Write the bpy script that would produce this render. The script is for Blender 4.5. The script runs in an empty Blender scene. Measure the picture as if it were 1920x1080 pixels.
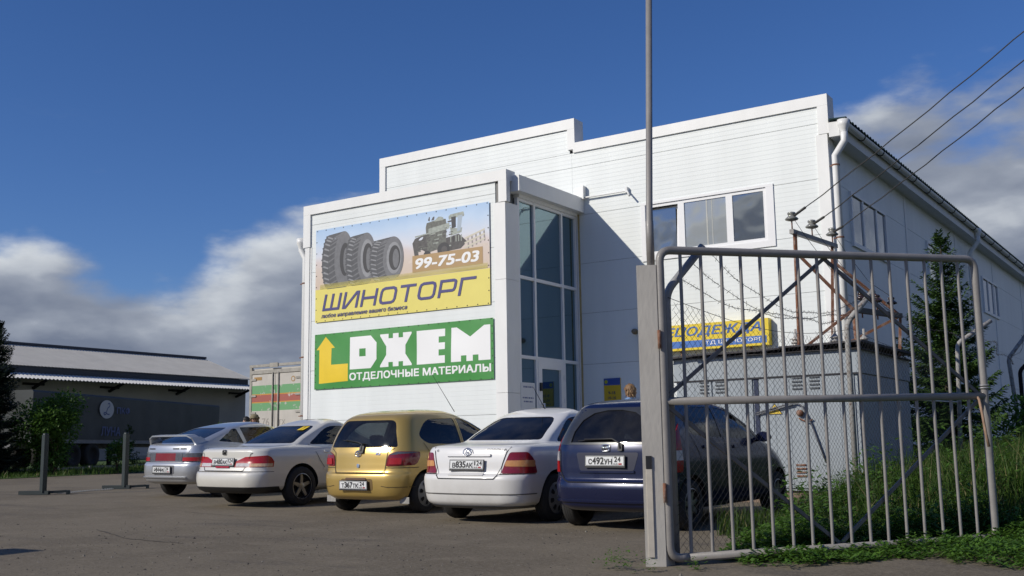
import bpy, bmesh, math, random
import numpy as np
from mathutils import Vector, Matrix

random.seed(7)
R = math.radians
SC = bpy.context.scene
COL = SC.collection

# ------------------------------------------------------------------ camera
YAW, PITCH, ROLL, FPX = R(33.515), R(8.596), R(0.888), 2020.0
CAM = np.array([0.0, 0.0, 1.0])
_fw = np.array([-math.sin(YAW)*math.cos(PITCH), math.cos(YAW)*math.cos(PITCH), math.sin(PITCH)])
_ri = np.array([math.cos(YAW), math.sin(YAW), 0.0])
_up = np.cross(_ri, _fw)
_r2 = math.cos(ROLL)*_ri - math.sin(ROLL)*_up
_u2 = math.sin(ROLL)*_ri + math.cos(ROLL)*_up
cd = bpy.data.cameras.new("camera")
cd.sensor_width = 36.0
cd.lens = FPX/1920*36
cd.clip_start = 0.05
cd.clip_end = 6000
cam = bpy.data.objects.new("camera", cd)
COL.objects.link(cam)
cam.matrix_world = Matrix(((_r2[0], _u2[0], -_fw[0], CAM[0]), (_r2[1], _u2[1], -_fw[1], CAM[1]),
                           (_r2[2], _u2[2], -_fw[2], CAM[2]), (0, 0, 0, 1)))
SC.camera = cam

# ------------------------------------------------------------------ light
SUN_TO = Vector((-0.60, -1.0, 0.69)).normalized()
sd = bpy.data.lights.new("sun", 'SUN')
sd.energy = 3.6
sd.angle = R(0.5)
sd.color = (1.0, 0.94, 0.83)
sun = bpy.data.objects.new("sun", sd)
COL.objects.link(sun)
sun.rotation_euler = SUN_TO.to_track_quat('Z', 'Y').to_euler()
sun.location = (0, 0, 40)

SC.view_settings.view_transform = 'Standard'
SC.view_settings.look = 'None'
SC.view_settings.gamma = 1.0
SC.view_settings.exposure = 0.0

world = bpy.data.worlds.new("World")
SC.world = world
world.use_nodes = True


def build_world():
    nt = world.node_tree
    nt.nodes.clear()
    N = lambda t: nt.nodes.new(t)
    L = nt.links.new

    def math_(op, a, b=None, c=None, clamp=False):
        n = N('ShaderNodeMath'); n.operation = op; n.use_clamp = clamp
        for i, x in enumerate((a, b, c)):
            if x is None:
                continue
            if isinstance(x, (int, float)):
                n.inputs[i].default_value = x
            else:
                L(x, n.inputs[i])
        return n.outputs[0]

    def maprange(v, a, b, c, d, smooth=False):
        n = N('ShaderNodeMapRange')
        n.interpolation_type = 'SMOOTHSTEP' if smooth else 'LINEAR'
        L(v, n.inputs[0])
        for i, x in enumerate((a, b, c, d)):
            if isinstance(x, (int, float)):
                n.inputs[i+1].default_value = x
            else:
                L(x, n.inputs[i+1])
        return n.outputs[0]
    sky = N('ShaderNodeTexSky')
    sky.sky_type = 'NISHITA'
    sky.sun_disc = False
    sky.sun_elevation = math.asin(SUN_TO.z)
    sky.sun_rotation = math.atan2(SUN_TO.x, SUN_TO.y)
    sky.altitude = 300
    sky.air_density = 1.0
    sky.dust_density = 0.25
    sky.ozone_density = 2.6
    hs = N('ShaderNodeHueSaturation')
    hs.inputs['Saturation'].default_value = SKY_SAT
    hs.inputs['Value'].default_value = SKY_VAL
    tint = N('ShaderNodeMix'); tint.data_type = 'RGBA'; tint.blend_type = 'MULTIPLY'
    tint.inputs[0].default_value = 1.0
    L(sky.outputs[0], tint.inputs[6]); tint.inputs[7].default_value = SKY_TINT
    L(tint.outputs[2], hs.inputs['Color'])
    tc = N('ShaderNodeTexCoord')
    sep = N('ShaderNodeSeparateXYZ')
    L(tc.outputs['Generated'], sep.inputs[0])
    z = sep.outputs[2]

    def noise(scale, off, detail, rough, zs=2.4):
        m = N('ShaderNodeMapping')
        m.inputs['Scale'].default_value = (scale, scale, scale*zs)
        m.inputs['Location'].default_value = off
        L(tc.outputs['Generated'], m.inputs[0])
        n = N('ShaderNodeTexNoise')
        n.inputs['Scale'].default_value = 1.0
        n.inputs['Detail'].default_value = detail
        n.inputs['Roughness'].default_value = rough
        L(m.outputs[0], n.inputs['Vector'])
        return n.outputs[0]
    O = CLOUD_OFF
    dt = N('ShaderNodeVectorMath'); dt.operation = 'DOT_PRODUCT'
    L(tc.outputs['Generated'], dt.inputs[0]); dt.inputs[1].default_value = (math.cos(YAW), math.sin(YAW), 0)
    rise = maprange(dt.outputs['Value'], 0.20, 0.36, 0.0, 0.13, True)   # the bank stands higher in that quarter of the sky
    z = math_('SUBTRACT', z, rise)
    n1 = noise(4.6, O, 9, 0.52)
    n1b = noise(4.6, (O[0]-.10, O[1]-.14, O[2]+.30), 4, 0.5)
    n2 = noise(11.0, (1.3, 4.1, 2.2), 6, 0.55)
    # azimuth-dependent cloud top: higher towards the right of the building, a dip left of the middle
    thr = maprange(z, 0.05, 0.27, 0.10, 0.74)
    d = math_('SUBTRACT', n1, thr)
    mask = maprange(d, -0.03, 0.14, 0.0, 1.0, True)
    # thin high wisps
    wisp = noise(3.0, (7.7, 1.2, 3.4), 7, 0.6, 4.0)
    wm = maprange(wisp, 0.60, 0.86, 0.0, 0.35, True)
    wz = maprange(z, 0.12, 0.5, 1.0, 0.25)
    wm = math_('MULTIPLY', wm, wz)
    mask = math_('MAXIMUM', mask, wm)
    # lit upper side against grey core
    diff = math_('SUBTRACT', n1, n1b)
    lit = maprange(diff, -0.10, 0.20, 0.0, 1.0, True)
    core = maprange(d, 0.02, 0.34, 1.0, 0.0, True)
    b = math_('MULTIPLY', lit, 0.62)
    b = math_('ADD', b, math_('MULTIPLY', core, 0.30))
    b = math_('ADD', b, math_('MULTIPLY', math_('SUBTRACT', n2, 0.5), 0.75))
    ramp = N('ShaderNodeValToRGB')
    L(b, ramp.inputs[0])
    e = ramp.color_ramp.elements
    e[0].position = 0.05; e[0].color = (0.135, 0.162, 0.225, 1)
    e[1].position = 0.95; e[1].color = (0.56, 0.59, 0.62, 1)
    m2 = ramp.color_ramp.elements.new(0.45); m2.color = (0.25, 0.28, 0.34, 1)
    # the clouds are mixed in after the sky has been scaled to its strength
    bg1 = N('ShaderNodeBackground'); bg1.inputs[1].default_value = SKY_STR
    L(hs.outputs[0], bg1.inputs[0])
    bg2 = N('ShaderNodeBackground'); bg2.inputs[1].default_value = 1.25
    L(ramp.outputs[0], bg2.inputs[0])
    mx = N('ShaderNodeMixShader')
    L(mask, mx.inputs[0]); L(bg1.outputs[0], mx.inputs[1]); L(bg2.outputs[0], mx.inputs[2])
    out = N('ShaderNodeOutputWorld')
    L(mx.outputs[0], out.inputs[0])


SKY_TINT = (0.88, 1.0, 1.38, 1)
SKY_SAT, SKY_VAL, SKY_STR = 1.10, 1.0, 0.068
CLOUD_OFF = (6.6, 0.9, 8.1)
build_world()

# ------------------------------------------------------------------ helpers
def gz(x, y):
    t = -x*math.sin(YAW) + y*math.cos(YAW)
    z = 0.0175*(min(max(t, 8.0), 72.0) - 8.0)
    def ss(v, a, b):
        q = min(max((v-a)/(b-a), 0), 1)
        return q*q*(3-2*q)
    z += 0.36*ss(y, 9.5, 15)*ss(x, -4.7, -3.7)
    return z


def gz0(x, y):
    t = -x*math.sin(YAW) + y*math.cos(YAW)
    return 0.0175*(min(max(t, 8.0), 72.0) - 8.0)


def at(px, py, t):
    """point seen at photograph pixel px,py at forward distance t (used while measuring the place)"""
    d = _fw*FPX + _r2*(px-960) - _u2*(py-540)
    return Vector(CAM + d*t/(-d[0]*math.sin(YAW) + d[1]*math.cos(YAW)))


def tag(o, label=None, cat=None, group=None, kind=None):
    if label: o['label'] = label
    if cat: o['category'] = cat
    if group: o['group'] = group
    if kind: o['kind'] = kind
    return o


def empty(name, loc, label=None, cat=None, group=None, rz=0.0):
    o = bpy.data.objects.new(name, None)
    o.empty_display_size = 0.2
    o.location = loc
    o.rotation_euler = (0, 0, rz)
    COL.objects.link(o)
    return tag(o, label, cat, group)


def root_loc(o):
    while o.parent:
        o = o.parent
    return Vector(o.location) if not o.get('localbuild') else Vector((0, 0, 0))


class MB:
    def __init__(s):
        s.v = []; s.f = []; s.m = []; s.sm = []

    def add(s, vs, fs, mat=0, smooth=False):
        n = len(s.v)
        s.v.extend([tuple(p) for p in vs])
        for f in fs:
            s.f.append(tuple(i+n for i in f)); s.m.append(mat); s.sm.append(smooth)
        return s

    def box(s, x0, x1, y0, y1, z0, z1, mat=0):
        vs = [(x0, y0, z0), (x1, y0, z0), (x1, y1, z0), (x0, y1, z0), (x0, y0, z1), (x1, y0, z1), (x1, y1, z1), (x0, y1, z1)]
        return s.add(vs, [(0, 3, 2, 1), (4, 5, 6, 7), (0, 1, 5, 4), (1, 2, 6, 5), (2, 3, 7, 6), (3, 0, 4, 7)], mat)

    def beam(s, a, b, w, h, mat=0, up=(0, 0, 1)):
        a = Vector(a); b = Vector(b)
        d = (b-a).normalized()
        sx = d.cross(Vector(up))
        if sx.length < 1e-4:
            sx = d.cross(Vector((0, 1, 0)))
        sx.normalize(); sy = sx.cross(d)
        vs = []
        for p in (a, b):
            for i, j in ((-1, -1), (1, -1), (1, 1), (-1, 1)):
                vs.append(p + sx*(i*w/2) + sy*(j*h/2))
        return s.add(vs, [(3, 2, 1, 0), (4, 5, 6, 7), (0, 1, 5, 4), (1, 2, 6, 5), (2, 3, 7, 6), (3, 0, 4, 7)], mat)

    def tube(s, pts, r, n=8, mat=0, caps=True, smooth=True):
        pts = [Vector(p) for p in pts]
        rs = r if isinstance(r, (list, tuple)) else [r]*len(pts)
        vs = []; fs = []
        t0 = (pts[1]-pts[0]).normalized()
        ref = Vector((0, 0, 1)) if abs(t0.z) < 0.9 else Vector((1, 0, 0))
        nx = t0.cross(ref).normalized()
        for i, p in enumerate(pts):
            if i == 0: t = pts[1]-pts[0]
            elif i == len(pts)-1: t = pts[-1]-pts[-2]
            else: t = (pts[i+1]-pts[i]).normalized() + (pts[i]-pts[i-1]).normalized()
            if t.length < 1e-9: t = t0
            t.normalize()
            nx = nx - t*nx.dot(t)
            if nx.length < 1e-6: nx = t.orthogonal()
            nx.normalize()
            ny = t.cross(nx)
            for k in range(n):
                a = 2*math.pi*k/n
                vs.append(p + (nx*math.cos(a)+ny*math.sin(a))*rs[i])
        for i in range(len(pts)-1):
            for k in range(n):
                k2 = (k+1) % n
                fs.append((i*n+k, i*n+k2, (i+1)*n+k2, (i+1)*n+k))
        s.add(vs, fs, mat, smooth)
        if caps:
            b = len(s.v)-len(vs)
            s.f.append(tuple(b+k for k in range(n-1, -1, -1))); s.m.append(mat); s.sm.append(False)
            e = b+(len(pts)-1)*n
            s.f.append(tuple(e+k for k in range(n))); s.m.append(mat); s.sm.append(False)
        return s

    def lathe(s, o, axis, prof, n=24, mat=0, smooth=True):
        """prof: list of (radius, height along axis)"""
        o = Vector(o); ax = Vector(axis).normalized()
        u = ax.orthogonal().normalized(); w = ax.cross(u)
        vs = []; fs = []
        for (r, h) in prof:
            for k in range(n):
                a = 2*math.pi*k/n
                vs.append(o + ax*h + (u*math.cos(a)+w*math.sin(a))*r)
        for i in range(len(prof)-1):
            for k in range(n):
                k2 = (k+1) % n
                fs.append((i*n+k, i*n+k2, (i+1)*n+k2, (i+1)*n+k))
        return s.add(vs, fs, mat, smooth)

    def poly2d(s, outer, holes, mp, mat=0):
        """flat polygon with holes, mapped by mp(a,b)"""
        bm = bmesh.new()
        for loop in [outer]+list(holes):
            vs = [bm.verts.new((a, b, 0)) for a, b in loop]
            for i in range(len(vs)):
                bm.edges.new((vs[i], vs[(i+1) % len(vs)]))
        bmesh.ops.triangle_fill(bm, use_beauty=True, use_dissolve=False, edges=bm.edges[:], normal=(0, 0, 1))
        bm.normal_update()
        for f in bm.faces:
            if f.normal.z < 0: f.normal_flip()
        bm.verts.index_update()
        s.add([mp(v.co.x, v.co.y) for v in bm.verts], [tuple(v.index for v in f.verts) for f in bm.faces], mat)
        bm.free()
        return s

    def build(s, name, mats, parent=None, sharp=None):
        me = bpy.data.meshes.new(name)
        off = root_loc(parent) if parent else Vector((0, 0, 0))
        vs = s.v if off.length < 1e-9 else [(p[0]-off.x, p[1]-off.y, p[2]-off.z) for p in s.v]
        me.from_pydata(vs, [], s.f)
        mats = mats if isinstance(mats, (list, tuple)) else [mats]
        for m in mats: me.materials.append(m)
        me.polygons.foreach_set('material_index', s.m)
        me.polygons.foreach_set('use_smooth', s.sm)
        me.update()
        if sharp is not None:
            me.set_sharp_from_angle(angle=R(sharp))
        o = bpy.data.objects.new(name, me)
        COL.objects.link(o)
        if parent: o.parent = parent
        return o


def build_each(mb, name, mats, parent=None, sharp=None):
    """one object for every separate piece collected in mb"""
    par = list(range(len(mb.v)))

    def find(i):
        while par[i] != i:
            par[i] = par[par[i]]; i = par[i]
        return i
    for f in mb.f:
        r0 = find(f[0])
        for j in f[1:]:
            par[find(j)] = r0
    groups = {}
    for k, f in enumerate(mb.f): groups.setdefault(find(f[0]), []).append(k)
    out = []
    for ks in groups.values():
        q = MB(); idx = {}
        for k in ks:
            nf = []
            for i in mb.f[k]:
                if i not in idx: idx[i] = len(q.v); q.v.append(mb.v[i])
                nf.append(idx[i])
            q.f.append(tuple(nf)); q.m.append(mb.m[k]); q.sm.append(mb.sm[k])
        out.append(q.build(name, mats, parent, sharp))
    return out


# ------------------------------------------------------------------ materials
MATS = {}


def mat(name, col, rough=0.5, metal=0.0, noise=0.0, nscale=3.0, bump=0.0, bscale=40.0, coat=0.0, spec=0.5,
        col2=None, thr=None, stretch=(1, 1, 1), subsurf=0):
    """plain surface with a little procedural unevenness; col2 gives a second colour in patches"""
    if name in MATS: return MATS[name]
    m = bpy.data.materials.new(name)
    m.use_nodes = True
    nt = m.node_tree
    b = nt.nodes['Principled BSDF']
    b.inputs['Base Color'].default_value = (*col, 1)
    b.inputs['Roughness'].default_value = rough
    b.inputs['Metallic'].default_value = metal
    b.inputs['Coat Weight'].default_value = coat
    b.inputs['Coat Roughness'].default_value = 0.06
    b.inputs['Specular IOR Level'].default_value = spec
    tc = nt.nodes.new('ShaderNodeTexCoord')
    mp = nt.nodes.new('ShaderNodeMapping')
    mp.inputs['Scale'].default_value = stretch
    nt.links.new(tc.outputs['Object'], mp.inputs[0])
    if noise or col2:
        n = nt.nodes.new('ShaderNodeTexNoise')
        n.inputs['Scale'].default_value = nscale
        n.inputs['Detail'].default_value = 7
        n.inputs['Roughness'].default_value = 0.62
        nt.links.new(mp.outputs[0], n.inputs['Vector'])
        r = nt.nodes.new('ShaderNodeValToRGB')
        nt.links.new(n.outputs[0], r.inputs[0])
        if col2:
            t = thr or (0.45, 0.6)
            r.color_ramp.elements[0].position = t[0]; r.color_ramp.elements[0].color = (*col, 1)
            r.color_ramp.elements[1].position = t[1]; r.color_ramp.elements[1].color = (*col2, 1)
        else:
            r.color_ramp.elements[0].position = 0.25; r.color_ramp.elements[0].color = tuple(c*(1-noise) for c in col)+(1,)
            r.color_ramp.elements[1].position = 0.75; r.color_ramp.elements[1].color = tuple(min(1, c*(1+noise)) for c in col)+(1,)
        nt.links.new(r.outputs[0], b.inputs['Base Color'])
    if bump:
        n2 = nt.nodes.new('ShaderNodeTexNoise')
        n2.inputs['Scale'].default_value = bscale
        n2.inputs['Detail'].default_value = 5
        nt.links.new(mp.outputs[0], n2.inputs['Vector'])
        bp = nt.nodes.new('ShaderNodeBump')
        bp.inputs['Strength'].default_value = bump
        bp.inputs['Distance'].default_value = 0.02
        nt.links.new(n2.outputs[0], bp.inputs['Height'])
        nt.links.new(bp.outputs[0], b.inputs['Normal'])
    MATS[name] = m
    return m


def mat_panel(name, col):
    """profiled sandwich panel: fine horizontal grooves every ten centimetres, faint rain streaks"""
    m = mat(name, col, 0.42, noise=0.06, nscale=1.1, stretch=(1.6, 1.6, 0.22))
    nt = m.node_tree
    b = nt.nodes['Principled BSDF']
    tc = nt.nodes.new('ShaderNodeTexCoord')
    sp = nt.nodes.new('ShaderNodeSeparateXYZ')
    nt.links.new(tc.outputs['Object'], sp.inputs[0])
    d = nt.nodes.new('ShaderNodeMath'); d.operation = 'DIVIDE'; d.inputs[1].default_value = 0.0983
    nt.links.new(sp.outputs[2], d.inputs[0])
    fr = nt.nodes.new('ShaderNodeMath'); fr.operation = 'FRACT'
    nt.links.new(d.outputs[0], fr.inputs[0])
    cr = nt.nodes.new('ShaderNodeMapRange')
    cr.inputs[1].default_value = 0.0; cr.inputs[2].default_value = 0.16
    nt.links.new(fr.outputs[0], cr.inputs[0])
    bp = nt.nodes.new('ShaderNodeBump')
    bp.inputs['Strength'].default_value = 0.28
    bp.inputs['Distance'].default_value = 0.006
    nt.links.new(cr.outputs[0], bp.inputs['Height'])
    nt.links.new(bp.outputs[0], b.inputs['Normal'])
    return m


def mat_mirror_glass(name, tint, refl, rough=0.015, base=(0.01, 0.014, 0.018), wave=0.05):
    if name in MATS: return MATS[name]
    m = bpy.data.materials.new(name)
    m.use_nodes = True
    nt = m.node_tree
    b = nt.nodes['Principled BSDF']
    b.inputs['Base Color'].default_value = (*base, 1)
    b.inputs['Roughness'].default_value = 0.12
    g = nt.nodes.new('ShaderNodeBsdfGlossy')
    g.inputs['Color'].default_value = (*tint, 1)
    g.inputs['Roughness'].default_value = rough
    lw = nt.nodes.new('ShaderNodeLayerWeight')
    lw.inputs['Blend'].default_value = 0.35
    mr = nt.nodes.new('ShaderNodeMapRange')
    mr.inputs[3].default_value = refl; mr.inputs[4].default_value = min(1, refl+0.55)
    nt.links.new(lw.outputs['Fresnel'], mr.inputs[0])
    # slight waviness of the panes
    tc = nt.nodes.new('ShaderNodeTexCoord')
    n = nt.nodes.new('ShaderNodeTexNoise'); n.inputs['Scale'].default_value = 0.9
    nt.links.new(tc.outputs['Object'], n.inputs['Vector'])
    bp = nt.nodes.new('ShaderNodeBump'); bp.inputs['Strength'].default_value = wave; bp.inputs['Distance'].default_value = 0.05
    nt.links.new(n.outputs[0], bp.inputs['Height'])
    nt.links.new(bp.outputs[0], g.inputs['Normal'])
    mx = nt.nodes.new('ShaderNodeMixShader')
    nt.links.new(mr.outputs[0], mx.inputs[0])
    nt.links.new(b.outputs[0], mx.inputs[1]); nt.links.new(g.outputs[0], mx.inputs[2])
    nt.links.new(mx.outputs[0], nt.nodes['Material Output'].inputs[0])
    MATS[name] = m
    return m


def mat_tint(name, tint, rough=.02):
    """see-through car glass: tinted, with a weak mirror that grows at grazing angles and a film of dust"""
    if name in MATS: return MATS[name]
    m = bpy.data.materials.new(name)
    m.use_nodes = True
    nt = m.node_tree
    nt.nodes.remove(nt.nodes['Principled BSDF'])
    tr = nt.nodes.new('ShaderNodeBsdfTransparent'); tr.inputs[0].default_value = (*tint, 1)
    g = nt.nodes.new('ShaderNodeBsdfGlossy'); g.inputs[0].default_value = (.95, .97, 1, 1); g.inputs['Roughness'].default_value = rough
    df = nt.nodes.new('ShaderNodeBsdfDiffuse'); df.inputs[0].default_value = (.30, .28, .25, 1)
    fr = nt.nodes.new('ShaderNodeFresnel'); fr.inputs[0].default_value = 1.5
    mx = nt.nodes.new('ShaderNodeMixShader'); m2 = nt.nodes.new('ShaderNodeMixShader')
    n = nt.nodes.new('ShaderNodeTexNoise'); n.inputs['Scale'].default_value = 4; n.inputs['Detail'].default_value = 7
    tc = nt.nodes.new('ShaderNodeTexCoord'); nt.links.new(tc.outputs['Object'], n.inputs['Vector'])
    mr = nt.nodes.new('ShaderNodeMapRange'); mr.inputs[1].default_value = .35; mr.inputs[2].default_value = .8; mr.inputs[3].default_value = .01; mr.inputs[4].default_value = .08
    nt.links.new(n.outputs[0], mr.inputs[0])
    nt.links.new(fr.outputs[0], mx.inputs[0]); nt.links.new(tr.outputs[0], mx.inputs[1]); nt.links.new(g.outputs[0], mx.inputs[2])
    nt.links.new(mr.outputs[0], m2.inputs[0]); nt.links.new(mx.outputs[0], m2.inputs[1]); nt.links.new(df.outputs[0], m2.inputs[2])
    nt.links.new(m2.outputs[0], nt.nodes['Material Output'].inputs[0])
    MATS[name] = m
    return m


def mat_paint(name, col, metal=0.0, rough=0.35, coat=0.7, dust=(0.22, 0.19, 0.15), dust_amt=0.35):
    """car paint, with road dust thickest low down on the body"""
    m = bpy.data.materials.new(name)
    m.use_nodes = True
    nt = m.node_tree
    b = nt.nodes['Principled BSDF']
    b.inputs['Metallic'].default_value = metal
    b.inputs['Coat Roughness'].default_value = 0.05
    tc = nt.nodes.new('ShaderNodeTexCoord')
    n = nt.nodes.new('ShaderNodeTexNoise'); n.inputs['Scale'].default_value = 5; n.inputs['Detail'].default_value = 8
    n.inputs['Roughness'].default_value = 0.65
    nt.links.new(tc.outputs['Object'], n.inputs['Vector'])
    sp = nt.nodes.new('ShaderNodeSeparateXYZ')
    nt.links.new(tc.outputs['Object'], sp.inputs[0])
    h = nt.nodes.new('ShaderNodeMapRange')
    h.inputs[1].default_value = 0.2; h.inputs[2].default_value = 0.85
    h.inputs[3].default_value = 1.0; h.inputs[4].default_value = 0.25
    nt.links.new(sp.outputs[2], h.inputs[0])
    mu = nt.nodes.new('ShaderNodeMath'); mu.operation = 'MULTIPLY'
    nt.links.new(n.outputs[0], mu.inputs[0]); nt.links.new(h.outputs[0], mu.inputs[1])
    m3 = nt.nodes.new('ShaderNodeMath'); m3.operation = 'MULTIPLY'; m3.inputs[1].default_value = dust_amt*1.6; m3.use_clamp = True
    nt.links.new(mu.outputs[0], m3.inputs[0])
    mx = nt.nodes.new('ShaderNodeMix'); mx.data_type = 'RGBA'
    nt.links.new(m3.outputs[0], mx.inputs[0])
    mx.inputs[6].default_value = (*col, 1); mx.inputs[7].default_value = (*dust, 1)
    nt.links.new(mx.outputs[2], b.inputs['Base Color'])
    rr = nt.nodes.new('ShaderNodeMapRange')
    rr.inputs[3].default_value = rough; rr.inputs[4].default_value = min(1, rough+0.5)
    nt.links.new(m3.outputs[0], rr.inputs[0])
    nt.links.new(rr.outputs[0], b.inputs['Roughness'])
    cc = nt.nodes.new('ShaderNodeMapRange')
    cc.inputs[3].default_value = coat; cc.inputs[4].default_value = 0.05
    nt.links.new(m3.outputs[0], cc.inputs[0])
    nt.links.new(cc.outputs[0], b.inputs['Coat Weight'])
    return m


M_panel = mat_panel('white_panel', (0.76, 0.79, 0.775))
M_gap = mat('panel_gap', (0.22, 0.22, 0.21), 0.8)
M_trim = mat('white_trim', (0.79, 0.79, 0.77), 0.45, noise=0.06, nscale=2.5, stretch=(1, 1, .4))
M_pvc = mat('white_plastic', (0.80, 0.80, 0.80), 0.35, noise=0.03)
M_pipe = mat('white_pipe', (0.76, 0.76, 0.74), 0.4, noise=0.06)
M_roof = mat('green_roof', (0.035, 0.06, 0.055), 0.5, noise=0.2)
M_bglass = mat_mirror_glass('office_glass', (0.50, 0.74, 0.84), 0.28, base=(.008, .022, .034))
M_wglass = mat_mirror_glass('window_glass', (0.95, 0.98, 1.0), 0.26, base=(0.03, 0.035, 0.04), wave=.35)
M_gd = mat_tint('dark_tinted_glass', (.035, .036, .04))
M_gm = mat_tint('tinted_glass', (.16, .18, .18))
M_gl = mat_tint('light_tinted_glass', (.42, .46, .46))
M_cglass = mat_mirror_glass('car_glass', (0.85, 0.9, 1.0), 0.06, base=(0.012, 0.013, 0.014))
M_cabin = mat('cabin_trim', (0.035, 0.034, 0.034), .85, noise=.1)
M_seat = mat('seat_fabric', (0.05, 0.05, 0.055), .9, noise=.25, nscale=15)
M_black = mat('black_plastic', (0.018, 0.018, 0.019), 0.55, noise=0.2, nscale=12)
M_dark = mat('under_body', (0.008, 0.008, 0.008), 0.9, noise=0.1)
M_rubber = mat('tyre_rubber', (0.022, 0.021, 0.020), 0.85, noise=0.25, nscale=20, bump=0.2, bscale=80)
M_chrome = mat('chrome', (0.75, 0.75, 0.75), 0.12, 1.0, noise=0.03)
M_alloy = mat('alloy', (0.33, 0.33, 0.33), 0.35, 0.8, noise=0.1)
M_hub = mat('hubcap', (0.30, 0.30, 0.29), 0.45, 0.4, noise=0.15, nscale=9)
M_red = mat('red_lens', (0.36, 0.008, 0.010), 0.25, coat=0.25, noise=0.15, nscale=30)
M_dred = mat('dark_red_lens', (0.20, 0.010, 0.014), 0.15, coat=0.6, noise=0.15, nscale=30)
M_amber = mat('amber_lens', (0.55, 0.26, 0.09), 0.18, coat=0.6, noise=0.2, nscale=30)
M_clear = mat('clear_lens', (0.55, 0.52, 0.50), 0.12, coat=0.6, noise=0.3, nscale=30)
M_smoke = mat('smoked_lens', (0.10, 0.10, 0.11), 0.15, coat=0.6, noise=0.3, nscale=30)
M_plate = mat('plate_white', (0.72, 0.73, 0.72), 0.4, noise=0.03)
M_ink = mat('black_ink', (0.015, 0.015, 0.018), 0.5)
M_conc = mat('grey_post_paint', (0.46, 0.435, 0.39), 0.6, noise=0.16, nscale=4, bump=0.15, bscale=30, stretch=(1, 1, .4))
M_gate = mat('gate_paint', (0.25, 0.235, 0.22), 0.45, noise=0.16, nscale=6, bump=0.08, bscale=60, coat=0.1)
M_galv = mat('galvanised', (0.33, 0.33, 0.33), 0.5, 0.3, noise=0.2, nscale=9)
M_wire = mat('wire_steel', (0.06, 0.057, 0.053), 0.6, 0.3, noise=0.2, nscale=9)
M_rust = mat('rusty_steel', (0.20, 0.085, 0.045), 0.8, noise=0.4, nscale=10, col2=(0.36, 0.27, 0.22), thr=(0.5, 0.7))
M_bar = mat('dark_green_paint', (0.022, 0.032, 0.032), 0.5, noise=0.2)
M_white = mat('white_print', (0.84, 0.84, 0.83), 0.5)
M_yellow = mat('yellow_print', (0.80, 0.56, 0.02), 0.5, noise=0.05)
M_blue = mat('blue_print', (0.035, 0.10, 0.42), 0.5, noise=0.05)

# ------------------------------------------------------------------ lettering
_tc = {}


def text2d(body, bold=0.0, shear=0.0):
    """triangulated lettering as (verts2d, faces), in a box from 0,0 to w,h"""
    key = (body, bold, shear)
    if key in _tc: return _tc[key]
    cu = bpy.data.curves.new('lettering', 'FONT')
    cu.body = body
    cu.size = 1.0
    cu.offset = bold
    cu.shear = shear
    cu.resolution_u = 4
    o = bpy.data.objects.new('lettering', cu)
    COL.objects.link(o)
    dg = bpy.context.evaluated_depsgraph_get()
    me = bpy.data.meshes.new_from_object(o.evaluated_get(dg))
    vs = [(v.co.x, v.co.y) for v in me.vertices]
    fs = [tuple(p.vertices) for p in me.polygons]
    bpy.data.objects.remove(o); bpy.data.curves.remove(cu); bpy.data.meshes.remove(me)
    x0 = min(v[0] for v in vs); x1 = max(v[0] for v in vs)
    y0 = min(v[1] for v in vs); y1 = max(v[1] for v in vs)
    vs = [(v[0]-x0, v[1]-y0) for v in vs]
    _tc[key] = (vs, fs, x1-x0, y1-y0)
    return _tc[key]


def put_text(mb, body, x0, x1, y0, y1, mp, m=0, bold=0.0, shear=0.0):
    """lettering fitted into a box; bold strokes are made of slightly shifted layers 0.1 mm apart"""
    vs, fs, w, h = text2d(body, 0.0, shear)
    cx, cy = (x0+x1)/2, (y0+y1)/2
    e = abs(y1-y0)*.1
    p = Vector(mp(cx, cy)); da = Vector(mp(cx+math.copysign(e, x1-x0), cy))-p; db = Vector(mp(cx, cy+math.copysign(e, y1-y0)))-p
    nrm = da.cross(db).normalized()
    sx = bold*.9*abs(x1-x0)/w
    sy = bold*.9*abs(y1-y0)/h
    shifts = [(0, 0)] if bold < .005 else [(-1, -1), (1, -1), (-1, 1), (1, 1), (0, 0)]
    for k, (i, j) in enumerate(shifts):
        out = [Vector(mp(x0+(x1-x0)*a/w+i*sx, y0+(y1-y0)*b/h+j*sy))+nrm*(.0001*k) for a, b in vs]
        mb.add(out, fs, m)


# ================================================================== GROUND
def grid_sheet(name, xs, ys, dz, material, label=None, kind='structure', hf=gz):
    mb = MB()
    for y in ys:
        for x in xs:
            mb.v.append((x, y, hf(x, y)+dz))
    nx = len(xs)
    for j in range(len(ys)-1):
        for i in range(nx-1):
            mb.f.append((j*nx+i, j*nx+i+1, (j+1)*nx+i+1, (j+1)*nx+i)); mb.m.append(0); mb.sm.append(True)
    o = mb.build(name, material)
    tag(o, label, None, None, kind)
    return o


def frange(a, b, s):
    n = max(1, int(round((b-a)/s)))
    return [a+(b-a)*i/n for i in range(n+1)]


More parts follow.
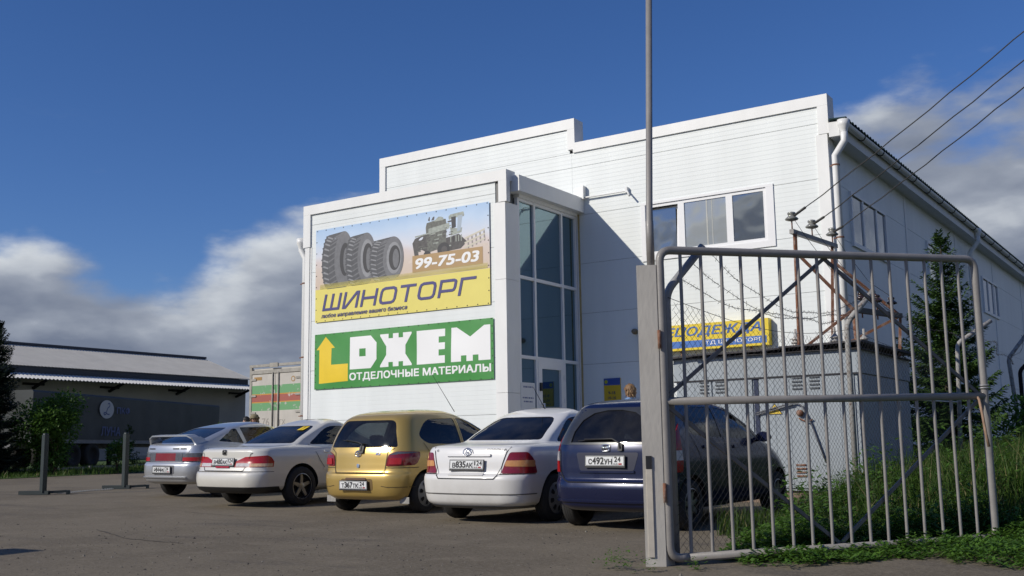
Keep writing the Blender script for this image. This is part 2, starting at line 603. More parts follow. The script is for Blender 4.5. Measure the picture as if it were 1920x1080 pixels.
def mat_asphalt():
    m = bpy.data.materials.new('worn_asphalt')
    m.use_nodes = True
    nt = m.node_tree
    b = nt.nodes['Principled BSDF']
    b.inputs['Roughness'].default_value = 0.92
    b.inputs['Specular IOR Level'].default_value = 0.25
    tc = nt.nodes.new('ShaderNodeTexCoord')

    def noise(scale, detail, rough, off=(0, 0, 0), st=(1, 1, 1)):
        mp = nt.nodes.new('ShaderNodeMapping'); mp.inputs['Location'].default_value = off
        mp.inputs['Scale'].default_value = st
        nt.links.new(tc.outputs['Object'], mp.inputs[0])
        n = nt.nodes.new('ShaderNodeTexNoise')
        n.inputs['Scale'].default_value = scale; n.inputs['Detail'].default_value = detail; n.inputs['Roughness'].default_value = rough
        nt.links.new(mp.outputs[0], n.inputs['Vector'])
        return n.outputs[0]

    def mix(f, a, c):
        x = nt.nodes.new('ShaderNodeMix'); x.data_type = 'RGBA'
        nt.links.new(f, x.inputs[0])
        for i, q in ((6, a), (7, c)):
            if isinstance(q, tuple): x.inputs[i].default_value = (*q, 1)
            else: nt.links.new(q, x.inputs[i])
        return x.outputs[2]

    def step(v, a, c, lo=0.0, hi=1.0):
        r = nt.nodes.new('ShaderNodeMapRange'); r.interpolation_type = 'SMOOTHSTEP'
        r.inputs[1].default_value = a; r.inputs[2].default_value = c; r.inputs[3].default_value = lo; r.inputs[4].default_value = hi
        nt.links.new(v, r.inputs[0])
        return r.outputs[0]
    big = noise(0.35, 5, 0.6)
    mid = noise(1.7, 6, 0.65, (3, 1, 0))
    streak = noise(0.8, 5, 0.6, (8, 2, 0), (0.45, 1.6, 1))
    fine = noise(26, 5, 0.8)
    c = mix(step(big, 0.42, 0.58), (0.138, 0.114, 0.080), (0.176, 0.147, 0.104))
    c = mix(step(mid, 0.50, 0.72, 0, 0.7), c, (0.215, 0.180, 0.130))
    c = mix(step(streak, 0.56, 0.70, 0, 0.65), c, (0.085, 0.074, 0.062))
    c = mix(step(fine, 0.42, 0.70, 0.0, 0.7), c, (0.26, 0.222, 0.168))
    fine2 = noise(45, 3, 0.7, (5, 5, 5))
    c = mix(step(fine2, 0.57, 0.68, 0.0, 0.75), c, (0.05, 0.045, 0.04))
    nt.links.new(c, b.inputs['Base Color'])
    bp = nt.nodes.new('ShaderNodeBump'); bp.inputs['Strength'].default_value = 0.55; bp.inputs['Distance'].default_value = 0.012
    ad = nt.nodes.new('ShaderNodeMath'); ad.operation = 'ADD'
    nt.links.new(fine, ad.inputs[0]); nt.links.new(mid, ad.inputs[1])
    nt.links.new(ad.outputs[0], bp.inputs['Height'])
    nt.links.new(bp.outputs[0], b.inputs['Normal'])
    return m


M_asph = mat_asphalt()
def cracks():
    rnd = random.Random(12)
    def line(pts, w):
        mb = MB()
        prev = None
        P_ = []
        for (a, b) in zip(pts[:-1], pts[1:]):
            n = max(2, int((Vector(b)-Vector(a)).length/.12))
            for k in range(n):
                q_ = Vector(a).lerp(Vector(b), k/n)+Vector((rnd.uniform(-.02, .02), rnd.uniform(-.02, .02)))
                P_.append(q_)
        for i, q_ in enumerate(P_):
            d = (P_[min(i+1, len(P_)-1)]-P_[max(i-1, 0)]).normalized(); n_ = Vector((-d.y, d.x))*w*rnd.uniform(.3, 1.2)/2
            for e_ in (q_+n_, q_-n_): mb.v.append((e_.x, e_.y, gz(e_.x, e_.y)+.004))
        for i in range(len(P_)-1):
            mb.f.append((2*i, 2*i+1, 2*i+3, 2*i+2)); mb.m.append(0); mb.sm.append(False)
        tag(mb.build('asphalt_crack', mat('crack_fill', (.062, .053, .043), .95, noise=.3, nscale=8)), None, None, None, 'structure')
    g = lambda px, py: tuple(at(px, py, 10))[:2]
    line([(-12.0, 8.6), (-10.6, 8.0), (-9.4, 7.9)], .025)
    line([(-8.4, 5.2), (-7.0, 5.0), (-5.9, 5.1), (-4.6, 4.7)], .022)
    line([(-13.5, 11.2), (-12.0, 10.9), (-11.0, 11.1)], .018)


cracks()
M_soil = mat('soil', (0.06, 0.06, 0.03), 0.95, col2=(0.045, 0.075, 0.02), nscale=0.6)
M_lawn = mat('lawn', (0.045, 0.085, 0.012), 0.9, noise=0.4, nscale=5, bump=0.5, bscale=25)
M_bank = mat('bank_soil', (0.035, 0.045, 0.015), 0.95, noise=0.5, nscale=3, bump=0.6, bscale=12)
far = [-1500, -700, -350, -180]
gx = far + frange(-120, 60, 3) + [110, 200, 400, 1500]
gy = far + frange(-80, 120, 3) + [180, 350, 700, 1800]
grid_sheet('ground', gx, gy, -0.07, M_soil, hf=gz0)
grid_sheet('parking_lot', frange(-29.9, 26, .65), frange(-24, 21.5, .65), 0.0, M_asph)
grid_sheet('rear_yard', frange(-29.9, -18.6, 1.0), frange(21.5, 70, 2.0), -0.004, M_asph)
grid_sheet('lawn', frange(-46, -29.9, 1.0), frange(4, 46, 1.0), 0.012, M_lawn)
grid_sheet('grass_bank', frange(-4.1, 9, 0.35), frange(10.3, 60, 0.5), 0.015, M_bank)

# kerb beyond the lawn strip
mb = MB()
for i in range(16):
    y = 8+i*2.0
    mb.box(-34.2, -34.02, y, y+1.96, gz(-34.1, y+1)-.1, gz(-34.1, y+1)+.15)
tag(mb.build('kerb', mat('kerb_concrete', (0.20, 0.20, 0.19), 0.8, noise=0.2)), None, None, None, 'structure')

# loose stones on the asphalt
def stones():
    rnd = random.Random(3)
    mb = MB()
    for i in range(2600):
        t = rnd.uniform(5.0, 15)
        s = rnd.uniform(-0.5, 0.35)*t
        x = s*math.cos(YAW)-t*math.sin(YAW); y = s*math.sin(YAW)+t*math.cos(YAW)
        if x > -4.2 and y > 8: continue
        r = rnd.uniform(0.004, 0.010)*(2.0 if rnd.random() < .06 else 1)
        z = gz(x, y)
        vs = [(x+r*math.cos(a+i)*rnd.uniform(.7, 1.2), y+r*math.sin(a+i)*rnd.uniform(.7, 1.2), z) for a in (0, 1.57, 3.14, 4.71)]
        vs.append((x, y, z+r*rnd.uniform(.6, 1.1)))
        mb.add(vs, [(0, 1, 4), (1, 2, 4), (2, 3, 4), (3, 0, 4)], rnd.choice((0, 0, 1)))
    o = mb.build('gravel', [mat('stone_dark', (0.05, 0.045, 0.04), 0.9), mat('stone_light', (0.20, 0.18, 0.15), 0.9)])
    tag(o, 'loose grit scattered over the worn asphalt', None, None, 'stuff')


stones()

# ================================================================== MAIN BUILDING
WY = 21.72          # front wall
WX = -6.51          # right side wall
BX0, BX1, BY = -18.377, -12.53, 18.71   # entrance block
SEAMS = [0.15, 0.58, 1.76, 2.95, 4.14, 5.32, 6.49, 7.67]
bld = empty('commercial_building', (-12.5, 22, 0.2),
            'white metal panel building with a projecting entrance block and stepped parapet', 'building')


def rows_y(mb, x0, x1, y, th, zs, openings=(), joints=()):
    g = 0.004
    for a, b in zip(zs[:-1], zs[1:]):
        cuts = [x0]+[j for j in joints if x0 < j < x1]+[x1]
        for c0, c1 in zip(cuts[:-1], cuts[1:]):
            segs = [(c0, c1)]
            for (ox0, ox1, oz0, oz1) in openings:
                if oz0 < b-.02 and oz1 > a+.02:
                    ns = []
                    for s0, s1 in segs:
                        if ox1 <= s0 or ox0 >= s1: ns.append((s0, s1)); continue
                        if ox0 > s0: ns.append((s0, ox0))
                        if ox1 < s1: ns.append((ox1, s1))
                    segs = ns
            for s0, s1 in segs:
                mb.box(s0+(g/2 if s0 != x0 else 0), s1-(g/2 if s1 != x1 else 0), y, y+th, a+g, b-g)


# front wall
WIN = (-10.71, -7.84, 5.32, 6.49)
mb = MB()
rows_y(mb, -18.5, -6.56, WY, .10, SEAMS+[8.03], [WIN], (-12.61,))
rows_y(mb, -18.5, -12.66, WY, .10, [8.03, 8.62])
mb.build('front_wall', M_panel, bld)
mb = MB()
mb.box(-18.49, WIN[0]-.02, WY+.02, WY+.36, 0, 8.02)
mb.box(WIN[1]+.02, -6.57, WY+.02, WY+.36, 0, 8.02)
mb.box(WIN[0]-.02, WIN[1]+.02, WY+.02, WY+.36, 0, WIN[2]-.02)
mb.box(WIN[0]-.02, WIN[1]+.02, WY+.02, WY+.36, WIN[3]+.02, 8.02)
mb.box(WIN[0]-.02, WIN[1]+.02, WY+.70, WY+.76, WIN[2]-.6, WIN[3]+.4)
mb.box(WIN[0]-.62, WIN[1]+.62, WY+.761, WY+.80, WIN[2]-.6, WIN[3]+.4)
mb.box(-18.49, -12.66, WY+.02, WY+.36, 8.03, 8.61)
mb.build('wall_core', M_gap, bld)
# side wall, left wall, back wall, roof
mb = MB()
def rows_x(mb, x, th, y0, y1, zs, joints):
    g = 0.004
    for a, b in zip(zs[:-1], zs[1:]):
        c = [y0]+list(joints)+[y1]
        for p, q in zip(c[:-1], c[1:]):
            mb.box(x-th, x, p+g/2, q-g/2, a+g, b-g)
rows_x(mb, WX, .1, 22.1, 64, SEAMS, (28.1, 34.1, 40.1, 46.1, 52.1, 58.1))
mb.box(WX-.2, WX-.02, 22.1, 64, 0, 7.66, 0)
mb.build('side_wall', M_panel, bld)
mb = MB()
mb.box(-18.5, -18.38, 22.1, 64, 0, 7.9)
mb.box(-18.5, -6.55, 64.0, 64.2, 0, 7.9)
build_each(mb, 'rear_wall', M_panel, bld)

# ribbed roof sheet, two slopes
def corrugated(mb, x0, z0, x1, z1, y0, y1, period, amp, m=0, th=0.02):
    n = int((y1-y0)/period*4)
    sh = (0, amp, amp, 0)
    for lay in (0,):
        base = len(mb.v)
        for i in range(n+1):
            y = y0+(y1-y0)*i/n
            h = sh[i % 4]
            mb.v += [(x0, y, z0+h), (x1, y, z1+h)]
        for i in range(n):
            a = base+2*i
            mb.f.append((a, a+1, a+3, a+2)); mb.m.append(m); mb.sm.append(False)
        base = len(mb.v)
        for i in range(n+1):
            y = y0+(y1-y0)*i/n
            h = sh[i % 4]-th
            mb.v += [(x0, y, z0+h), (x1, y, z1+h)]
        for i in range(n):
            a = base+2*i
            mb.f.append((a, a+2, a+3, a+1)); mb.m.append(m); mb.sm.append(False)
mb = MB()
corrugated(mb, -6.05, 7.66, -12.5, 8.0, 22.11, 64.5, 0.22, 0.045)
corrugated(mb, -6.05, 7.66, -6.41, 7.68, 21.62, 22.10, 0.22, 0.045)
corrugated(mb, -12.5, 8.0, -18.9, 7.66, 22.05, 64.5, 0.22, 0.045)
mb.build('roof', M_roof, bld)
# boxed eave
mb = MB()
mb.box(WX, -6.19, 22.12, 64, 7.32, 7.635)
mb.box(-6.415, -6.192, 21.66, 22.118, 7.322, 7.633)
build_each(mb, 'eave', mat('eave_white', (0.72, 0.72, 0.70), 0.5, noise=0.08), bld)
# gutter: half round
mb = MB()
prof = []
n = 8
for yy in (21.62, 64.2):
    for k in range(n+1):
        a = math.pi*k/n
        prof.append((-6.11+.075*math.cos(math.pi+a), yy, 7.60+.085*math.sin(math.pi+a)))
fs = [(k, k+1, n+1+k+1, n+1+k) for k in range(n)] + [tuple(range(n+1))]
mb.add(prof, fs, 0)
g_o = mb.build('gutter', M_pipe, bld)
mb = MB()
for i in range(26):
    y = 23.0+i*1.5
    mb.tube([(-6.19, y, 7.6)]+[(-6.11+.082*math.cos(math.pi+math.pi*k/6), y, 7.595+.092*math.sin(math.pi+math.pi*k/6)) for k in range(7)], .012, 4)
build_each(mb, 'bracket', M_black, g_o)


def downpipe(pts, clamps, label=None):
    mb = MB()
    mb.tube(pts, .075, 14)
    o = mb.build('downpipe', M_pipe, bld)
    mb = MB()
    a = Vector(pts[0])
    mb.lathe(a+Vector((0, 0, .02)), (0, 0, -1), [(.0, -.10), (.125, -.10), (.12, .02), (.08, .10), (.076, .16)], 14)
    mb.build('funnel', M_pipe, o)
    mb = MB()
    for c in clamps:
        mb.lathe(Vector((pts[-1][0], pts[-1][1], c-.015)), (0, 0, 1), [(.076, 0), (.083, 0), (.083, .03), (.076, .03)], 14, 0, False)
        mb.beam((pts[-1][0]-.18, pts[-1][1]+.02, c), (pts[-1][0], pts[-1][1]+.02, c), .02, .02)
    build_each(mb, 'clamp', M_rust, o)
    return o


downpipe([(-6.11, 21.68, 7.52), (-6.11, 21.68, 7.20), (-6.325, 21.70, 6.92), (-6.325, 21.70, 0.5)], (6.72, 5.2, 3.6, 2.0))
downpipe([(-6.11, 35.6, 7.52), (-6.11, 35.6, 7.25), (-6.38, 35.6, 6.9), (-6.38, 35.6, 0.5)], (6.6, 5.0))

# parapet trim
mb = MB()
mb.box(-12.55, -6.42, WY-.042, WY+.38, 8.03, 8.27)
mb.box(-6.64, -6.42, WY-.040, WY+.385, 7.42, 8.03)
mb.box(-18.60, -12.50, WY-.042, WY+.38, 8.63, 8.88)
mb.box(-12.70, -12.50, WY-.040, WY+.385, 8.12, 8.63)
mb.box(-18.60, -18.40, WY-.040, WY+.385, 7.0, 8.63)
build_each(mb, 'parapet_trim', M_trim, bld)
mb = MB()
mb.box(-6.70, -6.46, WY-.030, WY+.375, 0.15, 7.418)
mb.box(-18.56, -18.38, WY-.03, WY+.375, 0.15, 6.99)
mb.box(-12.515, -12.475, WY-.02, WY+.0, 0.6, 6.5)
build_each(mb, 'corner_trim', M_trim, bld)
# mastic strip where the glazing meets the wall
mb = MB(); mb.box(-12.475, -12.44, WY-.03, WY-.002, .7, 6.5)
mb.build('sealant_strip', mat('mastic', (0.42, 0.33, 0.15), .8, noise=.25), bld)

# front window
x0, x1, z0, z1 = WIN
mb = MB()
mb.box(x0-.10, x1+.16, WY-.03, WY+.016, z0-.13, z0+.005)
mb.box(x0-.10, x1+.16, WY-.03, WY+.016, z1-.005, z1+.05)
mb.box(x0-.10, x0+.005, WY-.028, WY+.016, z0+.005, z1-.005)
mb.box(x1-.005, x1+.16, WY-.028, WY+.016, z0+.005, z1-.005)
fr = mb.build('window', M_pvc, bld)
mb = MB()
f = .075
for a, b in ((x0, x0+.88), (x0+.88, x0+2.02), (x0+2.02, x1)):
    mb.box(a, a+f, WY+.0, WY+.05, z0, z1); mb.box(b-f, b, WY+.0, WY+.05, z0, z1)
    mb.box(a+f, b-f, WY+.0, WY+.05, z0, z0+f); mb.box(a+f, b-f, WY+.0, WY+.05, z1-f, z1)
build_each(mb, 'frame', M_pvc, fr)
M_pane2 = mat_mirror_glass('curtained_glass', (0.95, 0.98, 1.0), 0.22, base=(0.30, 0.31, 0.29), wave=.3)
for a, b, m in ((x0+.89, x0+2.01, M_pane2), (x0+2.02, x1-.05, M_wglass)):
    mb = MB(); mb.box(a, b, WY+.024, WY+.030, z0+.05, z1-.05)
    mb.build('pane', m, fr)
mb = MB(); mb.box(x0+.03, x0+.70, WY+.115, WY+.121, z0+.05, z1-.12)
mb.build('pane', M_wglass, fr)
# the left sash is tilted inwards
mb = MB()
mb.beam((x0+.80, WY+.03, z0+.04), (x0+.78, WY+.16, z1-.10), .10, .05)
mb.beam((x0+.03, WY+.16, z1-.12), (x0+.80, WY+.16, z1-.12), .05, .08)
mb.build('casement', M_pvc, fr)
mb = MB()
nx_ = 60
for j in (0, 1):
    for i in range(nx_+1):
        u = i/nx_
        mb.v.append((x0+.90+1.10*u, WY+.085+.022*math.sin(u*70)*(1 if abs(u-.55) < .22 else .25), (z0+.02, z1+.05)[j]))
for i in range(nx_): mb.f.append((i, i+1, nx_+2+i, nx_+1+i)); mb.m.append(0); mb.sm.append(True)
mb.box(x0+1.47, x0+1.50, WY+.0205, WY+.0225, z0+.08, z1-.08)
mb.box(x0+1.60, x0+1.615, WY+.0205, WY+.0225, z0+.08, z1-.08)
mb.build('curtain', mat('curtain', (0.50, 0.50, 0.46), .9, noise=.15, nscale=5), fr)

# side windows
def side_window(y0, y1, z0, z1, div):
    mb = MB()
    X = WX
    for (a, b, c, d) in ((y0-.08, y1+.08, z0-.09, z0), (y0-.08, y1+.08, z1, z1+.06), (y0-.08, y0, z0, z1), (y1, y1+.08, z0, z1)):
        mb.box(X-.01, X+.05, a, b, c, d)
    for d in div:
        mb.box(X-.01, X+.04, d-.05, d+.05, z0, z1)
    o = mb.build('window', M_pvc, bld)
    mb = MB(); mb.box(X-.01, X+.012, y0, y1, z0, z1)
    mb.build('pane', M_wglass, o)
side_window(23.25, 25.95, 5.36, 6.42, (24.1, 25.2))
side_window(30.3, 31.3, 5.36, 6.42, ())
side_window(38.0, 40.6, 5.36, 6.42, (38.9, 39.8))
mb = MB()
for y in (28.1, 34.1, 40.1, 46.1):
    mb.box(WX-.01, WX+.018, y-.07, y+.07, .3, 7.31)
build_each(mb, 'joint_strip', M_trim, bld)

# wall bracket and siren
mb = MB()
mb.tube([(-12.25, WY-.07, 6.88), (-11.12, WY-.07, 6.88), (-11.0, WY-.2, 6.72)], .022, 8)
mb.box(-12.29, -12.24, WY-.14, WY, 6.84, 7.16)
mb.box(-11.16, -11.11, WY-.10, WY, 6.84, 6.97)
mb.build('wall_bracket', M_trim, bld)
mb = MB()
mb.lathe((-11.06, WY, 3.62), (0, -1, 0), [(.0, .10), (.05, .10), (.065, .06), (.065, 0)], 16)
mb.build('siren', mat('old_brass', (0.25, 0.20, 0.13), .5, .3, noise=.2), bld)

# ---- entrance block
mb = MB()
rows_y(mb, BX0+.1, BX1-.26, BY, .10, [.15, .58, 1.76, 2.95, 4.14, 5.32, 6.49, 6.75])
mb.box(BX0+.02, BX0+.10, BY+.12, WY-.03, .15, 6.74)
mb.build('front_wall', M_panel, bld)
mb = MB()
mb.box(BX0+.11, BX1-.10, BY+.02, WY-.05, .1, 6.73)
mb.build('wall_core', M_gap, bld)
mb = MB()
mb.box(BX0-.06, BX1+.06, BY-.045, BY+.30, 6.75, 6.98)
mb.box(BX0-.06, BX0+.17, BY-.043, BY+.30, 5.95, 6.75)
mb.box(BX1-.15, BX1+.06, BY-.043, BY+.10, 6.28, 6.75)
mb.box(BX0-.06, BX0+.10, BY+.30, WY-.08, 6.75, 6.90)
build_each(mb, 'parapet_trim', M_trim, bld)
mb = MB()
mb.box(BX0-.005, BX0+.14, BY-.025, BY+.10, .15, 5.945)
mb.box(BX0+.16, BX0+.20, BY-.012, BY+.02, .15, 5.945)
# right corner cladding in three lengths
for a, b in ((.15, 2.2), (2.206, 4.6), (4.606, 6.275)):
    mb.box(BX1-.28, BX1+.012, BY-.028, BY+.46, a, b)
build_each(mb, 'corner_trim', M_trim, bld)
# roof edge box over the glazing
mb = MB()
mb.box(BX1-.4, BX1+.23, BY+.20, WY-.01, 6.53, 6.88)
mb.box(BX1-.4, BX1+.05, BY+.47, WY-.01, 6.46, 6.53)
mb.build('canopy', M_trim, bld)
# glazing
GY0, GY1 = BY+.46, WY-.03
gl = MB()
gl.box(BX1-.05, BX1-.04, GY0, GY1, .72, 6.46)
glz = gl.build('glazing', M_bglass, bld)
mb = MB()
FX0, FX1 = BX1-.07, BX1+.01
for y in (GY0+.03, 19.85, 21.03, GY1-.03):
    mb.box(FX0, FX1, y-.035, y+.035, .68, 6.46)
for z in (2.99, 4.72, 6.43):
    for a, b in ((GY0+.065, 19.815), (19.885, 20.995), (21.065, GY1-.065)):
        mb.box(FX0, FX1-.004, a, b, z-.035, z+.035)
for a, b in ((GY0+.065, 19.815), (21.065, GY1-.065)):
    mb.box(FX0, FX1-.004, a, b, .68, .78)
build_each(mb, 'mullion', M_pvc, glz)
mb = MB()
dy0, dy1, dz1 = 19.886, 20.994, 2.955
mb.box(FX0, FX1+.012, dy0, dy0+.15, .70, dz1); mb.box(FX0, FX1+.012, dy1-.15, dy1, .70, dz1)
mb.box(FX0, FX1+.012, dy0+.15, dy1-.15, dz1-.18, dz1); mb.box(FX0, FX1+.012, dy0+.15, dy1-.15, .70, .95)
dr = mb.build('door', M_pvc, bld)
mb = MB()
mb.tube([(FX1+.01, dy0+.10, 2.0), (FX1+.09, dy0+.10, 2.0), (FX1+.09, dy0+.10, 1.4), (FX1+.01, dy0+.10, 1.4)], .018, 8)
mb.build('handle', M_pvc, dr)
mb = MB()
mb.box(FX1+.012, FX1+.05, dy0+.03, dy0+.10, 2.28, 2.46)
mb.build('lock', M_black, dr)
mb = MB()
for z in (2.62, 2.1):
    mb.box(FX1+.012, FX1+.03, dy1-.05, dy1+.02, z-.05, z+.05)
build_each(mb, 'hinge', M_trim, dr)
# porch with steps in front of the door
mb = MB()
mb.box(-12.5, -9.6, 19.0, WY-.001, 0.1, .66)
mb.box(-9.6, -9.3, 19.0, WY-.001, 0.1, .49)
mb.box(-9.3, -9.0, 19.0, WY-.001, 0.1, .36)
mb.build('porch', mat('porch_concrete', (0.28, 0.27, 0.25), .85, noise=.15), bld)
# block downpipe, left
o = downpipe([(-18.62, 18.80, 6.10), (-18.62, 18.80, 5.93), (-18.48, 18.80, 5.72), (-18.48, 18.80, .4)], (5.1, 3.3, 1.9))
mb = MB(); mb.beam((-18.62, 18.80, 6.12), (-18.36, 18.80, 6.20), .12, .10)
mb.build('outlet', M_pipe, o)

# ---- signs on the building
M_paper = mat('paper', (0.72, 0.73, 0.74), .7, noise=.03)
mb = MB(); mb.box(BX1+.014, BX1+.02, 19.17, 19.73, 1.86, 2.44)
o = empty('paper_notice', (BX1+.014, 19.45, 1.86), 'white paper notice stuck beside the glazed entrance door', 'notice')
mb.build('sheet', M_paper, o)
mb = MB()
for z, w, h in ((2.33, .36, .035), (2.10, .42, .03), (2.02, .34, .03)):
    y = 19.45-w/2
    k = 0
    while y < 19.45+w/2-.02:
        l = (.05, .09, .03, .07)[k % 4]
        mb.box(BX1+.02, BX1+.0215, y, min(y+l, 19.45+w/2), z, z+h); y += l+.02; k += 1
mb.build('printing', mat('notice_ink', (0.12, 0.15, 0.30), .6), o)

o = empty('opening_hours_board', (-11.68, WY-.03, 2.02), 'small yellow opening hours board with a blue header beside the entrance', 'sign')
mb = MB(); mb.box(-11.89, -11.47, WY-.03, WY, 2.02, 2.60)
mb.box(-11.89, -11.47, WY-.032, WY-.03, 2.44, 2.60, 1)
mb.build('board', [mat('board_yellow', (0.62, 0.42, 0.015), .5), mat('board_blue', (0.03, 0.08, 0.33), .5)], o)
mb = MB()
MP = lambda y: (lambda a, b: (a, y, b))
mb.poly2d([(-11.83+.042*math.cos(k*.4), 2.52+.045*math.sin(k*.4)) for k in range(16)], [], MP(WY-.034), 1)
put_text(mb, "9-18", -11.78, -11.60, 2.235, 2.30, MP(WY-.034), 0, .02)
put_text(mb, "10-16", -11.79, -11.59, 2.125, 2.185, MP(WY-.034), 0, .02)
for k in range(7):
    mb.box(-11.82+k*.036, -11.795+k*.036, WY-.034, WY-.031, 2.06, 2.08, 2 if k == 6 else 0)
mb.build('lettering', [mat('board_ink', (0.03, 0.04, 0.10), .5), mat('board_lime', (0.45, 0.45, 0.02), .5), mat('board_red', (0.5, .03, .02), .5)], o)

# workwear sign (left end of the word is behind the gate post)
SX0, SX1, SZ0, SZ1 = -10.86, -7.87, 3.10, 3.66
o = empty('shop_sign', (-9.3, WY-.2, SZ0), 'long yellow and blue workwear lightbox sign on the white wall above the kiosk', 'sign')
mb = MB(); mb.box(SX0, SX1, WY-.20, WY-.02, SZ0, SZ1)
mb.box(SX0+.03, SX1-.05, WY-.203, WY-.20, SZ0+.05, SZ0+.20, 1)
mb.build('lightbox', [mat('sign_yellow', (0.78, 0.58, 0.03), .4, noise=.05), mat('sign_blue', (0.06, 0.17, 0.50), .4)], o)
mb = MB()
put_text(mb, "СПЕЦОДЕЖДА", SX0+.10, SX1-.17, SZ0+.27, SZ0+.50, MP(WY-.206), 0, .018, .25)
put_text(mb, "ТД ШИНОТОРГ", SX1-1.42, SX1-.14, SZ0+.08, SZ0+.17, MP(WY-.206), 1, .01)
mb.build('lettering', [mat('sign_ink', (0.07, 0.16, 0.42), .4), M_white], o)
mb = MB()
for x in (-9.9, -9.1, -8.3):
    mb.beam((x, WY-.1, SZ0-.09), (x, WY-.02, SZ0-.09), .03, .03); mb.beam((x, WY-.1, SZ0-.10), (x, WY-.1, SZ0), .03, .03)
build_each(mb, 'bracket', M_rust, o)

# ---- banners
def lerp(a, b, t): return a+(b-a)*t


def banner_base(name, label, x0, x1, z0, z1, mats, nx=24, nz=10, amp=.010, seed=1, split=None):
    """hung sheet with eyelets and slight waves; returns root and map(u,v,layer) with v measured from the top"""
    o = empty(name, ((x0+x1)/2, BY-.03, z0), label, 'banner')
    rnd = random.Random(seed)
    ph = [rnd.uniform(0, 6) for _ in range(4)]

    def yy(u, v):
        e = min(1, 6*min(u, 1-u, v, 1-v)+.2)
        return BY-.030-amp*e*(math.sin(9*u+4*v+ph[0])*.5+math.sin(17*u-7*v+ph[1])*.3+math.sin(5*v+ph[2])*.3+.6)

    def mp(u, v, lay=0.0):
        return (lerp(x0, x1, u), yy(u, v)-.0005*lay, lerp(z1, z0, v))
    mb = MB()
    for j in range(nz+1):
        for i in range(nx+1):
            mb.v.append(mp(i/nx, j/nz))
    for j in range(nz):
        for i in range(nx):
            a = j*(nx+1)+i
            mb.f.append((a, a+nx+1, a+nx+2, a+1)); mb.m.append(0 if split is None or (j+.5)/nz < split else 1); mb.sm.append(True)
    mb.build('sheet', mats, o)
    mb = MB()
    for i in range(19):
        for v in (.012, .988):
            p = mp(.01+.98*i/18, v, 2)
            mb.lathe(p, (0, -1, 0), [(.0, .004), (.012, .004), (.016, .0)], 6)
    for i in range(1, 8):
        for u in (.006, .994):
            p = mp(u, .012+.976*i/8, 2)
            mb.lathe(p, (0, -1, 0), [(.0, .004), (.012, .004), (.016, .0)], 6)
    mb.build('eyelet', M_black, o)
    return o, mp


def gridded(mb, poly, mp, lay, m, cell=.05):
    """polygon in u,v laid onto the waving sheet: cut into cells so that it follows the waves"""
    bm = bmesh.new()
    vs = [bm.verts.new((a, b, 0)) for a, b in poly]
    for i in range(len(vs)): bm.edges.new((vs[i], vs[(i+1) % len(vs)]))
    bmesh.ops.triangle_fill(bm, use_beauty=True, edges=bm.edges[:], normal=(0, 0, 1))
    us = [p[0] for p in poly]; ws = [p[1] for p in poly]
    for ax, lo, hi in ((0, min(us), max(us)), (1, min(ws), max(ws))):
        k = math.ceil(lo/cell)
        while k*cell < hi:
            co = (k*cell, 0, 0) if ax == 0 else (0, k*cell, 0)
            no = (1, 0, 0) if ax == 0 else (0, 1, 0)
            bmesh.ops.bisect_plane(bm, geom=bm.verts[:]+bm.edges[:]+bm.faces[:], plane_co=co, plane_no=no)
            k += 1
    bm.verts.index_update()
    mb.add([mp(v.co.x, v.co.y, lay) for v in bm.verts], [tuple(v.index for v in f.verts) for f in bm.faces], m, False)
    bm.free()


def mat_field():
    """printed picture: pale blue sky over a dusty straw field (a print on the banner itself)"""
    m = bpy.data.materials.new('printed_field')
    m.use_nodes = True
    nt = m.node_tree
    b = nt.nodes['Principled BSDF']; b.inputs['Roughness'].default_value = .5
    tc = nt.nodes.new('ShaderNodeTexCoord')
    sp = nt.nodes.new('ShaderNodeSeparateXYZ'); nt.links.new(tc.outputs['Object'], sp.inputs[0])
    n = nt.nodes.new('ShaderNodeTexNoise'); n.inputs['Scale'].default_value = 1.6; n.inputs['Detail'].default_value = 6
    nt.links.new(tc.outputs['Object'], n.inputs['Vector'])
    ma = nt.nodes.new('ShaderNodeMath'); ma.operation = 'MULTIPLY_ADD'; ma.inputs[1].default_value = .35
    nt.links.new(n.outputs[0], ma.inputs[0]); nt.links.new(sp.outputs[2], ma.inputs[2])
    mr = nt.nodes.new('ShaderNodeMapRange'); mr.inputs[1].default_value = 1.0; mr.inputs[2].default_value = 2.5
    nt.links.new(ma.outputs[0], mr.inputs[0])
    r = nt.nodes.new('ShaderNodeValToRGB'); nt.links.new(mr.outputs[0], r.inputs[0])
    e = r.color_ramp.elements
    e[0].position = 0; e[0].color = (.62, .50, .40, 1)
    e[1].position = 1; e[1].color = (.33, .50, .74, 1)
    for p, c in ((.28, (.64, .54, .47, 1)), (.42, (.66, .58, .56, 1)), (.52, (.66, .68, .74, 1)), (.75, (.50, .63, .80, 1))):
        q = e.new(p); q.color = c
    nt.links.new(r.outputs[0], b.inputs['Base Color'])
    return m


M_ban_y = mat('banner_yellow', (0.76, 0.66, 0.16), .5, noise=.03)
P1, mp1 = banner_base('tyre_shop_banner', 'banner picturing three tyres and a combine harvester, with a phone number and yellow strip',
                      -18.02, -12.93, 4.09, 6.33, [mat_field(), M_ban_y], 80, 40, .006, 2, .645)
# --- tyres
M_t1 = mat('print_tyre_dark', (.085, .088, .097), .6, noise=.3, nscale=9)
M_t2 = mat('print_tyre_mid', (.16, .163, .175), .6, noise=.2, nscale=9)
M_t3 = mat('print_tyre_light', (.27, .275, .29), .6, noise=.2, nscale=9)
M_t4 = mat('print_tyre_hole', (.045, .045, .05), .6)
mb = MB()


def ell(cu, cv, ru, rv, n=28, a0=0, a1=2*math.pi):
    return [(cu+ru*math.cos(a0+(a1-a0)*k/n), cv+rv*math.sin(a0+(a1-a0)*k/n)) for k in range(n)]


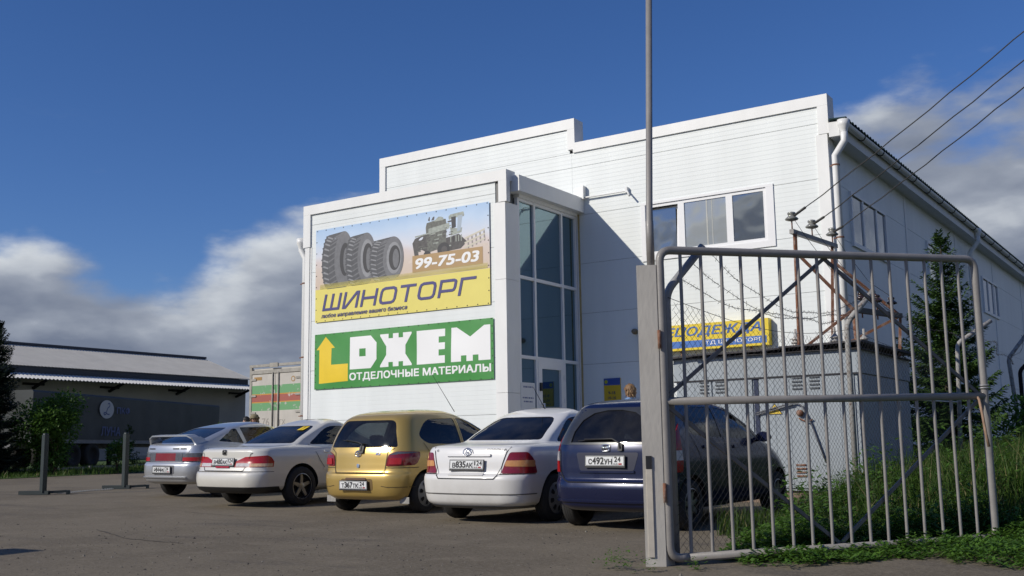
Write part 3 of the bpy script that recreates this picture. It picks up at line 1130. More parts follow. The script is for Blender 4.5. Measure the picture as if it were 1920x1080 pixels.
def tyre(c0, c1, vt, vb, lay, hole):
    """c0..c1 horizontal extent; tread at left, side wall ellipse at right"""
    cv = (vt+vb)/2; rv = (vb-vt)/2
    w = c1-c0
    ew = w*.30
    cu = c1-ew
    # tread body: ellipse swept to the left
    left = [(c0+ew*.75+ew*.75*math.cos(a), cv+.01+rv*.97*math.sin(a)) for a in [math.pi/2+math.pi*k/18 for k in range(19)]]
    right = [(cu+ew*math.cos(a), cv+rv*math.sin(a)) for a in [-math.pi/2+math.pi*k/18 for k in range(19)]]
    gridded(mb, [(u, min(v, .655)) for u, v in left+right], mp1, lay, 0)
    gridded(mb, [(u, min(v, .652)) for u, v in ell(cu, cv, ew, rv)], mp1, lay+1, 1)
    gridded(mb, [(u, min(v, .65)) for u, v in ell(cu+.004, cv, ew*.72, rv*.74)], mp1, lay+2, 2 if hole else 1)
    gridded(mb, ell(cu+.008, cv, ew*.56, rv*.58), mp1, lay+3, 3)
    gridded(mb, ell(cu+.008+ew*.12, cv+rv*.04, ew*.30, rv*.44), mp1, lay+4, 1)
    # lugs
    k = 12
    for i in range(k):
        a = -1.25+2.5*i/(k-1)
        v = cv+rv*.96*math.sin(a)
        ul = c0+ew*.75-ew*.75*math.cos(a)
        um = ul+w*.20; ur = cu-ew*.95*math.cos(a)
        s = rv*.10
        if v+s*1.9 > .655: continue
        gridded(mb, [(ul, v-s*.1), (um, v+s*1.0), (um, v+s*1.55), (ul, v+s*.55)], mp1, lay+1.5, 2, .2)
        gridded(mb, [(um+.004, v+s*.9), (ur, v-s*.3), (ur, v+s*.25), (um+.004, v+s*1.45)], mp1, lay+1.5, 1, .2)
        gridded(mb, [(ul-.004, v), (ul+.010, v-.002), (ul+.010, v+s*.6), (ul-.004, v+s*.5)], mp1, lay+1.6, 0, .2)


tyre(.040, .238, .055, .665, 1, False)
tyre(.190, .372, .110, .650, 6, True)
tyre(.335, .535, .195, .640, 11, True)
# --- fading yellow stripes
for k in range(6):
    v = .600+.0085*k
    gridded(mb, [(.03, v), (.99, v-.004), (.99, v-.002+.0005*k), (.03, v+.0022+.0006*k)], mp1, 17, 4, .2)
mb.build('tyre_picture', [M_t1, M_t2, M_t3, M_t4, M_ban_y], P1)
# --- combine harvester picture
mb = MB()
def q(*pts, m=0, lay=1.0): gridded(mb, list(pts), mp1, lay, m, .3)
q((.585, .30), (.60, .255), (.67, .22), (.68, .40), (.66, .455), (.60, .47), m=1)
q((.66, .16), (.665, .115), (.72, .095), (.77, .10), (.775, .155), (.77, .38), (.67, .42), m=0, lay=2)
q((.675, .175), (.79, .145), (.79, .20), (.675, .235), m=2, lay=3)
q((.785, .085), (.795, .065), (.865, .055), (.870, .085), (.855, .26), (.80, .28), m=2, lay=2)
q((.800, .095), (.825, .09), (.825, .20), (.803, .21), m=3, lay=4)
q((.835, .09), (.862, .085), (.850, .24), (.832, .245), m=4, lay=4)
q((.672, .09), (.678, .0 + .055), (.682, .055), (.682, .10), m=1, lay=3)
q((.70, .11), (.73, .075), (.755, .08), (.76, .11), m=2, lay=3)
q((.77, .30), (.84, .27), (.885, .36), (.85, .42), (.77, .43), m=1, lay=3)
for k in range(3):
    v = .30+.045*k
    q((.87, v+.02), (.975, v-.045), (.977, v-.03), (.872, v+.037), m=5, lay=5)
for k in range(5):
    u = .885+.021*k
    q((u, .32-.01*k), (u+.007, .315-.01*k), (u+.010, .43-.014*k), (u+.003, .435-.014*k), m=6, lay=4)
gridded(mb, ell(.758, .405, .034, .070, 20), mp1, 6, 3, .3)
gridded(mb, ell(.762, .405, .016, .034, 14), mp1, 7, 1, .3)
q((.56, .47), (.99, .40), (.99, .425), (.56, .50), m=7, lay=.6)
rc = random.Random(6)
for k in range(70):
    u = rc.uniform(.605, .79); v = rc.uniform(.12, .40)
    if v < .235-(u-.60)*.9: continue
    w_, h_ = rc.uniform(.004, .028), rc.uniform(.004, .013)
    q((u, v), (u+w_, v-w_*.2), (u+w_, v+h_), (u, v+h_), m=rc.choice((0, 0, 1, 1, 1, 2)), lay=3.5+.1*k/70)
for k in range(5): q((.795+.014*k, .28), (.800+.014*k, .28), (.800+.014*k, .345), (.795+.014*k, .345), m=rc.choice((2, 3)), lay=4.5)
q((.60, .232), (.785, .195), (.785, .206), (.60, .245), m=2, lay=4.2)
q((.69, .095), (.70, .060), (.708, .060), (.706, .095), m=1, lay=4.2)
q((.715, .09), (.73, .068), (.748, .072), (.742, .10), m=2, lay=4.2)
gridded(mb, ell(.668, .435, .020, .038, 14), mp1, 6, 3, .3)
mb.build('combine_picture', [mat('print_combine', (.13, .135, .12), .6, noise=.5, nscale=14), mat('print_combine_dark', (.085, .08, .08), .6, noise=.4, nscale=10),
                             mat('print_combine_light', (.33, .36, .32), .6, noise=.35, nscale=14), M_t4, mat('print_cab_glass', (.36, .43, .50), .5),
                             mat('print_reel', (.62, .58, .47), .6), mat('print_reel_dark', (.30, .27, .25), .6), mat('print_dust', (.66, .56, .48), .6, noise=.1)], P1)
# --- phone number
mb = MB()
gridded(mb, [(.585, .43), (.965, .43), (.965, .60), (.585, .60)], mp1, 8, 0, .1)
put_text(mb, "99-75-03", .605, .945, .565, .465, lambda a, b: mp1(a, b, 13), 1, .03, .16)
mb.build('phone_number', [mat('print_brown', (.42, .27, .12), .5), M_white], P1)
# --- ШИНОТОРГ in wide slanted strokes
mb = MB()
def stroke(pts, w, mp, m, lay):
    """polyline thickened with mitres in letter space"""
    n = len(pts)
    L_ = []; R_ = []
    for i, p in enumerate(pts):
        p = Vector(p)
        d0 = (p-Vector(pts[i-1])).normalized() if i else None
        d1 = (Vector(pts[i+1])-p).normalized() if i < n-1 else None
        if d0 is None: d0 = d1
        if d1 is None: d1 = d0
        nn = (Vector((-d0.y, d0.x))+Vector((-d1.y, d1.x)))
        nn.normalize()
        s = w/2/max(.35, nn.dot(Vector((-d1.y, d1.x))))
        L_.append(p+nn*s); R_.append(p-nn*s)
    for i in range(n-1):
        mb.add([mp(*L_[i], lay), mp(*R_[i], lay), mp(*R_[i+1], lay), mp(*L_[i+1], lay)], [(0, 1, 2, 3)], m)
TH = .155
h = TH/2
c = .16
def rr(x0, y0, x1, y1, c): return [(x0+c, y0), (x1-c, y0), (x1-c*.3, y0+c*.3), (x1, y0+c), (x1, y1-c), (x1-c*.3, y1-c*.3), (x1-c, y1), (x0+c, y1), (x0+c*.3, y1-c*.3), (x0, y1-c), (x0, y0+c), (x0+c*.3, y0+c*.3), (x0+c, y0), (x0+c*1.2, y0)]
GL = {'Ш': (1.20, [[(h, 1), (h, h), (1.20-h, h), (1.20-h, 1)], [(.60, h), (.60, 1)]]),
      'И': (1.05, [[(h, 1), (h, h), (.22, h), (.85, 1-h), (1.05-h, 1-h), (1.05-h, 0)]]),
      'Н': (1.05, [[(h, 0), (h, 1)], [(1.05-h, 0), (1.05-h, 1)], [(h, .5), (1.05-h, .5)]]),
      'О': (1.10, [rr(h, h, 1.10-h, 1-h, .2)]),
      'Т': (1.00, [[(0, 1-h), (1.0, 1-h)], [(.5, 1-h), (.5, 0)]]),
      'Р': (1.05, [[(h, 0), (h, 1-h), (.85, 1-h), (.95, .90-h*.4), (1.05-h, .82), (1.05-h, .52), (.93, .40), (.85, .36), (h, .36)]]),
      'Г': (.90, [[(h, 0), (h, 1-h), (.92, 1-h)]])}
word = "ШИНОТОРГ"
gap = .20
tot = sum(GL[ch][0] for ch in word)+gap*(len(word)-1)+.22
cx = 0
for li, ch in enumerate(word):
    w, strokes = GL[ch]
    for si, s_ in enumerate(strokes):
        def mpl(a, b, lay, cx=cx):
            X = (cx+a+.22*b)/tot
            return mp1(.045+.885*X, .885-.175*b, lay)
        stroke(s_, TH, mpl, 0, 18+si*.8)
    cx += w+gap
put_text(mb, "любое направление вашего бизнеса", .04, .555, .970, .915, lambda a, b: mp1(a, b, 21), 0, .012, .22)
mb.build('lettering', mat('print_indigo', (.065, .06, .20), .5), P1)

P2, mp2 = banner_base('finishing_materials_banner', 'green banner with a yellow bent arrow and white block letters, hung under the tyre banner',
                      -18.02, -12.86, 2.50, 3.80, [mat('banner_green', (0.055, 0.27, 0.055), .45, noise=.06, nscale=4)], 80, 30, .012, 5)
mb = MB()
def q2(pts, m): gridded(mb, pts, mp2, 2.5, m, .03)
q2([(.030, .90), (.030, .285), (.012, .285), (.068, .055), (.125, .265), (.105, .27), (.105, .57), (.207, .57), (.207, .88)], 1)
mb.build('arrow', [M_white, M_yellow], P2)
mb = MB()
def block(u0, u1, v0, v1, outer, holes=()):
    P = [(lerp(u0, u1, a), lerp(v1, v0, b)) for a, b in outer]
    if not holes:
        q2(P, 0); return
    H = [[(lerp(u0, u1, a), lerp(v1, v0, b)) for a, b in hh] for hh in holes]
    bm = MB()
    mb.poly2d(P, H, lambda a, b: mp2(a, b, 3), 0)
# Д as a Latin-like block D: built from four convex pieces round its square opening
u0, u1, v0, v1 = .218, .375, .105, .680
for pc in ([(0, 0), (.36, 0), (.36, 1), (0, 1)], [(.36, .62), (.60, .62), (.60, 1), (.36, 1)], [(.36, 0), (.60, 0), (.60, .38), (.36, .38)],
           [(.60, 0), (.78, 0), (1, .26), (1, .77), (.78, 1), (.60, 1)]):
    block(u0, u1, v0, v1, pc)
# Ж
block(.395, .572, .105, .680, [(0, 0), (.27, 0), (.27, .14), (.41, .14), (.41, 0), (.59, 0), (.59, .14), (.73, .14), (.73, 0), (1, 0), (1, .05), (.80, .36),
                               (.80, .62), (1, .95), (1, 1), (.73, 1), (.73, .86), (.59, .86), (.59, 1), (.41, 1), (.41, .86), (.27, .86), (.27, 1), (0, 1), (0, .95), (.20, .62), (.20, .36), (0, .05)])
# Е
block(.600, .752, .105, .680, [(0, 0), (1, 0), (1, .22), (.78, .22), (.78, .40), (1, .40), (1, .60), (.78, .60), (.78, .78), (1, .78), (1, 1), (0, 1)])
# М
block(.785, .985, .105, .680, [(0, 0), (.26, 0), (.26, .17), (.40, .17), (.40, 0), (.56, 0), (.56, .17), (.70, .17), (.70, 0), (1, 0), (1, 1), (.85, 1), (.49, .70), (.14, 1), (0, 1)])
put_text(mb, "ОТДЕЛОЧНЫЕ МАТЕРИАЛЫ", .218, .985, .895, .745, lambda a, b: mp2(a, b, 4), 0, .03)
mb.build('lettering', [M_white], P2)

# ================================================================== CARS
def pchip(xs, ys):
    xs = np.array(xs, float); ys = np.array(ys, float)
    h = np.diff(xs); d = np.diff(ys)/h
    m = np.zeros(len(xs)); m[0] = d[0]; m[-1] = d[-1]
    for i in range(1, len(xs)-1):
        if d[i-1]*d[i] > 0:
            w1 = 2*h[i]+h[i-1]; w2 = h[i]+2*h[i-1]
            m[i] = (w1+w2)/(w1/d[i-1]+w2/d[i])

    def f(x):
        i = int(min(max(np.searchsorted(xs, x)-1, 0), len(xs)-2))
        t = (x-xs[i])/h[i]
        return ((1+2*t)*(1-t)**2*ys[i]+t*(1-t)**2*h[i]*m[i]+t*t*(3-2*t)*ys[i+1]+t*t*(t-1)*h[i]*m[i+1])
    return f


class Shell:
    """car body as stacked plan outlines: level = (z, y rear, y front, half width, corner across, corner along, bow)"""
    def __init__(s, levels, ro):
        s.ro = ro
        L = np.array(levels, float)
        L[:, 1] -= ro; L[:, 2] -= ro
        k = np.r_[0, np.cumsum(np.sqrt(np.diff(L[:, 0])**2+(.5*np.diff(L[:, 1]))**2+np.diff(L[:, 3])**2)+.004)]
        s.kmax = k[-1]; s.k = k
        s.fn = [pchip(k, L[:, c]) for c in range(L.shape[1])]
        s.kk = np.linspace(0, s.kmax, 900)
        s.zz = np.array([s.fn[0](q) for q in s.kk])
        s.cache = {}

    def half(s, k):
        key = round(k, 5)
        if key in s.cache: return s.cache[key]
        z, yr, yf, hw, ru, rv, bow = [f(k) for f in s.fn]
        ru = min(ru, hw*.95)
        fr = min(.42, hw*.9); fv = min(.55, (yf-yr)*.3)
        ym = (yr+yf)/2; hl = max(.2, (yf-yr)/2)
        P = []
        xc = hw-ru
        yc = yr+bow*(xc/hw)**2
        for i in range(9):
            u = xc*i/9
            P.append((u, yr+bow*(u/hw)**2))
        rvv = min(rv, (yf-yr)*.3)
        for i in range(11):
            a = math.pi/2*i/10
            P.append((xc+ru*math.sin(a), yc+rvv-rvv*math.cos(a)))
        y0 = yc+rvv; y1 = yf-.10-fv
        for i in range(1, 28):
            P.append((hw, y0+(y1-y0)*i/28))
        for i in range(11):
            a = math.pi/2*i/10
            P.append((hw-fr+fr*math.cos(a), y1+fv*math.sin(a)))
        for i in range(1, 7):
            u = (hw-fr)*(1-i/6)
            P.append((u, yf-.10*(u/max(hw-fr, .01))**2))
        P = np.array(P)
        q = np.clip((P[:, 1]-ym)/hl, -1, 1)
        P[:, 0] *= (1-.045*q*q)
        a = np.r_[0, np.cumsum(np.hypot(*np.diff(P, axis=0).T))]
        s.cache[key] = (P, a, z)
        return s.cache[key]

    def kz(s, z):
        return float(np.interp(z, s.zz, s.kk))

    def at_s(s, a, z):
        P, al, zz = s.half(s.kz(z))
        x = float(np.interp(abs(a), al, P[:, 0])); y = float(np.interp(abs(a), al, P[:, 1]))
        return Vector((x if a >= 0 else -x, y, zz))

    def at_y(s, y, z, side=1):
        P, al, zz = s.half(s.kz(z))
        seg = slice(12, 55)
        a = float(np.interp(y-s.ro, P[seg, 1], al[seg]))
        return a*side

    def mp(s, mode):
        if mode == 'r':
            f = lambda a, b: s.at_s(a, b)
        else:
            sd = 1 if mode == '+' else -1
            f = lambda a, b: s.at_s(s.at_y(a, b, sd), b)

        def g(a, b, off=0.0):
            p = f(a, b)
            e = .006
            da = f(a+e, b)-f(a-e, b); db = f(a, b+e)-f(a, b-e)
            n = da.cross(db)
            if mode == '-': n = -n
            if n.length < 1e-12: n = Vector((0, -1, 0))
            n.normalize()
            return p+n*off
        return g

    def body(s, name, mats, parent, nl, wheels, wr, ww=.30, windows=(), floor=.67):
        def rings(k0, k1, n_, inset=0.0, dz=0.0):
            mb = MB()
            ks = np.unique(np.r_[np.linspace(k0, k1, n_), s.k[(s.k > k0) & (s.k < k1)]])
            ks = ks[np.r_[True, np.diff(ks) > .004]]
            n = None
            for k in ks:
                P, al, z = s.half(k)
                if inset:
                    hw = P[:, 0].max(); ym = (P[:, 1].min()+P[:, 1].max())/2; hl = (P[:, 1].max()-P[:, 1].min())/2
                    P = np.c_[P[:, 0]*max(.3, (hw-inset)/hw), ym+(P[:, 1]-ym)*(hl-inset)/hl]
                ring = [(x, y, z+dz) for x, y in P] + [(-x, y, z+dz) for x, y in P[-2:0:-1]]
                n = len(ring)
                mb.v += ring
            for j in range(len(ks)-1):
                for i in range(n):
                    i2 = (i+1) % n
                    mb.f.append((j*n+i, j*n+i2, (j+1)*n+i2, (j+1)*n+i)); mb.m.append(0); mb.sm.append(True)
            mb.f.append(tuple(range(n-1, -1, -1))); mb.m.append(1); mb.sm.append(False)
            e = (len(ks)-1)*n
            mb.f.append(tuple(range(e, e+n))); mb.m.append(0); mb.sm.append(True)
            return mb
        mats = [mats[0], mats[1], M_cabin]
        o = rings(0, s.kmax, nl).build(name, mats, parent)
        cuts = []
        c = MB()
        for (x, y) in wheels:
            sx = 1 if x > 0 else -1
            c.tube([Vector((sx*(abs(x)-ww), y, wr)), Vector((sx*1.3, y, wr))], wr+.055, 36, 1)
        cuts.append(c)
        if windows:
            c = rings(s.kz(floor), s.kz(s.zz[-1]-.055), 24, .07)
            c.m = [2]*len(c.m); c.sm = [False]*len(c.sm)
            cuts.append(c)
            for mp, poly in windows:
                c = MB()
                bm = clip_patch(poly, 9)
                bm.verts.index_update()
                nv = len(bm.verts)
                vs = [mp(v.co.x, v.co.y, .05) for v in bm.verts]+[mp(v.co.x, v.co.y, -.16) for v in bm.verts]
                fs = [tuple(v.index for v in f.verts) for f in bm.faces]
                fs += [tuple(v.index+nv for v in reversed(f.verts)) for f in bm.faces]
                for e in bm.edges:
                    if len(e.link_faces) == 1:
                        l = e.link_loops[0]
                        i, j = l.vert.index, l.link_loop_next.vert.index
                        fs.append((j, i, i+nv, j+nv))
                c.add(vs, fs, 2, False)
                bm.free()
                cuts.append(c)
        cos = []
        for c in cuts:
            co = c.build('cutter', mats, parent)
            bmx = bmesh.new(); bmx.from_mesh(co.data); bmesh.ops.recalc_face_normals(bmx, faces=bmx.faces[:]); bmx.to_mesh(co.data); bmx.free()
            cos.append(co)
            for solver in ('EXACT', 'FAST'):
                md = o.modifiers.new('cut', 'BOOLEAN'); md.operation = 'DIFFERENCE'; md.object = co; md.solver = solver
                dg = bpy.context.evaluated_depsgraph_get()
                me = bpy.data.meshes.new_from_object(o.evaluated_get(dg))
                o.modifiers.clear()
                if len(me.polygons) > 3000:
                    old = o.data; o.data = me; bpy.data.meshes.remove(old)
                    break
                bpy.data.meshes.remove(me)
        for co in cos:
            cm = co.data
            bpy.data.objects.remove(co); bpy.data.meshes.remove(cm)
        me = o.data
        me.set_sharp_from_angle(angle=R(42))
        return o


def seats(root, y_front, y_rear, z=.50, top=1.0, w=.46):
    """two front seats and a rear bench, each with its head restraints"""
    def cushion(mb, x0, x1, y0, y1, z0, z1, lean, r=.05):
        n = 10; m = 6
        cx, cz = (x0+x1)/2, (z0+z1)/2
        vs = []; fs = []
        for j in range(m+1):
            t = -math.pi/2+math.pi*j/m
            sc = max(.02, math.cos(t))**.35
            for i in range(16):
                a = 2*math.pi*i/16
                ca = math.copysign(abs(math.cos(a))**.45, math.cos(a)); sa = math.copysign(abs(math.sin(a))**.45, math.sin(a))
                zz = cz+sa*(z1-z0)/2*sc
                vs.append((cx+ca*(x1-x0)/2*sc, (y0+y1)/2+math.sin(t)*(y1-y0)/2+(zz-z0)*lean, zz))
        for j in range(m):
            for i in range(16):
                fs.append((j*16+i, j*16+(i+1) % 16, (j+1)*16+(i+1) % 16, (j+1)*16+i))
        mb.add(vs, fs, 0, True)
    for x in (-.36, .36):
        mb = MB()
        cushion(mb, x-w/2, x+w/2, y_front-.07, y_front+.07, z+.12, top, -.25)
        cushion(mb, x-.14, x+.14, y_front-.24, y_front-.13, top-.01, top+.19, -.2)
        mb.build('seat', M_seat, root)
    mb = MB()
    cushion(mb, -.60, .60, y_rear-.07, y_rear+.07, z+.12, top-.04, -.2)
    for x in (-.34, .34): cushion(mb, x-.13, x+.13, y_rear-.22, y_rear-.13, top-.05, top+.10, -.15)
    mb.build('rear_seat', M_seat, root)


def clip_patch(poly, n):
    xs = [p[0] for p in poly]; ys = [p[1] for p in poly]
    x0, x1, y0, y1 = min(xs), max(xs), min(ys), max(ys)
    nx = max(2, int((x1-x0)*n)); ny = max(2, int((y1-y0)*n))
    bm = bmesh.new()
    V = [[bm.verts.new((x0+(x1-x0)*i/nx, y0+(y1-y0)*j/ny, 0)) for i in range(nx+1)] for j in range(ny+1)]
    for j in range(ny):
        for i in range(nx):
            bm.faces.new((V[j][i], V[j][i+1], V[j+1][i+1], V[j+1][i]))
    ar = sum(poly[i][0]*poly[(i+1) % len(poly)][1]-poly[(i+1) % len(poly)][0]*poly[i][1] for i in range(len(poly)))
    pl = poly if ar > 0 else poly[::-1]
    for i in range(len(pl)):
        a = Vector((*pl[i], 0)); b = Vector((*pl[(i+1) % len(pl)], 0))
        d = b-a
        if d.length < 1e-6: continue
        no = Vector((d.y, -d.x, 0)).normalized()
        bmesh.ops.bisect_plane(bm, geom=bm.verts[:]+bm.edges[:]+bm.faces[:], plane_co=a, plane_no=no, clear_outer=True)
    return bm


def rounded(poly, r, n=4):
    out = []
    m = len(poly)
    rr_ = r if isinstance(r, (list, tuple)) else [r]*m
    for i in range(m):
        p = Vector(poly[i]); a = Vector(poly[i-1]); b = Vector(poly[(i+1) % m])
        la = (a-p).length; lb = (b-p).length
        t = min(rr_[i], la*.45, lb*.45)
        if t < .004: out.append(tuple(p)); continue
        p0 = p+(a-p).normalized()*t; p1 = p+(b-p).normalized()*t
        for k in range(n+1):
            u = k/n
            out.append(tuple(p0*(1-u)**2+p*2*u*(1-u)+p1*u*u))
    return out


def patch(mb, poly, mp, off=.004, n=14, m=0, skirt=.015, bulge=0.0):
    bm = clip_patch(poly, n)
    bm.verts.index_update()
    xs = [p[0] for p in poly]; ys = [p[1] for p in poly]
    cx, cy = (min(xs)+max(xs))/2, (min(ys)+max(ys))/2
    hx, hy = max(1e-3, (max(xs)-min(xs))/2), max(1e-3, (max(ys)-min(ys))/2)

    def o_(x, y):
        return off+bulge*max(0, 1-((x-cx)/hx)**2)*max(0, 1-((y-cy)/hy)**2)
    vs = [mp(v.co.x, v.co.y, o_(v.co.x, v.co.y)) for v in bm.verts]
    fs = [tuple(v.index for v in f.verts) for f in bm.faces]
    mb.add(vs, fs, m, True)
    if skirt:
        vs2 = []; fs2 = []
        for e in bm.edges:
            if len(e.link_faces) == 1:
                a, b = e.verts
                k = len(vs2)
                vs2 += [mp(a.co.x, a.co.y, off), mp(b.co.x, b.co.y, off), mp(b.co.x, b.co.y, off-skirt), mp(a.co.x, a.co.y, off-skirt)]
                fs2.append((k, k+1, k+2, k+3))
        mb.add(vs2, fs2, m, False)
    bm.free()


def seam(mb, pts, mp, w=.007, off=.007, m=0, n=10):
    for a, b in zip(pts[:-1], pts[1:]):
        a = Vector(a); b = Vector(b)
        d = (b-a)
        if d.length < 1e-5: continue
        nn = Vector((-d.y, d.x)).normalized()*w/2
        k = max(1, int(d.length*n))
        vs = []
        for i in range(k+1):
            c = a+d*i/k
            vs += [mp(*(c+nn), off), mp(*(c-nn), off)]
        mb.add(vs, [(2*i, 2*i+1, 2*i+3, 2*i+2) for i in range(k)], m, True)


def rod(mb, pts, mp, r, off, m=0, n=6):
    mb.tube([mp(a, b, off) for a, b in pts], r, n, m)


def make_wheel(parent, x, y, r, w, style, spokes=5):
    s = 1 if x > 0 else -1
    rim = r*.66
    mb = MB()
    prof = [(rim, -w/2+.01), (rim+.01, -w/2), (r-.03, -w/2+.004), (r-.008, -w/2+.02), (r, -w/2+.035), (r, w/2-.035), (r-.008, w/2-.02), (r-.03, w/2-.004), (rim+.01, w/2), (rim, w/2-.01), (rim-.01, w/2-.05), (rim-.01, -w/2+.05), (rim, -w/2+.01)]
    mb.lathe((x, y, r), (s, 0, 0), prof, 36)
    for k in (-.03, 0, .03):
        mb.lathe((x, y, r), (s, 0, 0), [(r+.001, k-.004), (r+.0015, k), (r+.001, k+.004)], 36, 1)
    t = mb.build('wheel', [M_rubber, M_dark], parent, 40)
    mb = MB()
    mb.lathe((x, y, r), (s, 0, 0), [(rim-.002, w/2-.055), (rim-.002, w/2-.012), (rim-.016, w/2-.006), (rim-.022, w/2-.03), (rim-.03, w/2-.075), (.0, w/2-.085)], 36, 1 if style != 'cap' else 0)
    ax = Vector((s, 0, 0))
    if style == 'spoke':
        mb.lathe((x, y, r), ax, [(rim-.022, w/2-.03), (rim-.012, w/2-.006), (rim, w/2-.010), (rim-.001, w/2-.03)], 36, 0)
        for k in range(spokes):
            a = 2*math.pi*k/spokes+.3
            d = Vector((0, math.cos(a), math.sin(a))); e = Vector((0, -math.sin(a), math.cos(a)))
            c = Vector((x, y, r))+ax*(w/2-.028)
            p0 = c+d*.04; p1 = c+d*(rim-.015)
            vs = [p0-e*.032, p0+e*.032, p1+e*.022, p1-e*.022]
            vs2 = [p-ax*.03 for p in vs]
            mb.add(vs+vs2, [(0, 1, 2, 3), (0, 4, 5, 1), (1, 5, 6, 2), (3, 2, 6, 7), (0, 3, 7, 4)], 0)
        mb.lathe((x, y, r), ax, [(.058, w/2-.06), (.056, w/2-.024), (.03, w/2-.018), (0, w/2-.018)], 16, 0)
    else:
        mb.lathe((x, y, r), ax, [(rim, w/2-.012), (rim-.03, w/2-.002), (rim*.6, w/2+.010), (rim*.3, w/2+.012), (0, w/2+.014)], 36, 0)
        for k in range(spokes):
            a = 2*math.pi*k/spokes+.2
            d = Vector((0, math.cos(a), math.sin(a))); e = Vector((0, -math.sin(a), math.cos(a)))
            c = Vector((x, y, r))
            vs = []
            for q_, ww, hh in ((rim*.52, .010, .0165), (rim*.60, .024, .0145), (rim*.82, .032, .009), (rim*.87, .014, .007)):
                vs += [c+d*q_-e*ww+ax*(w/2+hh), c+d*q_+e*ww+ax*(w/2+hh)]
            mb.add(vs, [(0, 1, 3, 2), (2, 3, 5, 4), (4, 5, 7, 6)], 1, True)
        mb.lathe((x, y, r), ax, [(.035, w/2+.010), (.033, w/2+.020), (0, w/2+.022)], 16, 0)
    mb.build('rim', [M_alloy if style == 'spoke' else M_hub, M_dark], t, 40)


def number_plate(parent, pos, tilt, text, region, wid=.52, hgt=.112, frame=True):
    """white plate with black figures; pos = centre in the car's own frame, facing the rear"""
    u = Vector((1, 0, 0)); v = Vector((0, math.sin(tilt), math.cos(tilt))); n = Vector((0, -math.cos(tilt), math.sin(tilt)))
    P = Vector(pos)

    def mp(a, b, off=0): return P+u*a+v*b+n*off
    mb = MB()
    def slab(a0, a1, b0, b1, o0, o1, m):
        vs = [mp(a0, b0, o0), mp(a1, b0, o0), mp(a1, b1, o0), mp(a0, b1, o0), mp(a0, b0, o1), mp(a1, b0, o1), mp(a1, b1, o1), mp(a0, b1, o1)]
        mb.add(vs, [(0, 3, 2, 1), (4, 5, 6, 7), (0, 1, 5, 4), (1, 2, 6, 5), (2, 3, 7, 6), (3, 0, 4, 7)], m)
    if frame:
        slab(-wid/2-.008, wid/2+.008, -hgt/2-.022, hgt/2+.006, 0, .012, 1)
    slab(-wid/2, wid/2, -hgt/2, hgt/2, .006, .016, 0)
    o = mb.build('number_plate', [M_plate, M_black], parent)
    mb = MB()
    f = lambda a, b: mp(a, b, .0175)
    def line(a0, a1, b0, b1): mb.add([f(a0, b0), f(a1, b0), f(a1, b1), f(a0, b1)], [(0, 1, 2, 3)], 0)
    hw, hh = wid/2, hgt/2
    for (a0, a1, b0, b1) in ((-hw+.004, hw-.004, hh-.008, hh-.004), (-hw+.004, hw-.004, -hh+.004, -hh+.008), (-hw+.004, -hw+.008, -hh+.008, hh-.008),
                             (hw-.008, hw-.004, -hh+.008, hh-.008), (hw-.158, hw-.154, -hh+.008, hh-.008)):
        line(a0, a1, b0, b1)
    # В 480 АК : letters lower than digits
    x = -hw+.045
    for ch in text:
        dig = ch.isdigit()
        w_ = .044 if dig else .046; h_ = .076 if dig else .058
        if ch == '1': put_text(mb, ch, x+.010, x+.032, -.038, -.038+h_, f, 0, 0)
        else: put_text(mb, ch, x, x+w_, -.038, -.038+h_, f, 0, .035)
        x += w_+.0085
    n_ = len(region)
    x = hw-.145 if n_ == 3 else hw-.128
    for ch in region:
        if ch == '1': put_text(mb, ch, x+.008, x+.028, -.012, .045, f, 0, 0)
        else: put_text(mb, ch, x, x+.036, -.012, .045, f, 0, .03)
        x += .044
    put_text(mb, "RUS", hw-.138, hw-.085, -.044, -.026, f, 0, .02)
    mb.add([f(hw-.075, -.044), f(hw-.03, -.044), f(hw-.03, -.026), f(hw-.075, -.026)], [(0, 1, 2, 3)], 1)
    mb.build('characters', [M_ink, mat('flag_red', (.35, .02, .03), .5)], o)
    return o


def mirror(parent, sh, y, z, paint):
    for sd in ('+', '-'):
        g = sh.mp(sd)
        p = g(y, z, .0)
        s = 1 if sd == '+' else -1
        mb = MB()
        c = p+Vector((s*.13, -.01, .01))
        prof = []
        vs = []; fs = []
        n = 12; m = 8
        for j in range(m+1):
            t = math.pi*j/m
            for i in range(n):
                a = 2*math.pi*i/n
                sx, sy, sz = math.sin(t)*math.cos(a), math.cos(t), math.sin(t)*math.sin(a)
                vs.append(c+Vector((sx*.105*(1-.15*sz), max(sy, -.35)*.085, sz*.068)))
        for j in range(m):
            for i in range(n):
                fs.append((j*n+i, j*n+(i+1) % n, (j+1)*n+(i+1) % n, (j+1)*n+i))
        mb.add(vs, fs, 0, True)
        mb.tube([p+Vector((-s*.02, 0, -.03)), c+Vector((-s*.05, 0, -.03))], .028, 8)
        mb.build('mirror', paint, parent, 50)


def oval_emblem(parent, mp, a, b, w, h, off):
    mb = MB()
    def ring(cx, cy, rx, ry, r):
        pts = [mp(cx+rx*math.cos(2*math.pi*k/20), cy+ry*math.sin(2*math.pi*k/20), off) for k in range(21)]
        mb.tube(pts, r, 5, 0, False)
    ring(a, b, w, h, .006); ring(a, b+h*.35, w*.62, h*.38, .005); ring(a, b, w*.27, h*.85, .005)
    mb.build('emblem', M_chrome, parent)


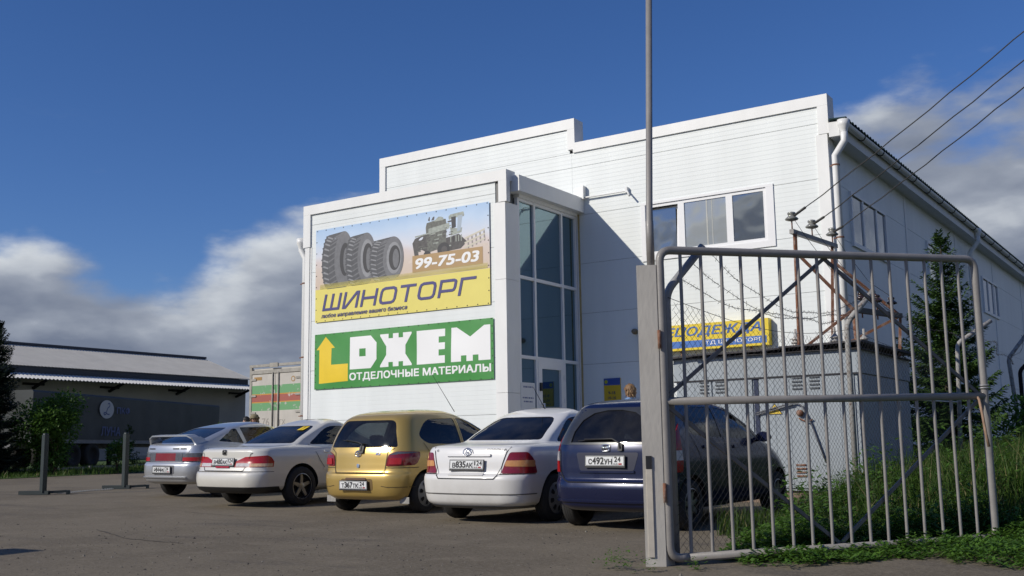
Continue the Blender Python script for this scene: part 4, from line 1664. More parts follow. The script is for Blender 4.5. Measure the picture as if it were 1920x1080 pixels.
def h_emblem(parent, mp, a, b, w, h, off, m):
    mb = MB()
    def L_(*p, r=.006): mb.tube([mp(a+x*w, b+y*h, off) for x, y in p], r, 5, 0)
    L_((-1, -.9), (-1.05, .7), (-.8, 1), (.8, 1), (1.05, .7), (1, -.9), (.7, -1), (-.7, -1), (-1, -.9))
    L_((-.6, .75), (-.42, -.75), r=.009); L_((.6, .75), (.42, -.75), r=.009); L_((-.48, 0), (.48, 0), r=.009)
    mb.build('emblem', m, parent)


def car_root(name, x, y, rz, label):
    o = empty(name, (x, y, gz(x, y)), label, 'car', 'cars parked in a row facing the building', R(rz))
    o['localbuild'] = 1
    # sit on the gentle slope
    t = Vector((-math.sin(YAW), math.cos(YAW)))
    h = R(rz)
    fwd = Vector((-math.sin(h), math.cos(h))); rgt = Vector((math.cos(h), math.sin(h)))
    o.rotation_euler = (math.atan(.0175*fwd.dot(t)), -math.atan(.0175*rgt.dot(t)), h)
    return o


def mirrored(polys): return [[(-a, b) for a, b in p] for p in polys]


def part_patches(name, parent, mp, polys, m, off=.004, n=14, bulge=0, skirt=.015):
    mb = MB()
    for p in polys: patch(mb, p, mp, off, n, 0, skirt, bulge)
    return mb.build(name, m, parent)


def four_wheels(root, tr, wb, r, w, style, sp):
    for x, y in ((tr/2, 0), (-tr/2, 0), (tr/2, wb), (-tr/2, wb)):
        make_wheel(root, x, y, r, w, style, sp)


def fit_front(sh, poly):
    """keep a side window clear of the curved front pillar"""
    out = []
    for y, z in poly:
        P, al, zz = sh.half(sh.kz(z))
        q = (min(y, P[49, 1]+sh.ro-.05), z)
        if not out or (Vector(q)-Vector(out[-1])).length > .006: out.append(q)
    return out


def windscreen(root, sh, z0, z1):
    """front glass laid 6 mm proud of the body between base and roof"""
    mb = MB()
    n, m = 10, 8
    for j in range(m+1):
        z = z0+(z1-z0)*j/m
        P, al, zz = sh.half(sh.kz(z))
        i0 = 49
        L_ = np.r_[0, np.cumsum(np.hypot(*np.diff(P[i0:], axis=0).T))]
        for i in range(-n, n+1):
            t = L_[-1]*(1-abs(i)/n)
            x = float(np.interp(t, L_, P[i0:, 0])); y = float(np.interp(t, L_, P[i0:, 1]))
            mb.v.append((math.copysign(x, i), y+.008, z+.006))
    w = 2*n+1
    for j in range(m):
        for i in range(w-1):
            mb.f.append((j*w+i, j*w+i+1, (j+1)*w+i+1, (j+1)*w+i)); mb.m.append(0); mb.sm.append(True)
    mb.build('windscreen', M_cglass, root)


def both_side(root, sh, polys, name, m, **k):
    for sd in ('+', '-'):
        for p in polys:
            part_patches(name, root, sh.mp(sd), [p], m, **k)


def side_seams(root, sh, lines, w=.008):
    for sd in ('+', '-'):
        mb = MB()
        for l in lines: seam(mb, l, sh.mp(sd), w)
        mb.build('door_gap', M_dark, root)


def handles(root, sh, pts, m):
    for sd in ('+', '-'):
        for (y, z) in pts:
            part_patches('door_handle', root, sh.mp(sd), [rounded([(y-.09, z-.018), (y+.09, z-.018), (y+.09, z+.018), (y-.09, z+.018)], .015)], m, off=.022, n=40, skirt=.03)


# ---------------------------------------------------------------- white saloon with red and amber lamps
def saloon_white():
    P = mat_paint('paint_white', (0.74, 0.735, 0.72), 0.0, .32, .7, (0.36, 0.33, 0.28), .42)
    root = car_root('saloon_car', -8.12, 11.98, 0, 'dirty white saloon with dark rear window between the gold hatchback and blue hatchback')
    ro = .88
    LV = [(.20, .13, 4.22, .70, .30, .22, .05), (.27, .05, 4.30, .80, .34, .26, .06), (.40, .015, 4.34, .835, .36, .28, .08), (.55, .00, 4.35, .845, .36, .28, .09),
          (.605, .02, 4.33, .845, .36, .28, .09), (.625, .06, 4.32, .842, .35, .27, .09), (.78, .085, 4.25, .838, .34, .26, .09), (.90, .11, 4.0, .815, .33, .25, .09),
          (.945, .135, 3.75, .79, .32, .24, .09), (.965, .20, 3.55, .765, .31, .22, .09), (.985, .45, 3.42, .735, .28, .2, .08), (1.005, .74, 3.32, .70, .22, .16, .07),
          (1.12, 1.00, 3.02, .655, .2, .14, .07), (1.30, 1.40, 2.60, .585, .18, .13, .06), (1.385, 1.62, 2.38, .53, .2, .13, .06), (1.44, 1.85, 2.2, .42, .2, .12, .05), (1.465, 2.02, 2.1, .2, .1, .05, .03)]
    sh = Shell(LV, ro)
    wb, tr, wr = 2.6, 1.47, .30
    r = sh.mp('r')
    rearp = rounded([(-.60, 1.03), (.60, 1.03), (.475, 1.335), (-.475, 1.335)], [.05, .05, .12, .12])
    sidep = [rounded([(1.12, 1.00), (2.02, .98), (2.02, 1.335), (1.62, 1.33)], [.10, .02, .03, .22]),
                         rounded([(2.08, .98), (3.08, .98), (2.62, 1.30), (2.50, 1.335), (2.08, 1.335)], [.02, .06, .05, .03, .02])]
    sidep = [fit_front(sh, p) for p in sidep]
    wins = [(r, rearp)]+[(sh.mp(sd), p) for sd in '+-' for p in sidep]
    sh.body('body', [P, M_dark], root, 60, [(tr/2, 0), (-tr/2, 0), (tr/2, wb), (-tr/2, wb)], wr, windows=wins)
    part_patches('rear_window', root, r, [rearp], M_gd, off=-.006, skirt=0)
    both_side(root, sh, sidep, 'side_window', M_gd, off=-.006, skirt=0)
    windscreen(root, sh, 1.03, 1.34)
    seats(root, 1.5, 0.62, .5, 0.98)
    four_wheels(root, tr, wb, wr, .19, 'cap', 8)
    for s in (1, -1):
        lamp = part_patches('taillight', root, r, [rounded([(s*.50, .625), (s*1.02, .625), (s*.93, .80), (s*.83, .885), (s*.60, .885)][::s], .03)], M_dred, off=.008, n=24)
        part_patches('amber_lens', lamp, r, [rounded([(s*.545, .715), (s*.96, .705), (s*.955, .785), (s*.565, .785)][::s], .02)], M_amber, off=.0105, n=24)
    # boot lid outline, bumper lines
    mb = MB()
    seam(mb, [(-.60, .95), (-.56, .89), (-.47, .60), (-.43, .562), (.43, .562), (.47, .60), (.56, .89), (.60, .95)], r, .010)
    seam(mb, [(-1.0, .615), (-.49, .615)], r, .008); seam(mb, [(1.0, .615), (.49, .615)], r, .008)
    mb.build('boot_gap', M_dark, root)
    mb = MB(); seam(mb, [(-1.05, .375), (1.05, .375)], r, .012, .009)
    seam(mb, [(-1.0, .215), (1.0, .215)], r, .03, .010)
    mb.build('bumper_line', mat('bumper_shade', (.10, .095, .085), .6), root)
    part_patches('plate_garnish', root, r, [rounded([(-.34, .835), (.34, .835), (.34, .868), (-.34, .868)], .01)], P, off=.022, n=20, skirt=.03)
    part_patches('plate_step', root, r, [rounded([(-.27, .60), (.27, .60), (.27, .635), (-.27, .635)], .012)], P, off=.012, n=20, skirt=.02)
    number_plate(root, r(0, .735, .012), .10, "В835АК", "124")
    oval_emblem(root, r, 0, .885, .062, .042, .03)
    mb = MB()
    put_text(mb, "COROLLA", .27, .55, .905, .930, lambda a, b: r(a, b, .005), 0, .02, .2)
    mb.build('badge', mat('badge_grey', (.18, .18, .18), .3, .7), root)
    mb = MB()
    put_text(mb, "G", -.53, -.50, .895, .92, lambda a, b: r(a, b, .005), 0, .03)
    mb.build('badge', mat('badge_grey', (.18, .18, .18), .3, .7), root)
    side_seams(root, sh, [[(2.05, .98), (2.04, .60), (2.03, .30)], [(1.10, 1.0), (1.22, .75), (1.30, .62)], [(3.1, .98), (3.14, .5), (3.12, .30)], [(1.40, .30), (3.1, .30)]])
    handles(root, sh, [(1.42, .86), (2.30, .86)], P)
    mb = MB()
    pts = [r(0.02, 1.452), r(.02, 1.452)+Vector((-.0, -.10, .10)), r(.02, 1.452)+Vector((0, -.30, .30))]
    mb.tube(pts, [.008, .005, .003], 6); mb.build('antenna', M_black, root)
    mirror(root, sh, 2.95, 1.0, P)
    return root


# ---------------------------------------------------------------- white saloon with a lamp band
def saloon_pearl():
    P = mat_paint('paint_pearl', (0.70, 0.68, 0.62), 0.12, .30, .8, (0.36, 0.33, 0.28), .25)
    root = car_root('saloon_car', -13.57, 12.98, -2, 'pearl white saloon with a yellow warning sticker in its rear window')
    ro = 1.02
    LV = [(.23, .16, 4.50, .70, .30, .22, .05), (.29, .06, 4.58, .80, .34, .26, .07), (.34, .02, 4.60, .83, .36, .30, .09), (.45, .00, 4.62, .842, .36, .30, .10),
          (.55, .015, 4.61, .845, .36, .30, .10), (.575, .06, 4.58, .842, .35, .28, .10), (.64, .08, 4.54, .842, .35, .28, .10), (.80, .12, 4.40, .83, .34, .26, .10),
          (.89, .12, 4.1, .80, .33, .25, .10), (.925, .145, 3.9, .775, .32, .24, .10), (.945, .24, 3.75, .75, .30, .22, .10), (.965, .55, 3.6, .72, .26, .2, .08), (.985, .86, 3.45, .695, .22, .16, .07),
          (1.10, 1.13, 3.12, .65, .2, .14, .07), (1.27, 1.56, 2.70, .575, .18, .13, .06), (1.345, 1.78, 2.48, .52, .2, .13, .06), (1.395, 2.0, 2.3, .41, .2, .12, .05), (1.415, 2.15, 2.22, .2, .1, .05, .03)]
    sh = Shell(LV, ro)
    wb, tr, wr = 2.665, 1.50, .315
    r = sh.mp('r')
    rearp = rounded([(-.61, 1.005), (.61, 1.005), (.475, 1.295), (-.475, 1.295)], [.05, .05, .10, .10])
    sidep = [rounded([(1.30, .985), (2.24, .965), (2.24, 1.285), (1.82, 1.29)], [.08, .02, .03, .18]),
                         rounded([(2.30, .965), (3.22, .965), (2.74, 1.25), (2.62, 1.285), (2.30, 1.285)], [.02, .06, .05, .03, .02])]
    sidep = [fit_front(sh, p) for p in sidep]
    wins = [(r, rearp)]+[(sh.mp(sd), p) for sd in '+-' for p in sidep]
    sh.body('body', [P, M_dark], root, 60, [(tr/2, 0), (-tr/2, 0), (tr/2, wb), (-tr/2, wb)], wr, windows=wins)
    part_patches('rear_window', root, r, [rearp], M_gd, off=-.006, skirt=0)
    both_side(root, sh, sidep, 'side_window', M_gl, off=-.006, skirt=0)
    windscreen(root, sh, 1.0, 1.29)
    seats(root, 1.58, 0.6, .5, 0.95)
    four_wheels(root, tr, wb, wr, .20, 'spoke', 5)
    st = part_patches('sticker', root, r, [[(.26, 1.215), (.40, 1.215), (.40, 1.275), (.26, 1.275)]], M_yellow, off=.008, skirt=0)
    st['label'] = 'yellow sticker with a black exclamation mark'
    mb = MB()
    f = lambda a, b: r(a, b, .010)
    mb.add([f(.322, 1.238), f(.338, 1.238), f(.342, 1.268), f(.318, 1.268)], [(0, 1, 2, 3)]); mb.add([f(.324, 1.222), f(.336, 1.222), f(.336, 1.232), f(.324, 1.232)], [(0, 1, 2, 3)])
    mb.build('exclamation_mark', M_ink, st)
    for s in (1, -1):
        lamp = part_patches('taillight', root, r, [[(s*.27, .645), (s*.98, .645), (s*.97, .73), (s*.27, .73)][::s],
                                                   [(s*.27, .73), (s*.97, .73), (s*.90, .80), (s*.80, .845), (s*.58, .85), (s*.46, .805), (s*.27, .795)][::s]], M_red, off=.008, n=24)
        part_patches('clear_lens', lamp, r, [[(s*.30, .652), (s*.575, .652), (s*.575, .705), (s*.30, .705)][::s]], M_clear, off=.0105, n=24)
        part_patches('amber_lens', lamp, r, [[(s*.60, .652), (s*.96, .652), (s*.95, .70), (s*.60, .70)][::s]], mat('pale_amber', (.62, .42, .26), .15, coat=.6, noise=.3, nscale=30), off=.0105, n=24)
    mb = MB()
    seam(mb, [(-.62, .94), (-.60, .86), (-.57, .855), (-.50, .64), (-.46, .585), (.46, .585), (.50, .64), (.57, .855), (.60, .86), (.62, .94)], r, .009)
    seam(mb, [(-1.02, .57), (1.02, .57)], r, .008)
    mb.build('boot_gap', M_dark, root)
    part_patches('lower_valance', root, r, [[(-1.15, .24), (1.15, .24), (1.15, .335), (-1.15, .335)]], M_black, off=.010, n=16)
    number_plate(root, r(0, .725, .014), .12, "В480АК", "124")
    part_patches('reflector', root, r, [[(-.16, .632), (.16, .632), (.16, .655), (-.16, .655)]], M_red, off=.02, n=20, skirt=.03)
    h_emblem(root, r, 0, .875, .042, .032, .012, M_black)
    side_seams(root, sh, [[(2.27, .97), (2.26, .60), (2.25, .30)], [(1.28, .98), (1.42, .72), (1.52, .60)], [(3.26, .97), (3.32, .5), (3.30, .30)], [(1.6, .30), (3.3, .30)]])
    both_side(root, sh, [[(1.48, .565), (3.3, .565), (3.3, .60), (1.48, .60)]], 'rub_strip', P, off=.012)
    handles(root, sh, [(1.62, .86), (2.52, .86)], P)
    mirror(root, sh, 3.1, .99, P)
    return root


# ---------------------------------------------------------------- gold hatchback
def hatch_gold():
    P = mat_paint('paint_gold', (0.58, 0.395, 0.105), 0.5, .30, .8, (0.26, 0.21, 0.14), .20)
    root = car_root('hatchback_car', -10.62, 12.50, 0, 'small golden hatchback with a rear wiper, parked between two white saloons')
    ro = .62
    LV = [(.20, .12, 3.50, .68, .30, .20, .05), (.26, .04, 3.56, .77, .36, .26, .07), (.36, .01, 3.59, .815, .38, .30, .09), (.48, .00, 3.60, .828, .38, .30, .10),
          (.56, .01, 3.59, .832, .38, .30, .10), (.595, .05, 3.57, .832, .36, .28, .10), (.70, .065, 3.48, .832, .35, .27, .10), (.86, .085, 3.30, .822, .33, .27, .10),
          (.94, .11, 3.05, .80, .31, .26, .10), (1.05, .15, 2.86, .765, .28, .24, .09), (1.20, .215, 2.55, .705, .25, .22, .08), (1.32, .28, 2.30, .645, .24, .22, .08), (1.36, .315, 2.2, .615, .24, .22, .08),
          (1.42, .43, 2.05, .55, .26, .22, .08), (1.47, .70, 1.85, .44, .25, .2, .08), (1.495, 1.05, 1.6, .25, .15, .1, .05)]
    sh = Shell(LV, ro)
    wb, tr, wr = 2.37, 1.44, .285
    r = sh.mp('r')
    rearp = rounded([(-.64, .945), (.64, .945), (.49, 1.335), (-.49, 1.335)], [.04, .04, .10, .10])
    sidep = [rounded([(.52, 1.10), (.70, .985), (1.50, .965), (1.50, 1.36), (.80, 1.345)], [.10, .10, .02, .03, .22]),
                         rounded([(1.57, .965), (2.62, .955), (2.20, 1.27), (2.04, 1.345), (1.57, 1.36)], [.02, .06, .05, .05, .02])]
    sidep = [fit_front(sh, p) for p in sidep]
    wins = [(r, rearp)]+[(sh.mp(sd), p) for sd in '+-' for p in sidep]
    sh.body('body', [P, M_dark], root, 60, [(tr/2, 0), (-tr/2, 0), (tr/2, wb), (-tr/2, wb)], wr, windows=wins)
    part_patches('rear_window', root, r, [rearp], M_gm, off=-.006, skirt=0)
    both_side(root, sh, sidep, 'side_window', M_gl, off=-.006, skirt=0)
    windscreen(root, sh, .97, 1.36)
    seats(root, 1.3, 0.42, .5, 1.02)
    four_wheels(root, tr, wb, wr, .175, 'cap', 7)
    for s in (1, -1):
        lamp = part_patches('taillight', root, r, [rounded([(s*.49, .675), (s*.95, .69), (s*1.03, .80), (s*1.02, .875), (s*.64, .885), (s*.52, .84)][::s], [.03, .08, .05, .06, .05, .04])], M_dred, off=.010, n=24, bulge=.015)
        part_patches('upper_lens', lamp, r, [[(s*.505, .79), (s*.545, .80), (s*.66, .855), (s*1.0, .845), (s*1.01, .868), (s*.64, .878), (s*.525, .838)][::s][:7]] if False else
                     [[(s*.515, .83), (s*.62, .838), (s*1.0, .838), (s*1.01, .868), (s*.64, .878)][::s]], M_smoke, off=.018, n=24)
        part_patches('inner_lens', lamp, r, [rounded([(s*.53, .70), (s*.72, .70), (s*.72, .79), (s*.55, .79)][::s], .02)], M_red, off=.026, n=30)
    mb = MB()
    seam(mb, [(-.60, .93), (-.50, .87), (-.475, .62), (-.44, .575), (.44, .575), (.475, .62), (.50, .87), (.60, .93)], r, .010)
    seam(mb, [(-1.02, .655), (-.48, .655)], r, .010); seam(mb, [(.48, .655), (1.02, .655)], r, .010)
    seam(mb, [(-1.05, .385), (-.55, .385), (-.45, .40)], r, .008); seam(mb, [(1.05, .385), (.55, .385), (.45, .40)], r, .008)
    mb.build('hatch_gap', mat('gold_gap', (.05, .035, .015), .7), root)
    part_patches('plate_recess_shade', root, r, [rounded([(-.30, .335), (.30, .335), (.30, .50), (-.30, .50)], .04)], mat('gold_shade', (.16, .10, .03), .6), off=.003, n=20)  # recess shade painted as a flat dark patch on the bumper
    number_plate(root, r(-.03, .415, .016), -.02, "Т367ТК", "24")
    part_patches('plate_lamp', root, r, [rounded([(-.20, .485), (.20, .485), (.18, .515), (-.18, .515)], .01)], mat('brown_plastic', (.12, .06, .03), .5), off=.02, n=20, skirt=.03)
    oval_emblem(root, r, -.02, .855, .056, .042, .012)
    part_patches('lock_cover', root, r, [rounded([(-.03, .655), (.02, .655), (.02, .71), (-.03, .71)], .02)], M_chrome, off=.012, n=40, skirt=.02)
    mb = MB(); put_text(mb, "RS", .30, .38, .835, .87, lambda a, b: r(a, b, .006), 0, .03, .2)
    mb.build('badge', M_chrome, root)
    mb = MB()
    rod(mb, [(.04, .885), (.035, .98), (-.05, 1.01), (-.30, 1.045)], r, .010, .028)
    rod(mb, [(.10, .985), (-.38, 1.045)], r, .007, .016)
    patch(mb, rounded([(.0, .86), (.08, .86), (.08, .96), (.0, .96)], .02), r, .03, 40, 0, .035)
    mb.build('wiper', M_black, root)
    for s in (1, -1):
        mb = MB()
        x = s*.70
        mb.box(x-.085, x+.085, -.375, -.365, .15, .24)
        mb.build('mud_flap', mat('mud_flap', (.33, .32, .30), .6, noise=.3, nscale=12), root)
    side_seams(root, sh, [[(1.535, .96), (1.53, .60), (1.52, .30)], [(.60, 1.0), (.74, .80), (.92, .62)], [(2.66, .95), (2.72, .5), (2.70, .30)], [(1.0, .29), (2.7, .29)], [(1.535, 1.36), (1.535, .96)]])
    handles(root, sh, [(.98, .86), (1.80, .86)], P)
    mb = MB()
    p = r(.1, 1.475)+Vector((0, 1.5, 0))
    mb.tube([p, p+Vector((0, -.30, .30)), p+Vector((0, -.62, .62))], [.006, .004, .003], 6)
    mb.build('antenna', M_black, root)
    mirror(root, sh, 2.5, .99, P)
    return root


# ---------------------------------------------------------------- blue hatchback behind the gate
def hatch_blue():
    P = mat_paint('paint_blue', (0.005, 0.009, 0.044), 0.2, .25, .55, (0.03, 0.034, 0.06), .10)
    root = car_root('hatchback_car', -6.02, 11.56, -3, 'dark blue tall hatchback parked behind the grey gate post')
    ro = .60
    LV = [(.22, .12, 3.70, .68, .28, .20, .05), (.28, .04, 3.77, .78, .34, .26, .06), (.38, .01, 3.81, .825, .36, .28, .08), (.48, .00, 3.82, .835, .36, .28, .08),
          (.55, .02, 3.80, .838, .35, .27, .08), (.585, .05, 3.78, .838, .33, .26, .08), (.72, .06, 3.65, .838, .30, .25, .08), (.90, .075, 3.35, .825, .28, .24, .08),
          (1.00, .10, 3.1, .80, .27, .24, .08), (1.15, .17, 2.85, .75, .25, .23, .08), (1.30, .26, 2.55, .69, .24, .22, .08), (1.41, .34, 2.30, .63, .24, .22, .08), (1.44, .375, 2.22, .60, .24, .22, .08),
          (1.48, .52, 2.05, .52, .25, .2, .08), (1.51, .85, 1.8, .40, .2, .2, .08), (1.525, 1.15, 1.55, .2, .1, .1, .05)]
    sh = Shell(LV, ro)
    wb, tr, wr = 2.45, 1.455, .285
    r = sh.mp('r')
    rearp = [(-.52, 1.0), (.52, 1.0), (.50, 1.13), (.42, 1.26), (.28, 1.34), (.10, 1.37), (-.10, 1.37), (-.28, 1.34), (-.42, 1.26), (-.50, 1.13)]
    sidep = [rounded([(.58, 1.18), (.74, 1.07), (1.45, 1.03), (1.45, 1.40), (.85, 1.40)], [.10, .08, .02, .03, .15]),
                         rounded([(1.52, 1.03), (2.50, 1.0), (2.36, 1.16), (2.06, 1.36), (1.52, 1.40)], [.02, .06, .05, .06, .02]),
                         rounded([(2.56, 1.0), (2.80, .99), (2.43, 1.17)], .02)]
    sidep = [fit_front(sh, p) for p in sidep]
    wins = [(r, rearp)]+[(sh.mp(sd), p) for sd in '+-' for p in sidep]
    sh.body('body', [P, M_dark], root, 60, [(tr/2, 0), (-tr/2, 0), (tr/2, wb), (-tr/2, wb)], wr, windows=wins)
    part_patches('rear_window', root, r, [rearp], M_gd, off=-.006, skirt=0)
    both_side(root, sh, sidep, 'side_window', M_gl, off=-.006, skirt=0)
    windscreen(root, sh, 1.02, 1.40)
    seats(root, 1.35, 0.42, .5, 1.04)
    four_wheels(root, tr, wb, wr, .18, 'spoke', 7)
    fm = []
    ou = rounded([(-.76, .975), (.76, .975), (.60, 1.40), (-.60, 1.40)], [.03, .03, .08, .08])
    def ray_out(p):
        c = Vector((0, 1.15)); d = (Vector(p)-c)
        best = 9
        for i in range(len(ou)):
            a_ = Vector(ou[i]); e_ = Vector(ou[(i+1) % len(ou)])-a_
            den = d.x*e_.y-d.y*e_.x
            if abs(den) < 1e-9: continue
            w_ = a_-c
            t_ = (w_.x*e_.y-w_.y*e_.x)/den; u_ = (w_.x*d.y-w_.y*d.x)/den
            if t_ > 0 and -1e-6 <= u_ <= 1+1e-6: best = min(best, t_)
        return tuple(c+d*best)
    ns = len(rearp)
    ring = []
    for i in range(ns):
        p0, p1 = Vector(rearp[i]), Vector(rearp[(i+1) % ns])
        for k in range(4): ring.append(tuple(p0.lerp(p1, k/4)))
    for i in range(len(ring)):
        p0, p1 = ring[i], ring[(i+1) % len(ring)]
        fm.append([p0, ray_out(p0), ray_out(p1), p1])
    part_patches('tailgate_frame', root, r, fm, mat('tailgate_black', (.03, .032, .036), .3, coat=.4, noise=.3, nscale=4), off=.004, skirt=.0)
    for s in (1, -1):
        lamp = part_patches('taillight', root, r, [[(s*.68, .66), (s*.98, .66), (s*1.00, .80), (s*.71, .80)][::s], [(s*.71, .80), (s*1.0, .80), (s*.94, 1.02), (s*.86, 1.20), (s*.79, 1.02)][::s]], M_red, off=.010, n=22)
        part_patches('clear_lens', lamp, r, [[(s*.70, .79), (s*.99, .79), (s*.97, .90), (s*.745, .90)][::s]], M_clear, off=.013, n=22)
    mb = MB()
    seam(mb, [(-.70, .97), (-.66, .66), (-.60, .575), (-.52, .545), (.52, .545), (.60, .575), (.66, .66), (.70, .97)], r, .012)
    seam(mb, [(-1.05, .62), (-.67, .62)], r, .008); seam(mb, [(1.05, .62), (.67, .62)], r, .008)
    mb.build('hatch_gap', M_dark, root)
    part_patches('bumper_strip', root, r, [[(-1.02, .325), (1.02, .325), (1.02, .345), (-1.02, .345)]], P, off=.022, n=16, skirt=.03)
    part_patches('plate_recess_shade', root, r, [rounded([(-.36, .675), (.36, .675), (.42, .885), (-.42, .885)], .035)], mat('blue_shade', (.008, .011, .035), .5), off=.003, n=20)  # flat patch instead of a hollow, recess shade put into its colour
    part_patches('recess_lip', root, r, [[(-.37, .655), (.37, .655), (.37, .678), (-.37, .678)]], P, off=.02, n=16, skirt=.03)
    number_plate(root, r(0, .79, .014), .06, "С492УН", "24")
    h_emblem(root, r, 0, .935, .046, .036, .016, M_chrome)
    mb = MB()
    rod(mb, [(.20, .925), (.18, .985), (.08, 1.03), (-.30, 1.025)], r, .011, .03)
    rod(mb, [(.05, 1.035), (-.40, 1.015)], r, .008, .016)
    patch(mb, rounded([(.165, .90), (.225, .90), (.215, .985), (.165, .985)], .015), r, .03, 40, 0, .035)
    mb.build('wiper', M_black, root)
    side_seams(root, sh, [[(1.485, 1.40), (1.485, 1.0), (1.48, .60), (1.47, .30)], [(.66, 1.10), (.80, .85), (.92, .64)], [(2.62, .99), (2.70, .5), (2.68, .30)], [(1.0, .29), (2.7, .29)]])
    handles(root, sh, [(1.0, .93), (1.78, .92)], P)
    mirror(root, sh, 2.42, 1.02, P)
    return root


# ---------------------------------------------------------------- silver liftback with a hoop spoiler
def lift_silver():
    P = mat_paint('paint_silver', (0.50, 0.515, 0.54), 0.6, .30, .7, (0.26, 0.24, 0.21), .22)
    root = car_root('liftback_car', -16.85, 14.27, -2, 'silver liftback with a hoop spoiler, the car nearest the lawn')
    ro = .80
    LV = [(.26, .14, 4.05, .68, .28, .20, .05), (.31, .05, 4.10, .78, .32, .24, .06), (.38, .015, 4.14, .81, .34, .26, .08), (.50, .00, 4.16, .825, .34, .26, .08),
          (.63, .01, 4.15, .83, .34, .26, .08), (.665, .05, 4.12, .83, .32, .25, .08), (.80, .065, 4.0, .825, .30, .24, .08), (.93, .085, 3.7, .805, .28, .23, .08),
          (.985, .11, 3.5, .785, .27, .22, .08), (1.02, .22, 3.3, .755, .25, .20, .08), (1.10, .46, 3.05, .715, .22, .18, .07),
          (1.22, .82, 2.75, .655, .2, .16, .06), (1.315, 1.15, 2.50, .60, .2, .15, .06), (1.36, 1.40, 2.32, .54, .2, .14, .05), (1.405, 1.7, 2.1, .42, .2, .12, .05), (1.42, 1.85, 1.98, .2, .1, .05, .03)]
    sh = Shell(LV, ro)
    wb, tr, wr = 2.49, 1.40, .285
    r = sh.mp('r')
    rearp = rounded([(-.60, 1.025), (.60, 1.025), (.48, 1.305), (-.48, 1.305)], [.03, .03, .08, .08])
    sidep = [rounded([(.72, 1.045), (1.30, 1.0), (1.22, 1.285), (1.12, 1.275)], [.03, .02, .03, .04]),
                         rounded([(1.38, .995), (2.12, .985), (2.12, 1.315), (1.32, 1.305)], [.02, .02, .02, .03]),
                         rounded([(2.18, .985), (3.05, .985), (2.60, 1.25), (2.45, 1.315), (2.18, 1.315)], [.02, .05, .05, .04, .02])]
    sidep = [fit_front(sh, p) for p in sidep]
    wins = [(r, rearp)]+[(sh.mp(sd), p) for sd in '+-' for p in sidep]
    sh.body('body', [P, M_dark], root, 60, [(tr/2, 0), (-tr/2, 0), (tr/2, wb), (-tr/2, wb)], wr, windows=wins)
    part_patches('rear_window', root, r, [rearp], M_gd, off=-.006, skirt=0)
    both_side(root, sh, sidep, 'side_window', M_gl, off=-.006, skirt=0)
    windscreen(root, sh, 1.0, 1.31)
    seats(root, 1.45, 0.55, .5, 0.95)
    four_wheels(root, tr, wb, wr, .175, 'spoke', 6)
    band = part_patches('lamp_band', root, r, [[(-.46, .69), (.46, .69), (.46, .835), (-.46, .835)]], M_dred, off=.006, n=20)
    for s in (1, -1):
        part_patches('smoked_lens', band, r, [[(s*.30, .69), (s*.47, .69), (s*.47, .835), (s*.30, .835)][::s]], M_smoke, off=.009, n=20)
        lamp = part_patches('taillight', root, r, [[(s*.48, .685), (s*.99, .685), (s*.96, .835), (s*.48, .835)][::s]], M_smoke, off=.008, n=24)
        part_patches('red_lens', lamp, r, [[(s*.49, .688), (s*.98, .688), (s*.975, .758), (s*.49, .758)][::s]], M_red, off=.011, n=24)
    mb = MB()
    a = -.56
    pts = []
    for k in range(13):
        u = -1+2*k/12
        z = 1.155 if abs(u) < .93 else 1.11
        pts.append((u*.62, r(u*.62, 1.0).y-.02, z))
    # flat aerofoil blade with two legs
    vs = []; fs = []
    for (x, y, z) in pts:
        vs += [(x, y-.03, z-.012), (x, y+.16, z+.012), (x, y+.16, z+.028), (x, y-.03, z+.012)]
    for k in range(12):
        b = 4*k
        fs += [(b, b+1, b+5, b+4), (b+1, b+2, b+6, b+5), (b+2, b+3, b+7, b+6), (b+3, b, b+4, b+7)]
    fs += [(0, 3, 2, 1), (48, 49, 50, 51)]
    mb.add(vs, fs, 0, False)
    for s in (1, -1):
        y = r(.62, 1.0).y
        mb.add([(s*.60, y-.05, 1.12), (s*.64, y-.05, 1.12), (s*.64, y+.16, 1.14), (s*.60, y+.16, 1.14), (s*.66, y+.02, .985), (s*.70, y+.02, .985), (s*.70, y+.30, 1.04), (s*.66, y+.30, 1.04)],
               [(0, 1, 5, 4), (1, 2, 6, 5), (2, 3, 7, 6), (3, 0, 4, 7), (0, 3, 2, 1)], 0, False)
    mb.build('spoiler', P, root)
    mb = MB()
    seam(mb, [(-.66, .99), (-.62, .845), (.62, .845), (.66, .99)], r, .006)
    seam(mb, [(-1.0, .675), (1.0, .675)], r, .010)
    mb.build('hatch_gap', M_dark, root)
    f = lambda a, b: r(a, b, .006)
    for a0, a1 in ((-.56, -.36), (.20, .36), (.40, .56)):
        mb = MB()
        mb.add([f(a0, .905), f(a1, .905), f(a1, .928), f(a0, .928)], [(0, 1, 2, 3)])
        mb.build('badge', M_black, root)
    part_patches('plate_recess_shade', root, r, [rounded([(-.33, .455), (.33, .455), (.33, .61), (-.33, .61)], .03)], mat('silver_shade', (.12, .12, .13), .6), off=.003, n=20)  # darker silver patch stands for the shade inside the plate hollow
    number_plate(root, r(0, .53, .012), .0, "Р844РЕ", "24")
    part_patches('bumper_lip', root, r, [[(-.95, .385), (.62, .385), (.62, .405), (-.95, .405)]], P, off=.03, n=16, skirt=.04)
    side_seams(root, sh, [[(1.34, 1.0), (1.38, .62), (1.4, .3)], [(2.15, 1.31), (2.15, .98), (2.14, .30)], [(3.1, .98), (3.14, .5), (3.12, .32)], [(1.2, .32), (3.1, .32)]])
    handles(root, sh, [(1.55, .87), (2.35, .87)], M_black)
